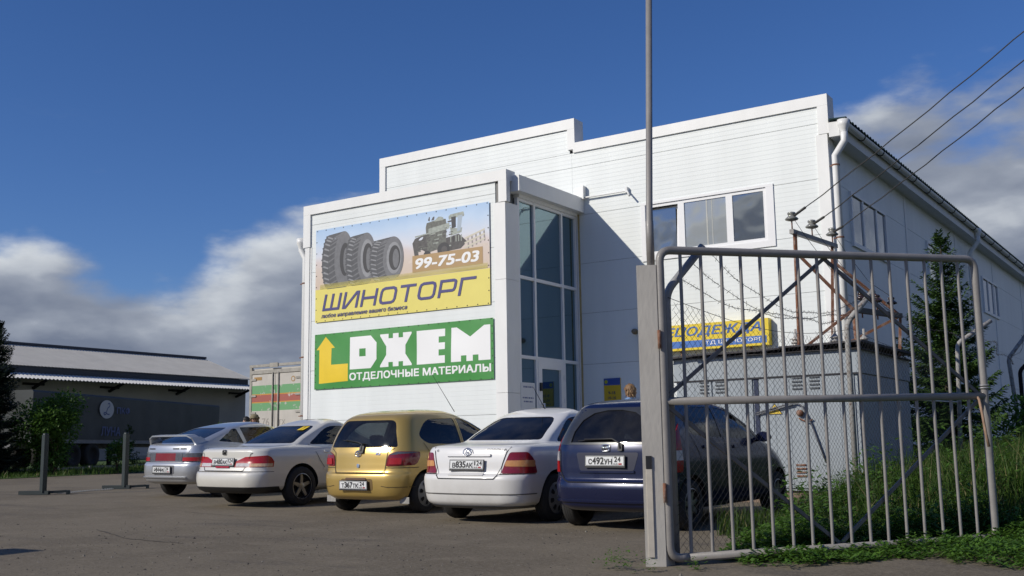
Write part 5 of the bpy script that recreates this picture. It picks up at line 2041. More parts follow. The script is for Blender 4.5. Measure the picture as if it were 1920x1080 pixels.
    both_side(root, sh, [[(1.2, .50), (3.1, .50), (3.1, .56), (1.2, .56)]], 'rub_strip', M_black, off=.014)
    mirror(root, sh, 2.95, 1.0, P)
    return root


saloon_white(); saloon_pearl(); hatch_gold(); hatch_blue(); lift_silver()

# ================================================================== GATE
def bent(p, corner_r, n=6):
    """polyline with rounded corners"""
    P = [Vector(q) for q in p]
    out = [P[0]]
    for i in range(1, len(P)-1):
        a = (P[i-1]-P[i]).normalized(); b = (P[i+1]-P[i]).normalized()
        p0 = P[i]+a*corner_r; p1 = P[i]+b*corner_r
        for k in range(n+1):
            u = k/n
            out.append(p0*(1-u)**2+P[i]*2*u*(1-u)+p1*u*u)
    out.append(P[-1])
    return out


GA, GB = Vector((-4.05, 8.46, 0)), Vector((-1.98, 11.22, 0))
GD = (GB-GA).normalized(); GL_ = (GB-GA).length


def gp(u, z): return Vector((GA.x+(GB.x-GA.x)*u, GA.y+(GB.y-GA.y)*u, z))


gate = empty('gate_leaf', (GA.x, GA.y, .1), 'open tubular steel gate leaf with vertical bars and crossed diagonal braces', 'gate')
Z0 = lambda u: .085+.035*u
ZM = lambda u: 1.40+.055*u
ZT = lambda u: 2.72+.075*u
mb = MB()
loop = bent([gp(.03, Z0(0)), gp(0, Z0(0)), gp(0, ZT(0)), gp(1, ZT(1)), gp(1.0, Z0(1)), gp(.05, Z0(.05))], .11)
loop[0] = gp(.05, Z0(.05)); loop[0] += Vector((0, 0, .001))
mb.tube(loop, .037, 14)
mb.build('frame', M_gate, gate)
mb = MB(); mb.tube([gp(0.0, ZM(0)), gp(1.0, ZM(1))], .035, 14)
mb.build('middle_rail', M_gate, gate)
NB = 16
rb = random.Random(11)
for k in range(NB):
    u = (k+1)/(NB+1)
    j = rb.uniform(-.0015, .0015)
    mb = MB(); mb.tube([gp(u, ZM(u)+.03), gp(u+j, ZT(u)-.03)], .0155, 10, 0, False); mb.build('bar', M_gate, gate)
    mb = MB(); mb.tube([gp(u+j, Z0(u)+.03), gp(u-j, ZM(u)-.03)], .0155, 10, 0, False); mb.build('bar', M_gate, gate)
off = Vector((GD.y, -GD.x, 0))*-.032
for (u0, z0, u1, z1) in ((.012, 1.44, .50, ZT(.5)-.03), (.50, ZT(.5)-.03, .985, ZM(1)+.03), (.012, 1.36, .50, Z0(.5)+.03), (.50, Z0(.5)+.03, .985, ZM(1)-.04)):
    mb = MB(); mb.beam(gp(u0, z0)+off, gp(u1, z1)+off, .022, .032); mb.build('brace', mat('brace_paint', (.15, .145, .14), .5, noise=.2, nscale=8), gate)
# latch chain and collar on the free end
mb = MB()
for z in (1.555, 1.53): mb.tube([gp(1.0, z)+Vector((.045*math.cos(a), .045*math.sin(a), 0)) for a in [2*math.pi*k/10 for k in range(11)]], .008, 5, 0, False)
build_each(mb, 'collar', M_galv, gate)
mb = MB()
P_ = gp(.985, 1.40)
mb.tube([P_+Vector((-.03, -.05, .06)), P_+Vector((0, -.075, .02)), P_+Vector((.02, -.08, -.12)), P_+Vector((.035, -.07, -.30)), P_+Vector((.05, -.05, -.43))], .014, 6)
mb.build('latch', mat('pale_rust', (.34, .22, .15), .8, noise=.35, nscale=14), gate)

post = empty('gate_post', (-4.18, 8.43, 0), 'square grey steel gate post with a white reflector strip on its side', 'post')
mb = MB()
# post turned to the opening: wide light face towards the road
ang = R(33.5)
ca, sa = math.cos(ang), math.sin(ang)
def prot(a, b): return (-4.155+a*ca-b*sa, 8.45+a*sa+b*ca)
c4 = [prot(-.115, -.06), prot(.055, -.075), prot(.145, .05), prot(-.03, .09)]
vs = [(x, y, -.1) for x, y in c4]+[(x, y, 2.585) for x, y in c4]
mb.add(vs, [(0, 3, 2, 1), (4, 5, 6, 7), (0, 1, 5, 4), (1, 2, 6, 5), (2, 3, 7, 6), (3, 0, 4, 7)])
mb.build('post_body', M_conc, post)
mb = MB()
for z in (.55, 1.85):
    a_, b_ = prot(.03, -.08), prot(.06, -.10)
    mb.tube([(b_[0], b_[1], z), (b_[0], b_[1], z+.16)], .016, 8)
build_each(mb, 'hinge', M_rust, post)
mb = MB()
p0 = prot(-.075, -.075); p1 = prot(-.027, -.0795)
def strip(z0, z1, m, o=.012):
    a_ = prot(-.088, -.0645-o); b_ = prot(-.040, -.068-o); c_ = prot(-.040, -.05); d_ = prot(-.088, -.05)
    v = [(*q_, z0) for q_ in (a_, b_, c_, d_)]+[(*q_, z1) for q_ in (a_, b_, c_, d_)]
    mb.add(v, [(0, 3, 2, 1), (4, 5, 6, 7), (0, 1, 5, 4), (1, 2, 6, 5), (2, 3, 7, 6), (3, 0, 4, 7)], m)
strip(.10, .83, 0); strip(.83, .94, 1, .014)
mb.build('reflector_strip', [mat('strip_white', (.55, .50, .42), .5, noise=.15, nscale=8), M_black], post)

pil = empty('shadow_pillar', (-12.85, 2.75, 0), 'broad grey pillar added out of view to the left to throw a shadow on the asphalt', 'pillar')  # unseen pillar added to cast the shadow at the left edge of the yard
mb = MB(); mb.box(-13.05, -12.65, 2.55, 2.95, -.1, 2.60); mb.build('shaft', M_conc, pil)
mb = MB(); mb.box(-13.10, -12.60, 2.50, 3.0, 2.60, 2.68); mb.build('cap', M_conc, pil)

fp = empty('flag_pole', (-4.13, 8.45, 2.585), 'tall thin grey steel pole rising from the gate post', 'pole')
mb = MB(); mb.tube([(-4.13, 8.45, 2.585), (-4.13, 8.45, 2.98), (-4.13, 8.45, 2.99), (-4.02, 8.53, 7.2)], [.036, .036, .030, .029], 14)
mb.build('pole', M_gate, fp)

# ================================================================== CHAIN LINK FENCE
FXP = -4.06
fence = empty('chain_link_fence', (FXP, 14, .1), 'chain link wire fence on cranked pipe posts running behind the gate', 'fence')


def link_panel(y0, y1, cell=.135):
    mb = MB()
    r = .0017
    def zt(y):
        u = (y-y0)/(y1-y0)
        return (2.33 if y0 < 10 else 2.50)+(.17 if y0 < 10 else .12)*u-.16*math.sin(math.pi*u)+(.03 if y0 > 10 else 0)
    zb = lambda y: gz(FXP-.4, y)+.03
    n = int((y1-y0)/cell)
    k = -int(2.8/cell)
    seg = []
    rnd = random.Random(5)
    for s in (1, -1):
        for i in range(-42, n+42):
            ys = y0+i*cell
            # zigzag wire straightened to one slanted line, cut to the panel
            pts = []
            m = 34
            prev = None
            for q_ in range(m+1):
                z = .02+2.75*q_/m
                y = ys+s*(z-.02)*1.75
                ok = y0 <= y <= y1 and zb(y) <= z <= zt(y)+rnd.uniform(-.01, .03)
                if ok:
                    pts.append((FXP+.012*s*((q_ % 2)*.5-.25)+.02*math.sin(y*2.1+z*1.3), y, z))
            if len(pts) > 1:
                seg.append((pts[0], pts[-1], pts))
    for a, b, pts in seg:
        mb.tube(pts, r, 3, 0, False, False)
    mb.tube([(FXP, y0+(y1-y0)*i/16, zt(y0+(y1-y0)*i/16)-.01) for i in range(17)], .003, 4)
    return mb.build('wire_mesh', M_wire, fence)


link_panel(8.62, 14.02)
link_panel(14.14, 19.9, .15)


def fence_post(x, y, zb, zbend, tip, lean=(0, 0), m=None, r=.038):
    mb = MB()
    mb.tube(bent([(x-lean[0], y-lean[1], zb), (x, y, zbend), tip], .10), r, 12)
    return mb.build('post', m or M_galv, fence)


M_post = mat('flaking_pipe', (.34, .33, .31), .7, col2=(.16, .11, .08), nscale=16, thr=(.52, .68), bump=.2)
fence_post(-4.10, 8.68, .0, 2.38, (-3.84, 8.93, 2.80), r=.036)
fence_post(-4.09, 14.08, .05, 2.58, (-3.78, 14.30, 3.01), m=M_post)
fence_post(-3.90, 19.98, .2, 2.74, (-3.38, 20.30, 3.13), (.10, .05), M_post)
fence_post(-4.20, 27.05, .4, 2.93, (-3.80, 27.3, 3.50), (-.20, .05), M_post, .045)
fence_post(-4.50, 30.6, .4, 2.85, (-4.15, 30.85, 3.25), (0, 0), M_dark, .05)
mb = MB(); mb.tube([(FXP, 14.1, 1.62), (-3.95, 19.9, 1.72)], .012, 6); mb.build('rail', mat('white_rail', (.6, .6, .58), .5), fence)
mb = MB(); mb.tube([(-4.15, 26.9, 2.02), (-4.0, 28.2, 2.08), (-4.1, 29.4, 1.92)], .03, 6); mb.build('rail', mat('white_rail', (.6, .6, .58), .5), fence)


def barbed(a, b, sag, name, label, seed, wig=.04):
    rnd = random.Random(seed)
    a = Vector(a); b = Vector(b)
    n = int((b-a).length/.10)
    pts = []
    for i in range(n+1):
        u = i/n
        p = a.lerp(b, u)
        p.z -= sag*4*u*(1-u)
        p += Vector((math.sin(u*17+seed)*wig*.5, 0, math.sin(u*23+seed*2)*wig*.4+math.sin(u*9+seed)*wig*.6))
        pts.append(p)
    mb = MB()
    mb.tube(pts, .0030, 4, 0, False)
    for i in range(1, n, 1):
        p = pts[i]
        for k in range(2):
            d = Vector((rnd.uniform(-1, 1), rnd.uniform(-.8, .8), rnd.uniform(-1, 1))).normalized()*.028
            mb.tube([p-d, p+d], .0018, 3, 0, False, False)
    o = mb.build(name, M_wire)
    return tag(o, label, 'barbed wire')


barbed((-3.86, 8.91, 2.78), (-3.79, 14.29, 2.99), .42, 'barbed_wire', 'uppermost barbed wire strand sagging between the cranked fence posts', 1)
barbed((-3.93, 8.83, 2.64), (-3.90, 14.22, 2.84), .34, 'barbed_wire', 'middle barbed wire strand strung above the chain link mesh', 2)
barbed((-4.00, 8.76, 2.50), (-4.02, 14.14, 2.68), .20, 'barbed_wire', 'lowest barbed wire strand just above the chain link mesh', 3)
barbed((-3.80, 14.29, 2.98), (-3.42, 20.28, 3.1), .35, 'barbed_wire', 'barbed wire strand running past the spruce to the farther posts', 4)
barbed((-3.50, 20.2, 3.0), (-3.9, 27.2, 3.35), .5, 'barbed_wire', 'far tangled barbed wire strand right of the spruce', 5, .12)

# ================================================================== TRANSFORMER KIOSK
kx0, kx1, ky0, ky1 = -7.50, -4.58, 16.14, 19.15
kz0, kz1 = .34, 2.42
kiosk = empty('transformer_kiosk', ((kx0+kx1)/2, (ky0+ky1)/2, .2), 'grey sheet steel transformer kiosk with rusty seams behind the wire fence', 'kiosk')
M_kio = mat('kiosk_paint', (.31, .345, .37), .55, noise=.10, nscale=2.5, stretch=(1, 1, .5), bump=.1, bscale=6)
nt = M_kio.node_tree
# rust patches of their own shape
tcx = nt.nodes.new('ShaderNodeTexCoord'); n_ = nt.nodes.new('ShaderNodeTexNoise'); n_.inputs['Scale'].default_value = 2.3; n_.inputs['Detail'].default_value = 9; n_.inputs['Roughness'].default_value = .7
nt.links.new(tcx.outputs['Object'], n_.inputs['Vector'])
mr_ = nt.nodes.new('ShaderNodeMapRange'); mr_.inputs[1].default_value = .66; mr_.inputs[2].default_value = .74; nt.links.new(n_.outputs[0], mr_.inputs[0])
mx_ = nt.nodes.new('ShaderNodeMix'); mx_.data_type = 'RGBA'
b_ = nt.nodes['Principled BSDF']
src = b_.inputs['Base Color'].links[0].from_socket
nt.links.new(mr_.outputs[0], mx_.inputs[0]); nt.links.new(src, mx_.inputs[6]); mx_.inputs[7].default_value = (.33, .25, .16, 1)
nt.links.new(mx_.outputs[2], b_.inputs['Base Color'])
mb = MB()
mb.box(kx0, kx1, ky0, ky1, kz0, kz1-.35)
mb.box(kx0-.03, kx1+.03, ky0-.03, ky1+.03, kz1-.345, kz1)
mb.build('housing', M_kio, kiosk)
mb = MB(); mb.box(kx0+.05, kx1-.05, ky0+.05, ky1-.05, .0, kz0-.001); mb.build('plinth', mat('brick_plinth', (.22, .16, .12), .9, noise=.3), kiosk)
mb = MB()
rk = random.Random(4)
x = kx0-.12
while x < kx1+.1:
    w = rk.uniform(.35, .9)
    zz = kz1+.012+rk.uniform(0, .03)+(x-kx0)*.02
    mb.add([(x, ky0-.14-rk.uniform(0, .05), zz), (min(x+w, kx1+.14), ky0-.12-rk.uniform(0, .06), zz+.015), (min(x+w, kx1+.14), ky1+.1, zz+.02), (x, ky1+.1, zz+.01),
            (x, ky0-.14, zz+.03), (min(x+w, kx1+.14), ky0-.12, zz+.045), (min(x+w, kx1+.14), ky1+.1, zz+.05), (x, ky1+.1, zz+.04)],
           [(0, 3, 2, 1), (4, 5, 6, 7), (0, 1, 5, 4), (1, 2, 6, 5), (2, 3, 7, 6), (3, 0, 4, 7)])
    x += w*.92
mb.box(kx0-.08, kx1+.10, ky0-.10, ky1+.08, kz1+.001, kz1+.012)
mb.build('roof', mat('roofing_felt', (.055, .05, .05), .9, noise=.4, nscale=6), kiosk)
# door leaves on the front: four, with louvres
for i, (a, c) in enumerate(((kx0+.05, -6.88), (-6.87, -6.20), (-6.10, -5.36), (-5.35, kx1-.04))):
    mb = MB(); mb.box(a+.01, c-.01, ky0-.022, ky0-.001, kz0+.04, kz1-.37)
    d = mb.build('door', M_kio, kiosk)
    for (zz, rusty) in ((kz1-.55, 0), (kz0+.22, 1)):
        for xx in ([c-.13] if i % 2 == 0 else [a+.13]):
            if rusty and i in (0, 3): continue
            mb = MB()
            for q_ in range(4):
                mb.beam((xx-.075, ky0-.03, zz+q_*.055), (xx+.075, ky0-.03, zz+q_*.055), .02, .022)
            mb.build('louvre', M_rust if rusty else mat('louvre_dark', (.09, .10, .11), .6), d)
mb = MB()
for x in (-7.18, -6.66, -6.40, -5.86, -5.62, -5.10, -4.86):
    mb.box(x-.006, x+.006, ky0-.027, ky0-.022, kz0+.06, kz1-.39)
build_each(mb, 'rib', M_kio, kiosk)
mb = MB(); mb.box(-6.185, -6.115, ky0-.012, ky0-.001, kz0+.04, kz1-.36); mb.build('door_gap', mat('gap_blue', (.02, .03, .07), .7), kiosk)
mb = MB(); mb.box(kx0-.03, kx1+.03, ky0-.036, ky0-.031, kz1-.37, kz1-.345); mb.build('drip_edge', mat('drip_dark', (.03, .03, .035), .8), kiosk)
# side doors (shaded side)
for a, c in ((ky0+.06, 17.1), (17.12, 18.1), (18.12, ky1-.05)):
    mb = MB(); mb.box(kx1, kx1+.02, a, c, kz0+.04, kz1-.37); mb.build('side_door', M_kio, kiosk)
mb = MB()
mb.tube(bent([(-6.15, ky0-.05, 1.52), (-5.55, ky0-.07, 1.66), (-5.42, ky0-.07, 1.62), (-5.28, ky0-.06, 1.30), (-5.10, ky0-.05, .75)], .06), .012, 6)
mb.tube([(-6.15, ky0-.05, 1.49), (-5.55, ky0-.07, 1.63)], .010, 6)
mb.lathe((-5.46, ky0-.03, 1.50), (0, -1, 0), [(.05, 0), (.05, .05), (0, .055)], 10, 1)
mb.tube([(-5.48, ky0-.05, 1.42), (-5.35, ky0-.06, 1.36), (-5.27, ky0-.05, 1.40)], .012, 6, 1)
mb.build('lock_bar', [mat('bar_grey', (.14, .14, .15), .5), M_rust], kiosk)
o = empty('warning_sign', (-5.86, ky0-.03, 1.49), 'yellow triangle sign with a black lightning bolt on the kiosk door', 'sign')
mb = MB()
MPk = lambda d: (lambda a, b: (-5.86+a, ky0-.024-d, 1.49+b*.8))
mb.poly2d([(-.125, 0), (.125, 0), (0, .215)], [], MPk(.004), 1)
mb.poly2d([(-.105, .012), (.105, .012), (0, .192)], [], MPk(.006), 0)
mb.poly2d([(-.01, .15), (.025, .15), (.005, .10), (.035, .10), (-.02, .02), (-.005, .075), (-.035, .075)], [], MPk(.008), 1)
mb.add([(-5.985, ky0-.023, 1.49), (-5.735, ky0-.023, 1.49), (-5.86, ky0-.023, 1.66)], [(0, 1, 2)], 1)
mb.build('triangle', [mat('warn_yellow', (.75, .52, .05), .5), M_ink], o)

# steel frame with insulators on the roof
fr = empty('insulator_frame', (-5.0, 17.0, kz1), 'rusty angle iron frame carrying insulators on top of the kiosk', 'frame')
A1, A2 = Vector((-5.46, 16.32, 4.33)), Vector((-5.33, 17.80, 4.33))
B1, B2 = Vector((-4.76, 16.78, 3.09)), Vector((-4.45, 18.40, 3.12))
zr = kz1+.03
for a, b_, w in ((Vector((-5.48, 16.30, zr)), A1, .055), (Vector((-5.42, 17.76, zr)), A2, .055), (Vector((-4.74, 16.78, zr)), B1, .05), (Vector((-4.50, 18.38, zr)), B2, .05)):
    mb = MB(); mb.beam(a, b_, w, w*.8); mb.build('upright', M_rust, fr)
for a, b_, w, m in ((A1+Vector((-.02, -.1, 0)), A2+Vector((.02, .14, 0)), .07, M_gate), (B1, B2, .08, mat('old_grey', (.10, .095, .085), .7, noise=.3))):
    mb = MB(); mb.beam(a, b_, w, w); mb.build('crossbar', m, fr)
for a, b_ in ((A1-Vector((0, 0, .32)), B1), (Vector((-5.46, 16.32, zr+.02)), B1), (A2-Vector((0, 0, .28)), B2), (Vector((-5.42, 17.76, zr+.1)), B2)):
    mb = MB(); mb.beam(a, b_, .042, .042); mb.build('strut', M_rust, fr)


M_glass_ins = mat('insulator_glass', (.22, .22, .20), .15, coat=.6, noise=.2)
M_brown = mat('insulator_brown', (.035, .02, .018), .2, coat=.5)
M_porc = mat('insulator_white', (.42, .40, .37), .25, coat=.4, noise=.2)


def insulator(p, name, m, label, sc=1.0):
    mb = MB()
    p = Vector(p)
    mb.tube([p, p+Vector((0, 0, .16*sc))], .011, 6, 1)
    mb.lathe(p+Vector((0, 0, .12*sc)), (0, 0, 1), [(.012, -.01), (.05*sc, 0), (.085*sc, .012*sc), (.092*sc, .03*sc), (.055*sc, .06*sc), (.04*sc, .075*sc), (.055*sc, .09*sc), (.055*sc, .115*sc), (.03*sc, .125*sc), (0, .127*sc)], 14)
    return mb.build('insulator', [m, M_rust], fr)


TOPS = []
for u in (0, .48, 1.0):
    p = A1.lerp(A2, u)+Vector((-.02, -.06+.16*u, .035))
    insulator(p, 'insulator', M_glass_ins, None, 1.15)
    TOPS.append(p+Vector((0, 0, .23)))
for u in (.18, .50, .82):
    p = B1.lerp(B2, u)+Vector((0, 0, .05))
    insulator(p, 'insulator', M_brown, None, 1.0)
    mb = MB(); mb.tube([p, p+Vector((0, 0, -.16))], .012, 6); mb.build('bolt', M_rust, fr)
# bushings on the roof
for (x, y) in ((-5.62, 16.55), (-5.05, 16.7), (-4.75, 17.25)):
    mb = MB()
    prof = [(.05, 0)]
    for k in range(4):
        prof += [(.055, .02+k*.055), (.085, .03+k*.055), (.05, .055+k*.055)]
    prof += [(.02, .26), (.02, .36), (0, .36)]
    mb.lathe((x, y, zr+.02), (0, 0, 1), prof, 12)
    mb.build('bushing', M_porc, fr)
for i, t in enumerate(TOPS):
    mb = MB()
    mb.tube([t, t+Vector((.12, .22, -.30)), t+Vector((.42, .5, -.85)), B1.lerp(B2, .18+.32*i)+Vector((0, 0, .30))], .005, 4)
    mb.build('jumper_wire', M_wire, fr)

# overhead wires to the network pole (off to the right)
ENDS = [(-1.73, 14.45, 6.24), (-1.76, 14.43, 5.86), (-1.78, 14.41, 5.51)]
LW = ('upper', 'middle', 'lower')
for i, (t, e) in enumerate(zip(TOPS, ENDS)):
    t = t+Vector((0, 0, -.05))
    e = Vector(e)
    far_ = t+(e-t)*3.2+Vector((0, 0, .55))
    n = 40
    pts = []
    for k in range(n+1):
        u = k/n
        p = t.lerp(far_, u)
        p.z -= .30*4*u*(1-u)
        p.z += .008*math.sin(u*90+i)
        pts.append(p)
    mb = MB(); mb.tube(pts, .0085, 5)
    mb.tube([pts[0]+Vector((-.02, 0, 0)), pts[0].lerp(pts[1], .9)], .02, 6)
    o = mb.build('overhead_wire', M_wire)
    tag(o, LW[i]+' of the three overhead power wires rising from the insulator frame', 'wire', 'overhead wires to the kiosk')

# ================================================================== BARRIER POSTS AND CHAIN
def barrier_post(x, y, label):
    z = gz(x, y)
    o = empty('barrier_post', (x, y, z), label, 'barrier', 'barrier posts at the car park edge')
    mb = MB(); mb.box(x-.05, x+.05, y-.05, y+.05, z+.05, z+1.22); mb.build('upright', M_bar, o)
    mb = MB(); mb.lathe((x, y, z+1.22), (0, 0, 1), [(.055, 0), (.055, .03), (0, .035)], 8); mb.build('cap', M_bar, o)
    for d in ((.834*.50, -.0), (.834, .552)):
        pass
    d1 = Vector((-.62, -.30, 0)); d2 = Vector((.20, .62, 0)); d3 = Vector((.42, -.20, 0))
    c = Vector((x, y, z+.045))
    mb = MB(); mb.beam(c+d1*.75, c-d1*.20, .09, .075); mb.build('foot', M_bar, o)
    mb = MB(); mb.beam(c, c+Vector((.30, .34, .02)), .06, .05); mb.build('foot', M_bar, o)
    mb = MB(); e = c+Vector((.30, .34, .02)); mb.beam(e+Vector((-.02, .06, -.03)), e+Vector((.12, -.05, -.03)), .07, .10); mb.build('foot', M_bar, o)
    return o


barrier_post(-20.5, 13.39, 'dark barrier post on a steel foot, the one nearer the left edge')
barrier_post(-20.82, 15.6, 'dark barrier post on a steel foot, the one nearer the silver liftback')
mb = MB()
a = Vector((-20.35, 13.6, gz(-20.4, 13.6)+.02)); b = Vector((-20.9, 15.35, gz(-20.9, 15.35)+.02))
n = 46
for k in range(n):
    u = k/n
    p = a.lerp(b, u)+Vector((.06*math.sin(u*9), 0, 0))
    d = (b-a).normalized(); sdv = Vector((-d.y, d.x, 0)) if k % 2 else Vector((0, 0, 1))
    mb.tube([p+d*.028*math.cos(t)+sdv*.016*math.sin(t) for t in [2*math.pi*q_/8 for q_ in range(9)]], .005, 4, 0, False)
tag(mb.build('barrier_chain', mat('white_chain', (.5, .5, .48), .5)), 'pale chain lying on the asphalt between the two barrier posts', 'chain')

# ================================================================== FAR LEFT: WAREHOUSE, TRAILER, LORRY
wh = empty('warehouse', (-56, 32, .9), 'long low warehouse with a pale corrugated roof and bright canopy strip', 'warehouse')
M_slate = mat('slate_sheet', (.56, .53, .46), .75, noise=.10, nscale=1.2)
M_slate2 = mat('canopy_sheet', (.62, .61, .58), .6, noise=.08, nscale=1.5)
mb = MB(); corrugated(mb, -56.2, 7.32, -51.6, 5.74, 8, 47.9, .2, .014, th=.04); corrugated(mb, -60.8, 5.74, -56.2, 7.32, 8, 47.9, .2, .014, th=.04)
mb.build('roof', M_slate, wh)
mb = MB(); mb.box(-56.4, -56.0, 8, 47.95, 7.30, 7.43); mb.build('ridge', mat('ridge_dark', (.04, .045, .06), .6), wh)
mb = MB(); corrugated(mb, -51.75, 5.36, -50.35, 4.98, 8, 47.8, .22, .045, th=.03); mb.build('canopy', M_slate2, wh)
mb = MB(); mb.box(-60.4, -51.85, 8.2, 47.6, .6, 5.55); mb.build('wall', mat('warehouse_wall', (.30, .285, .255), .8, noise=.12, nscale=.8), wh)
mb = MB(); mb.box(-51.85, -51.65, 8.2, 47.6, 5.36, 5.70); mb.build('fascia', mat('fascia_dark', (.045, .05, .055), .7), wh)
mb = MB()
for k in range(9): mb.beam((-51.84, 10+k*4.6, 4.6), (-50.6, 10+k*4.6, 5.0), .12, .12)
for k in range(9): mb.beam((-51.80, 10+k*4.6-.6, 4.82), (-51.80, 10+k*4.6+.6, 4.82), .1, .12)
build_each(mb, 'canopy_bracket', M_dark, wh)
mb = MB(); mb.add([(-60.4, 47.6, 5.55), (-51.85, 47.6, 5.55), (-56.2, 47.6, 7.25), (-60.4, 47.5, 5.55), (-51.85, 47.5, 5.55), (-56.2, 47.5, 7.25)], [(0, 1, 2), (3, 5, 4), (0, 2, 5, 3), (1, 4, 5, 2)])
mb.build('gable', mat('warehouse_wall', (.5, .5, .5)), wh)

# tarpaulin trailer
TA, TB = Vector((-35.07, 22.35, 0)), Vector((-40.96, 35.96, 0))
TDv = (TB-TA).normalized(); TN = Vector((-TDv.y, TDv.x, 0))   # TN points away from us
if TN.x > 0: TN = -TN
tr_o = empty('tarpaulin_trailer', ((TA+TB)/2)+Vector((0, 0, .7)), 'long semi-trailer under a dark grey tarpaulin with a white oval mark', 'trailer')
def tp(u, d, z): return TA.lerp(TB, u)+TN*d+Vector((0, 0, z))
M_tarp = mat('tarpaulin', (.050, .056, .055), .6, noise=.25, nscale=1.2, bump=.35, bscale=1.5)
mb = MB()
nu = 40
for j, (d, z) in enumerate(((0, 1.68), (0, 2.5), (0, 3.33), (.05, 3.39), (2.45, 3.39), (2.5, 3.33), (2.5, 1.68))):
    for i in range(nu+1):
        p = tp(i/nu, d, z)
        if j in (1,): p += TN*(.03*math.sin(i*1.9)+.02*math.sin(i*5.1))
        mb.v.append(tuple(p))
for j in range(6):
    for i in range(nu):
        a = j*(nu+1)+i
        mb.f.append((a, a+1, a+nu+2, a+nu+1)); mb.m.append(0); mb.sm.append(True)
for i in (0, nu):
    mb.f.append(tuple(j*(nu+1)+i for j in range(7))); mb.m.append(0); mb.sm.append(False)
mb.build('tarpaulin', M_tarp, tr_o, 30)
mb = MB()
mb.beam(tp(0, .06, 1.60), tp(1, .06, 1.60), .10, .14); mb.beam(tp(0, 2.44, 1.60), tp(1, 2.44, 1.60), .10, .14)
mb.beam(tp(0, 1.25, 1.45), tp(1, 1.25, 1.45), .9, .2)
build_each(mb, 'chassis', mat('chassis_grey', (.22, .22, .22), .6, noise=.2), tr_o)
for u in (.10, .185, .27):
    for d in (.22, 2.28):
        mb = MB(); mb.lathe(tp(u, d, gz(*tp(u, d, 0)[:2])+.5), -TN, [(.28, -.17), (.47, -.17), (.5, -.12), (.5, .12), (.47, .17), (.28, .17), (.25, .1), (0, .1)], 20); mb.build('wheel', M_rubber, tr_o)
mb = MB(); mb.beam(tp(.42, .1, 1.22), tp(.62, .1, 1.22), .05, .34); mb.beam(tp(.66, .1, 1.22), tp(.82, .1, 1.22), .05, .30); build_each(mb, 'side_guard', mat('guard_grey', (.38, .38, .38), .6, noise=.15), tr_o)
mb = MB()
for u in (.40, .84): mb.beam(tp(u, .5, .55), tp(u, .5, 1.5), .14, .14)
build_each(mb, 'landing_leg', M_dark, tr_o)
mb = MB(); q0 = tp(.44, .35, 1.2); mb.tube([q0+Vector((0, 0, -.25)), q0+Vector((0, 0, .25))], .13, 12); mb.build('extinguisher', mat('ext_red', (.25, .02, .02), .4), tr_o)
mb = MB()
def tmark(cu, cz, lay): return lambda a, b: tuple(tp(cu+a/14.9, -.045-lay, cz+b))
f = tmark(.318, 2.86, 0)
mb.poly2d([(.52*math.cos(k*math.pi/14), .36*math.sin(k*math.pi/14)) for k in range(28)], [], f, 0)
f2 = tmark(.318, 2.86, .006)
pts = [(.05, .20), (.12, .25), (.20, .22), (.18, .12), (.05, .05), (-.02, -.08), (-.06, -.20), (-.18, -.22), (-.22, -.15), (-.10, -.12), (.08, -.20), (.20, -.18)]
for a, b in zip(pts[:-1], pts[1:]):
    d = Vector((b[0]-a[0], b[1]-a[1])); nrm = Vector((-d.y, d.x)).normalized()*.022
    mb.add([f2(a[0]+nrm.x, a[1]+nrm.y), f2(a[0]-nrm.x, a[1]-nrm.y), f2(b[0]-nrm.x, b[1]-nrm.y), f2(b[0]+nrm.x, b[1]+nrm.y)], [(0, 1, 2, 3)], 1)
put_text(mb, "ПКФ", .75, 1.75, -.16, .12, f2, 1, .02)
put_text(mb, "ЛУНА", -.35, 1.05, -1.02, -.68, f2, 1, .02)
mb.build('marking', [mat('mark_white', (.50, .50, .50), .7), mat('mark_blue', (.09, .12, .26), .6)], tr_o)

# box lorry beside the building
lo = empty('box_trailer', (-27.7, 30, .5), 'worn box trailer with green and red stripes across its rear doors', 'trailer')
lx0, lx1, ly = -28.96, -26.40, 26.8
M_lor = mat('lorry_beige', (.50, .47, .42), .6, noise=.12, nscale=3, stretch=(1, 1, .5))
M_lgr = mat('stripe_green', (.14, .34, .15), .6, col2=(.46, .44, .40), nscale=4.5, thr=(.60, .64))
M_lrd = mat('stripe_red', (.36, .10, .075), .6, col2=(.48, .42, .38), nscale=4.5, thr=(.62, .66))
M_lor2 = mat('stripe_orange', (.55, .26, .04), .6, noise=.1)
M_lfr = mat('lorry_frame', (.33, .31, .27), .6, noise=.25, nscale=6)
mb = MB(); mb.box(lx0, lx1, ly+.06, ly+9, 1.35, 4.0); mb.build('box_body', M_lor, lo)
for a, b in ((lx0+.09, -27.72), (-27.70, lx1-.09)):
    mb = MB()
    for z0_, z1_, m in ((1.45, 2.52, 0), (2.52, 2.80, 1), (2.80, 2.835, 3), (2.835, 3.075, 2), (3.075, 3.11, 3), (3.11, 3.41, 1), (3.41, 3.80, 0)):
        mb.box(a, b, ly, ly+.058, z0_, z1_, m)
    d = mb.build('rear_door', [M_lor, M_lgr, M_lrd, M_lor2], lo)
    xx = b-.10 if a < -28 else a+.16
    mb = MB(); mb.tube([(xx, ly-.03, 1.4), (xx, ly-.03, 3.86)], .025, 8); mb.build('lock_rod', M_lfr, d)
    for z in (1.75, 2.45, 3.05, 3.62):
        s = -1 if a < -28 else 1
        hx = a+.02 if s < 0 else b-.02
        mb = MB(); mb.box(min(hx-s*.20, hx+s*.06), max(hx-s*.20, hx+s*.06), ly-.03, ly-.001, z-.035, z+.035); build_each(mb, 'hinge', M_lfr, d)
mb = MB()
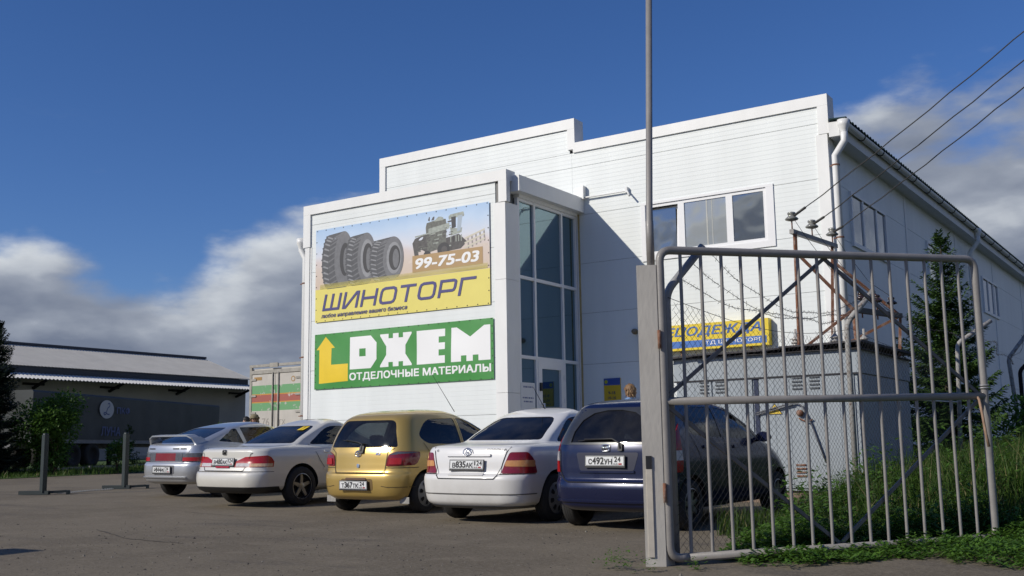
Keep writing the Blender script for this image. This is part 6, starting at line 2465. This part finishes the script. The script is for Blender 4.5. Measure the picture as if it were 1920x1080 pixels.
mb.box(lx0-.02, lx0+.085, ly-.02, ly+.059, 1.3, 4.06); mb.box(lx1-.085, lx1+.02, ly-.02, ly+.059, 1.3, 4.06)
mb.box(lx0+.085, lx1-.085, ly-.02, ly+.059, 3.82, 3.95); mb.box(lx0-.03, lx1+.03, ly-.03, ly+.058, 4.0602, 4.15)
mb.box(lx0+.085, lx1-.085, ly-.02, ly+.059, 1.3, 1.44); mb.box(-27.95, -27.55, ly-.06, ly-.031, 4.02, 4.18)
build_each(mb, 'door_frame', M_lfr, lo)
mb = MB(); put_text(mb, "76", lx0+.62, lx0+.98, 2.0, 2.26, MP(ly-.004), 0, .0)
put_text(mb, "ТХ", -27.55, -27.20, 2.02, 2.20, MP(ly-.004), 0, .0)
mb.build('lettering', mat('faded_ink', (.30, .27, .24), .7), lo)
mb = MB(); mb.box(lx0+.20, lx0+.58, ly-.006, ly-.001, 3.60, 3.71); mb.poly2d([(lx1-.45+.10*math.cos(k*.4), 3.58+.10*math.sin(k*.4)) for k in range(16)], [], MP(ly-.003), 0)
mb.poly2d([(lx1-.45+.065*math.cos(k*.4), 3.58+.065*math.sin(k*.4)) for k in range(16)], [], MP(ly-.005), 1)
mb.build('marking', [mat('mark_ochre', (.35, .20, .06), .6), M_lor], lo)
for y in (28.5, 29.8):
    for x in (lx0+.2, lx1-.2):
        mb = MB(); mb.lathe((x, y, gz(x, y)+.5), (1, 0, 0), [(.28, -.15), (.48, -.14), (.5, -.1), (.5, .1), (.48, .14), (.28, .15), (0, .1)], 20); mb.build('wheel', M_rubber, lo)
mb = MB(); mb.box(lx0+.3, lx1-.3, ly+.1, ly+8.8, 1.05, 1.35); build_each(mb, 'chassis', M_dark, lo)

# ================================================================== VEGETATION
def mat_leaf(name, c1, c2, scale=1.2, trans=.25):
    if name in MATS: return MATS[name]
    m = bpy.data.materials.new(name)
    m.use_nodes = True
    nt = m.node_tree
    b = nt.nodes['Principled BSDF']
    b.inputs['Roughness'].default_value = .55
    b.inputs['Specular IOR Level'].default_value = .3
    tc = nt.nodes.new('ShaderNodeTexCoord')
    n = nt.nodes.new('ShaderNodeTexNoise'); n.inputs['Scale'].default_value = scale; n.inputs['Detail'].default_value = 8; n.inputs['Roughness'].default_value = .75
    nt.links.new(tc.outputs['Object'], n.inputs['Vector'])
    r = nt.nodes.new('ShaderNodeValToRGB'); nt.links.new(n.outputs[0], r.inputs[0])
    r.color_ramp.elements[0].position = .36; r.color_ramp.elements[0].color = (*c1, 1)
    r.color_ramp.elements[1].position = .66; r.color_ramp.elements[1].color = (*c2, 1)
    nt.links.new(r.outputs[0], b.inputs['Base Color'])
    t = nt.nodes.new('ShaderNodeBsdfTranslucent')
    nt.links.new(r.outputs[0], t.inputs[0])
    mx = nt.nodes.new('ShaderNodeMixShader'); mx.inputs[0].default_value = trans
    nt.links.new(b.outputs[0], mx.inputs[1]); nt.links.new(t.outputs[0], mx.inputs[2])
    nt.links.new(mx.outputs[0], nt.nodes['Material Output'].inputs[0])
    MATS[name] = m
    return m


M_bark = mat('bark', (.07, .05, .035), .9, noise=.4, nscale=12, bump=.4, bscale=25)
M_spruce = mat_leaf('spruce_needles', (.030, .070, .018), (.080, .145, .032), 3)
M_spruce_d = mat_leaf('dark_needles', (.012, .024, .016), (.030, .048, .026), 3)
M_bushl = mat_leaf('bush_leaves', (.040, .10, .014), (.11, .20, .032), 4, .4)
M_grass = mat_leaf('grass_blades', (.026, .062, .008), (.085, .15, .024), 2.2, .4)
M_straw = mat_leaf('dry_grass', (.16, .15, .06), (.22, .20, .09), 3, .3)
M_weed = mat_leaf('weed_leaves', (.060, .15, .016), (.15, .28, .045), 5, .4)


def leaf_quad(mb, p, d, n, l, w, m=0):
    """pointed leaf: p base, d direction, n rough normal"""
    d = Vector(d).normalized(); s = d.cross(Vector(n))
    if s.length < 1e-4: s = d.orthogonal()
    s.normalize(); p = Vector(p)
    q_ = p+d*l*.5
    mb.add([p, q_+s*w*.5, p+d*l, q_-s*w*.5], [(0, 1, 2, 3)], m)


def conifer(name, label, base, h, r, m, seed, dens=1.0, lean=0.0, top_open=.0, group=None, whorl=.21, taper=.8):
    rnd = random.Random(seed)
    o = empty(name, base, label, 'tree', group)
    b = Vector(base)
    mb = MB()
    pts = [b+Vector((lean*(k/10)**2, 0, h*k/10-.05*(k == 0))) for k in range(11)]
    mb.tube(pts, [max(.012, .022*h*(1-k/10.3)) for k in range(11)], 8)
    mb.build('trunk', M_bark, o)
    mb = MB()
    z = h*.04
    while z < h*.985:
        u = z/h
        R_ = r*(1-u)**taper*(1.0 if u > .15 else .75+1.6*u)
        nb = max(4, int((9 if u < .7 else 6)*dens**.5))
        for k in range(nb):
            a = rnd.uniform(0, 2*math.pi)
            L_ = R_*rnd.uniform(.62, 1.18)+.06
            el = -.28+.75*u+rnd.uniform(-.12, .12)
            if u > .9: el = .6+rnd.uniform(-.2, .3)
            d0 = Vector((math.cos(a)*math.cos(el), math.sin(a)*math.cos(el), math.sin(el)))
            sdv = Vector((-math.sin(a), math.cos(a), 0))
            p0 = b+Vector((lean*u*u, 0, z+rnd.uniform(-.08, .08)))
            ns = max(4, int(L_/.085*dens))
            tip = None
            for i in range(ns):
                t = (i+.5)/ns
                p = p0+d0*(L_*t)+Vector((0, 0, -.16*L_*math.sin(math.pi*min(1, t*1.1))+.12*L_*t*t))
                wl = (.10+.30*L_*(1-t)**.8*(.35+t))*rnd.uniform(.7, 1.2)
                for s in (1, -1):
                    dd = (d0*.75+sdv*s*rnd.uniform(.55, 1.0)+Vector((0, 0, rnd.uniform(-.35, .12))))
                    leaf_quad(mb, p, dd, (rnd.uniform(-.4, .4), rnd.uniform(-.4, .4), 1), wl, wl*.22+.012)
                    leaf_quad(mb, p, dd+Vector((0, 0, -.45)), (rnd.uniform(-.6, .6), rnd.uniform(-.6, .6), .6), wl*.8, wl*.20+.012)
                leaf_quad(mb, p, d0+Vector((0, 0, .5)), sdv, wl*.5, .03)
        z += whorl*rnd.uniform(.7, 1.2)*(1.15-.5*u)
    for k in range(5):
        a = k*1.3
        leaf_quad(mb, b+Vector((lean, 0, h*.93)), (math.cos(a)*.4, math.sin(a)*.4, 1), (1, 0, 0), h*.06, .03)
    mb.build('crown', m, o)
    return o


conifer('spruce_tree', 'tall dark spruce beside the building wall, seen through the right part of the gate', (-4.78, 23.2, gz(-4.78, 23.2)), 5.05, 1.42, M_spruce, 5, 1.6, .08, taper=.75, whorl=.17)
conifer('conifer_tree', 'dark narrow conifer at the far left in front of the warehouse', (-32.45, 19.35, gz(-32.4, 19.3)), 4.85, 1.0, M_spruce_d, 8, 1.8, .1, taper=.62, whorl=.15)
conifer('conifer_tree', 'short dark conifer between the tall dark conifer and the round bush', (-34.4, 20.0, gz(-34.4, 20.0)), 3.3, 1.3, M_spruce_d, 18, 1.7, -.1, taper=.6, whorl=.15)
conifer('spruce_sapling', 'small young spruce left of the silver liftback', (-36.4, 27.4, gz(-36.4, 27.4)), 1.55, .42, M_spruce, 9, 1.0)


def bush(name, label, base, h, r, m, seed, nl=2600, ls=.09, lobes=9, trunk=.25, cat='bush'):
    rnd = random.Random(seed)
    o = empty(name, base, label, cat)
    b = Vector(base)
    mb = MB()
    L = []
    for i in range(lobes):
        a = rnd.uniform(0, 6.28); rr_ = r*rnd.uniform(.15, .62); zz = h*(trunk+.12+(1-trunk-.22)*rnd.random())
        if i == 0: rr_, zz = 0, h*.78
        L.append((Vector((rr_*math.cos(a), rr_*math.sin(a), zz)), r*rnd.uniform(.34, .55)))
    for c, q_ in L:
        mb.tube([b+Vector((rnd.uniform(-.05, .05), rnd.uniform(-.05, .05), -.05)), b+Vector((c.x*.3, c.y*.3, c.z*.5)), b+c], [.03*h/2.3+.006, .02*h/2.3+.004, .006], 6)
    mb.build('stem', M_bark, o)
    mb = MB()
    for i in range(nl):
        c, q_ = rnd.choice(L)
        v = Vector((rnd.gauss(0, 1), rnd.gauss(0, 1), rnd.gauss(0, 1))).normalized()
        rad = q_*(rnd.random()**.33)*rnd.uniform(.8, 1.18)
        p = b+c+Vector((v.x*rad, v.y*rad, v.z*rad*.9))
        if p.z < b.z+.05: continue
        d = (v+Vector((rnd.uniform(-.9, .9), rnd.uniform(-.9, .9), rnd.uniform(-.9, .4))))
        leaf_quad(mb, p, d, (rnd.uniform(-1, 1), rnd.uniform(-1, 1), 1), ls*rnd.uniform(.7, 1.3), ls*.5)
    mb.build('foliage', m, o)
    return o


bush('bush', 'round leafy green bush behind the barrier post in front of the dark trailer', (-31.6, 21.0, gz(-31.6, 21)), 2.45, 1.35, M_bushl, 3, 9500, .115, 14, .12)
bush('shrub', 'low leafy shrub between the two barrier posts', (-30.6, 22.6, gz(-30.6, 22.6)), 1.05, .55, M_bushl, 4, 900, .10, 6, .05)
bush('shrub', 'small light green shrub showing just above the silver liftback', (-30.9, 27.2, gz(-31, 27)), 1.75, .5, M_weed, 6, 700, .10, 6, .1)
bush('bush', 'small bush at the foot of the dark narrow conifer on the left edge', (-32.2, 18.3, gz(-32.2, 18.3)), 1.1, .6, M_bushl, 12, 900, .10, 6, .05)
bush('shrub', 'scrubby pale green shrub right of the spruce behind the far fence posts', (-3.7, 24.2, gz(-3.7, 24.2)), 1.3, .8, M_weed, 14, 1200, .10, 7, .05)


def blades(name, label, region, n, hmin, hmax, wid, mats, seed, dens=None, straw=.08, dz=0.0):
    """upright bending blades; region(rnd) -> (x, y, height factor) or None"""
    rnd = random.Random(seed)
    V = []; F = []; Mi = []
    for i in range(n):
        q_ = region(rnd)
        if q_ is None: continue
        x, y, k = q_
        z = gz(x, y)+dz
        h = rnd.uniform(hmin, hmax)*k
        a = rnd.uniform(0, 6.283); bnd = rnd.uniform(.10, .55)*h
        dx, dy = math.cos(a)*bnd, math.sin(a)*bnd
        b = rnd.uniform(0, 6.283)
        wx, wy = math.cos(b)*wid*(.6+.8*rnd.random()), math.sin(b)*wid*(.6+.8*rnd.random())
        s = len(V)
        V += [(x-wx, y-wy, z), (x+wx, y+wy, z), (x+dx*.3+wx*.8, y+dy*.3+wy*.8, z+h*.55), (x+dx*.3-wx*.8, y+dy*.3-wy*.8, z+h*.55), (x+dx, y+dy, z+h*rnd.uniform(.86, 1.0))]
        F += [(s, s+1, s+2, s+3), (s+3, s+2, s+4)]
        mi = 1 if rnd.random() < straw else 0
        Mi += [mi, mi]
    me = bpy.data.meshes.new(name)
    me.from_pydata(V, [], F)
    for m in mats: me.materials.append(m)
    me.polygons.foreach_set('material_index', Mi)
    o = bpy.data.objects.new(name, me)
    COL.objects.link(o)
    return tag(o, label, None, None, 'stuff')


def clump(x, y, f):
    return .5+.5*math.sin(x*f*1.7+1.3*math.sin(y*f))*math.sin(y*f*1.3+1.1*math.sin(x*f*.8))


def reg_tall(rnd):
    y = 9.7+(rnd.random()**1.5)*22
    lo = -4.35 if y < 15.8 else -4.45
    x = rnd.uniform(lo, 5.2)
    edge = 9.55+.5*clump(x, 3, 1.1)+max(0, (x+1.0))*.10
    # the gate line: grass starts behind the leaf
    t = (x-GA.x)/(GB.x-GA.x)
    gy = GA.y+(GB.y-GA.y)*min(t, 1.25)
    if x < -1.6 and y < gy+.25+.9*max(0, .55-t): return None
    if x >= -1.6 and y < 11.4+.25*math.sin(x*3): return None
    k = .55+.75*clump(x, y, .9)
    k *= min(1, .35+.5*(y-gy)) if x < -1.6 else min(1, .5+.5*(y-11.3))
    if x < -3.35 and y < 11.2: return None
    if y < 12 and x < -3.3: k *= .55
    return x, y, k


blades('tall_grass', 'tall uneven green grass growing behind the gate up to the kiosk and fence', reg_tall, 56000, .26, .66, .0058, [M_grass, M_straw], 21)


def reg_side(rnd):
    y = rnd.uniform(8.8, 15.6)
    x = rnd.uniform(-4.75, -4.2)
    if y < 11.0: return None
    return x, y, .25+.5*clump(x, y, 1.4)


blades('fence_grass', 'ragged grass along the foot of the chain link fence', reg_side, 4200, .25, .6, .005, [M_grass, M_straw], 22)


def reg_lawn(rnd):
    x = rnd.uniform(-37, -29.75); y = rnd.uniform(8, 40)
    e = -29.9+.25*math.sin(y*2.1)+.15*math.sin(y*5.3)
    if x > e: return None
    return x, y, .5+.8*clump(x, y, 1.2)


blades('lawn_grass', 'short bright grass on the strip beyond the parking lot', reg_lawn, 26000, .08, .22, .012, [M_grass, M_straw], 23, straw=.05)


def weeds(name, label, region, n, seed, ls):
    rnd = random.Random(seed)
    mb = MB()
    for i in range(n):
        q_ = region(rnd)
        if q_ is None: continue
        x, y, k = q_
        z = gz(x, y)
        h = rnd.uniform(.05, .30)*k
        st = Vector((x+rnd.uniform(-.04, .04), y+rnd.uniform(-.04, .04), z+h))
        nl = rnd.randint(4, 7)
        a0 = rnd.uniform(0, 6.28)
        for j in range(nl):
            a = a0+6.283*j/nl+rnd.uniform(-.3, .3)
            el = rnd.uniform(-.3, .6)
            l = ls*rnd.uniform(.6, 1.3)
            leaf_quad(mb, st+Vector((0, 0, -h*.35*(j % 2))), (math.cos(a), math.sin(a), el), (0, 0, 1), l, l*.42)
    o = mb.build(name, M_weed)
    return tag(o, label, None, None, 'stuff')


FRONT = [(-4.0, 9.5), (-3.8, 9.1), (-3.46, 8.68), (-3.13, 8.75), (-2.91, 9.12), (-2.66, 9.45), (-2.38, 9.72), (-2.04, 9.78), (-1.77, 9.45), (-1.49, 9.30), (-.6, 9.2), (2, 9.0), (5, 8.8)]


def reg_weed(rnd):
    x = -3.95+(rnd.random()**1.25)*6.5
    f = float(np.interp(x, [p[0] for p in FRONT], [p[1] for p in FRONT]))
    f += .10*math.sin(x*7)+.06*math.sin(x*17+1)
    y = f+rnd.random()*2.3
    edge = min(1, (y-f)/.35)
    if rnd.random() > .35+.65*edge: return None
    gyl = GA.y+(x-GA.x)/(GB.x-GA.x)*(GB.y-GA.y)
    fr_ = (.50 if y < min(gyl, 11.3)+.1 else 1.0)
    return x, y, (.35+.75*clump(x, y, 2.3))*(.45+.55*edge)*fr_


weeds('weeds', 'low leafy weeds creeping out under the lower rail of the gate', reg_weed, 9500, 31, .062)


def reg_patch(rnd):
    c = rnd.choice(((-4.33, 8.02, .10), (-4.05, 8.02, .12), (-4.62, 8.6, .2), (-3.75, 8.3, .12), (-4.45, 8.1, .08)))
    return c[0]+rnd.gauss(0, c[2]*.5), c[1]+rnd.gauss(0, c[2]*.5), .35


weeds('post_weeds', 'small weeds at the foot of the gate post', reg_patch, 80, 33, .035)


def reg_broad(rnd):
    y = rnd.uniform(9.6, 17); x = rnd.uniform(-4.2, 3.5)
    t = (x-GA.x)/(GB.x-GA.x)
    gy = GA.y+(GB.y-GA.y)*min(t, 1.2)
    if y < gy+.15: return None
    if clump(x+5, y, .8) < .35: return None
    return x, y, 1.2+1.6*clump(x, y, 1.3)


weeds('tall_weeds', 'broad leaved weeds mixed into the tall grass', reg_broad, 4200, 35, .085)

# ================================================================== PEOPLE
M_skin = mat('skin', (.48, .28, .20), .55, noise=.06, nscale=20)


def person(base, face, height, label, cloth_top, cloth_low, hair, hair_long, step=.12, cap=None, sleeve_long=True):
    """continuous skinned figure; face = heading in degrees (0 looks along +Y)"""
    o = empty('person', base, label, 'person', None, R(face))
    o['localbuild'] = 1
    k = height/1.72
    V = []; E_ = []; Rd = []

    def v(x, y, z, r, par=None):
        V.append((x*k, y*k, z*k)); Rd.append(r*k)
        if par is not None: E_.append((par, len(V)-1))
        return len(V)-1
    pel = v(0, 0, .96, .135)
    w = v(0, .005, 1.08, .120, pel)
    ch = v(0, .01, 1.26, .135, w)
    sh_ = v(0, -.005, 1.40, .10, ch)
    nk = v(0, .0, 1.48, .050, sh_)
    h0 = v(0, .015, 1.555, .070, nk)
    h1 = v(0, .02, 1.625, .084, h0)
    h2 = v(0, .012, 1.69, .060, h1)
    ns = v(0, .098, 1.60, .016, h1)
    for s in (1, -1):
        hip = v(s*.09, 0, .88, .088, pel)
        kn = v(s*.095, s*step*.5+.03, .50, .060, hip)
        an = v(s*.095, s*step-.03, .09, .042, kn)
        v(s*.10, s*step+.10, .045, .038, an)
        sd = v(s*.17, -.005, 1.385, .060, sh_)
        el = v(s*.225, -.02-s*step*.4, 1.10, .042, sd)
        wr = v(s*.225, .06-s*step*.6, .87, .028, el)
        pm = v(s*.222, .085-s*step*.6, .80, .032, wr)
        for f_, (dx, dl) in enumerate(((-.024, .072), (-.008, .082), (.008, .078), (.023, .062))):
            a = v(s*.222, .10+dx-s*step*.6, .755, .0095, pm)
            b_ = v(s*.216, .112+dx-s*step*.6, .755-dl*.5, .0085, a)
            v(s*.208, .118+dx-s*step*.6, .755-dl, .0075, b_)
        a = v(s*.205, .118-s*step*.6, .80, .011, pm)
        v(s*.198, .135-s*step*.6, .765, .009, a)
    me = bpy.data.meshes.new('body')
    me.from_pydata(V, E_, [])
    b = bpy.data.objects.new('body', me)
    COL.objects.link(b)
    b.parent = o
    b.modifiers.new('skin', 'SKIN')
    ss = b.modifiers.new('sub', 'SUBSURF'); ss.levels = 1; ss.render_levels = 1
    for i, d in enumerate(me.skin_vertices[0].data):
        d.radius = (Rd[i]*(1.25 if i in (pel, w, ch, sh_) else 1), Rd[i]*(.85 if i in (pel, w, ch, sh_) else 1))
        d.use_root = (i == 0)
    dg = bpy.context.evaluated_depsgraph_get()
    m2 = bpy.data.meshes.new_from_object(b.evaluated_get(dg))
    b.modifiers.clear()
    b.data = m2
    bpy.data.meshes.remove(me)
    for mm in (M_skin, cloth_top, cloth_low, M_black): m2.materials.append(mm)
    for p in m2.polygons:
        c = p.center/k
        p.use_smooth = True
        arm = abs(c.x) > .165 and c.z < 1.36
        hand = arm and c.z < (.86 if sleeve_long else 1.18)
        if c.z > 1.465 or (hand and abs(c.x) > .185 and c.z > .60 and c.z < 1.2 and abs(c.x) > .19): p.material_index = 0
        elif c.z < .10: p.material_index = 3
        elif c.z < .95 and not arm: p.material_index = 2
        else: p.material_index = 1
    # hair: lumpy shell of locks over the skull
    rnd = random.Random(int(height*1000))
    mb = MB()
    c = Vector((0, .005, 1.645))*k
    n = 18; m = 10
    vs = []; fs = []
    for j in range(m+1):
        t = math.pi*.62*j/m if not hair_long else math.pi*.74*j/m
        for i in range(n):
            a = 2*math.pi*i/n
            front = max(0, math.sin(a))
            tt = t*(1-.52*front**2)
            r_ = .112*k*(1+.10*math.sin(a*5+j*1.7)+.06*rnd.random()+(.10 if hair_long else 0)*(j/m))
            vs.append(c+Vector((r_*math.sin(tt)*math.cos(a)*.92, r_*math.sin(tt)*math.sin(a)*1.05-.006, r_*math.cos(tt)*1.0)))
    for j in range(m):
        for i in range(n): fs.append((j*n+i, j*n+(i+1) % n, (j+1)*n+(i+1) % n, (j+1)*n+i))
    mb.add(vs, fs, 0, True)
    if hair_long:
        for i in range(46):
            a = rnd.uniform(math.pi*.95, math.pi*2.05)
            p = c+Vector((math.cos(a)*.105*k, math.sin(a)*.105*k, rnd.uniform(-.10, .06)*k))
            mb.tube([p, p+Vector((math.cos(a)*.02+rnd.uniform(-.02, .02), math.sin(a)*.02, -.035)), p+Vector((rnd.uniform(-.02, .02), math.sin(a)*.01, -.075)), p+Vector((math.cos(a)*.018, math.sin(a)*.018, -.10))], [.014, .017, .014, .006], 5, rnd.choice((0, 0, 1)))
    mb.build('hair', [hair, mat('hair_light', (.34, .22, .11), .6)], o)
    if cap:
        mb = MB(); mb.lathe(c+Vector((0, 0, .0)), (0, 0, 1), [(.122*k, .01), (.124*k, .05), (.10*k, .10), (.05*k, .125), (0, .13)], 16)
        mb.add([c+Vector((-.07*k, .10*k, .015)), c+Vector((.07*k, .10*k, .015)), c+Vector((.05*k, .19*k, .0)), c+Vector((-.05*k, .19*k, .0))], [(0, 1, 2, 3)])
        mb.build('cap', cap, o)
    # eyes
    for s in (1, -1):
        mb = MB(); mb.lathe(Vector((s*.032, .092, 1.628))*k, (0, 1, 0), [(.012, 0), (.010, .006), (0, .009)], 8); mb.build('eye', M_black, o)
        mb = MB(); mb.lathe(Vector((s*.088, .012, 1.605))*k, (s, .25, 0), [(.030, -.008), (.026, .010), (.008, .006), (0, .004)], 8); mb.build('ear', M_skin, o)
    mb = MB(); mb.add([Vector(q_)*k for q_ in ((-.025, .088, 1.565), (0, .094, 1.562), (.025, .088, 1.565), (0, .0935, 1.572))], [(0, 1, 2, 3)])
    mb.build('mouth', mat('lip', (.35, .12, .10), .5), o)
    return o


person((-10.61, 20.50, .66), 75, 1.67, 'woman with curly fair hair and a light blue top walking past the yellow board', mat('blue_cloth', (.22, .36, .60), .8, noise=.1), mat('jeans', (.05, .06, .12), .8, noise=.2),
       mat('hair_fair', (.20, .115, .055), .6, noise=.3, nscale=30), True)
person((-23.3, 21.75, gz(-23.3, 21.75)), 200, 1.70, 'person in a khaki cap and dark jacket beyond the pearl saloon', mat('dark_jacket', (.04, .035, .03), .8), mat('dark_trousers', (.03, .03, .035), .8),
       mat('hair_brown', (.13, .08, .04), .7), True, cap=mat('khaki_cap', (.20, .17, .10), .8))
person((-25.0, 23.0, gz(-25, 23)), 130, 1.68, 'dark haired person in black behind the silver liftback', mat('black_jacket', (.02, .02, .024), .8), mat('dark_trousers', (.03, .03, .035), .8),
       mat('hair_black', (.015, .013, .012), .6), False)
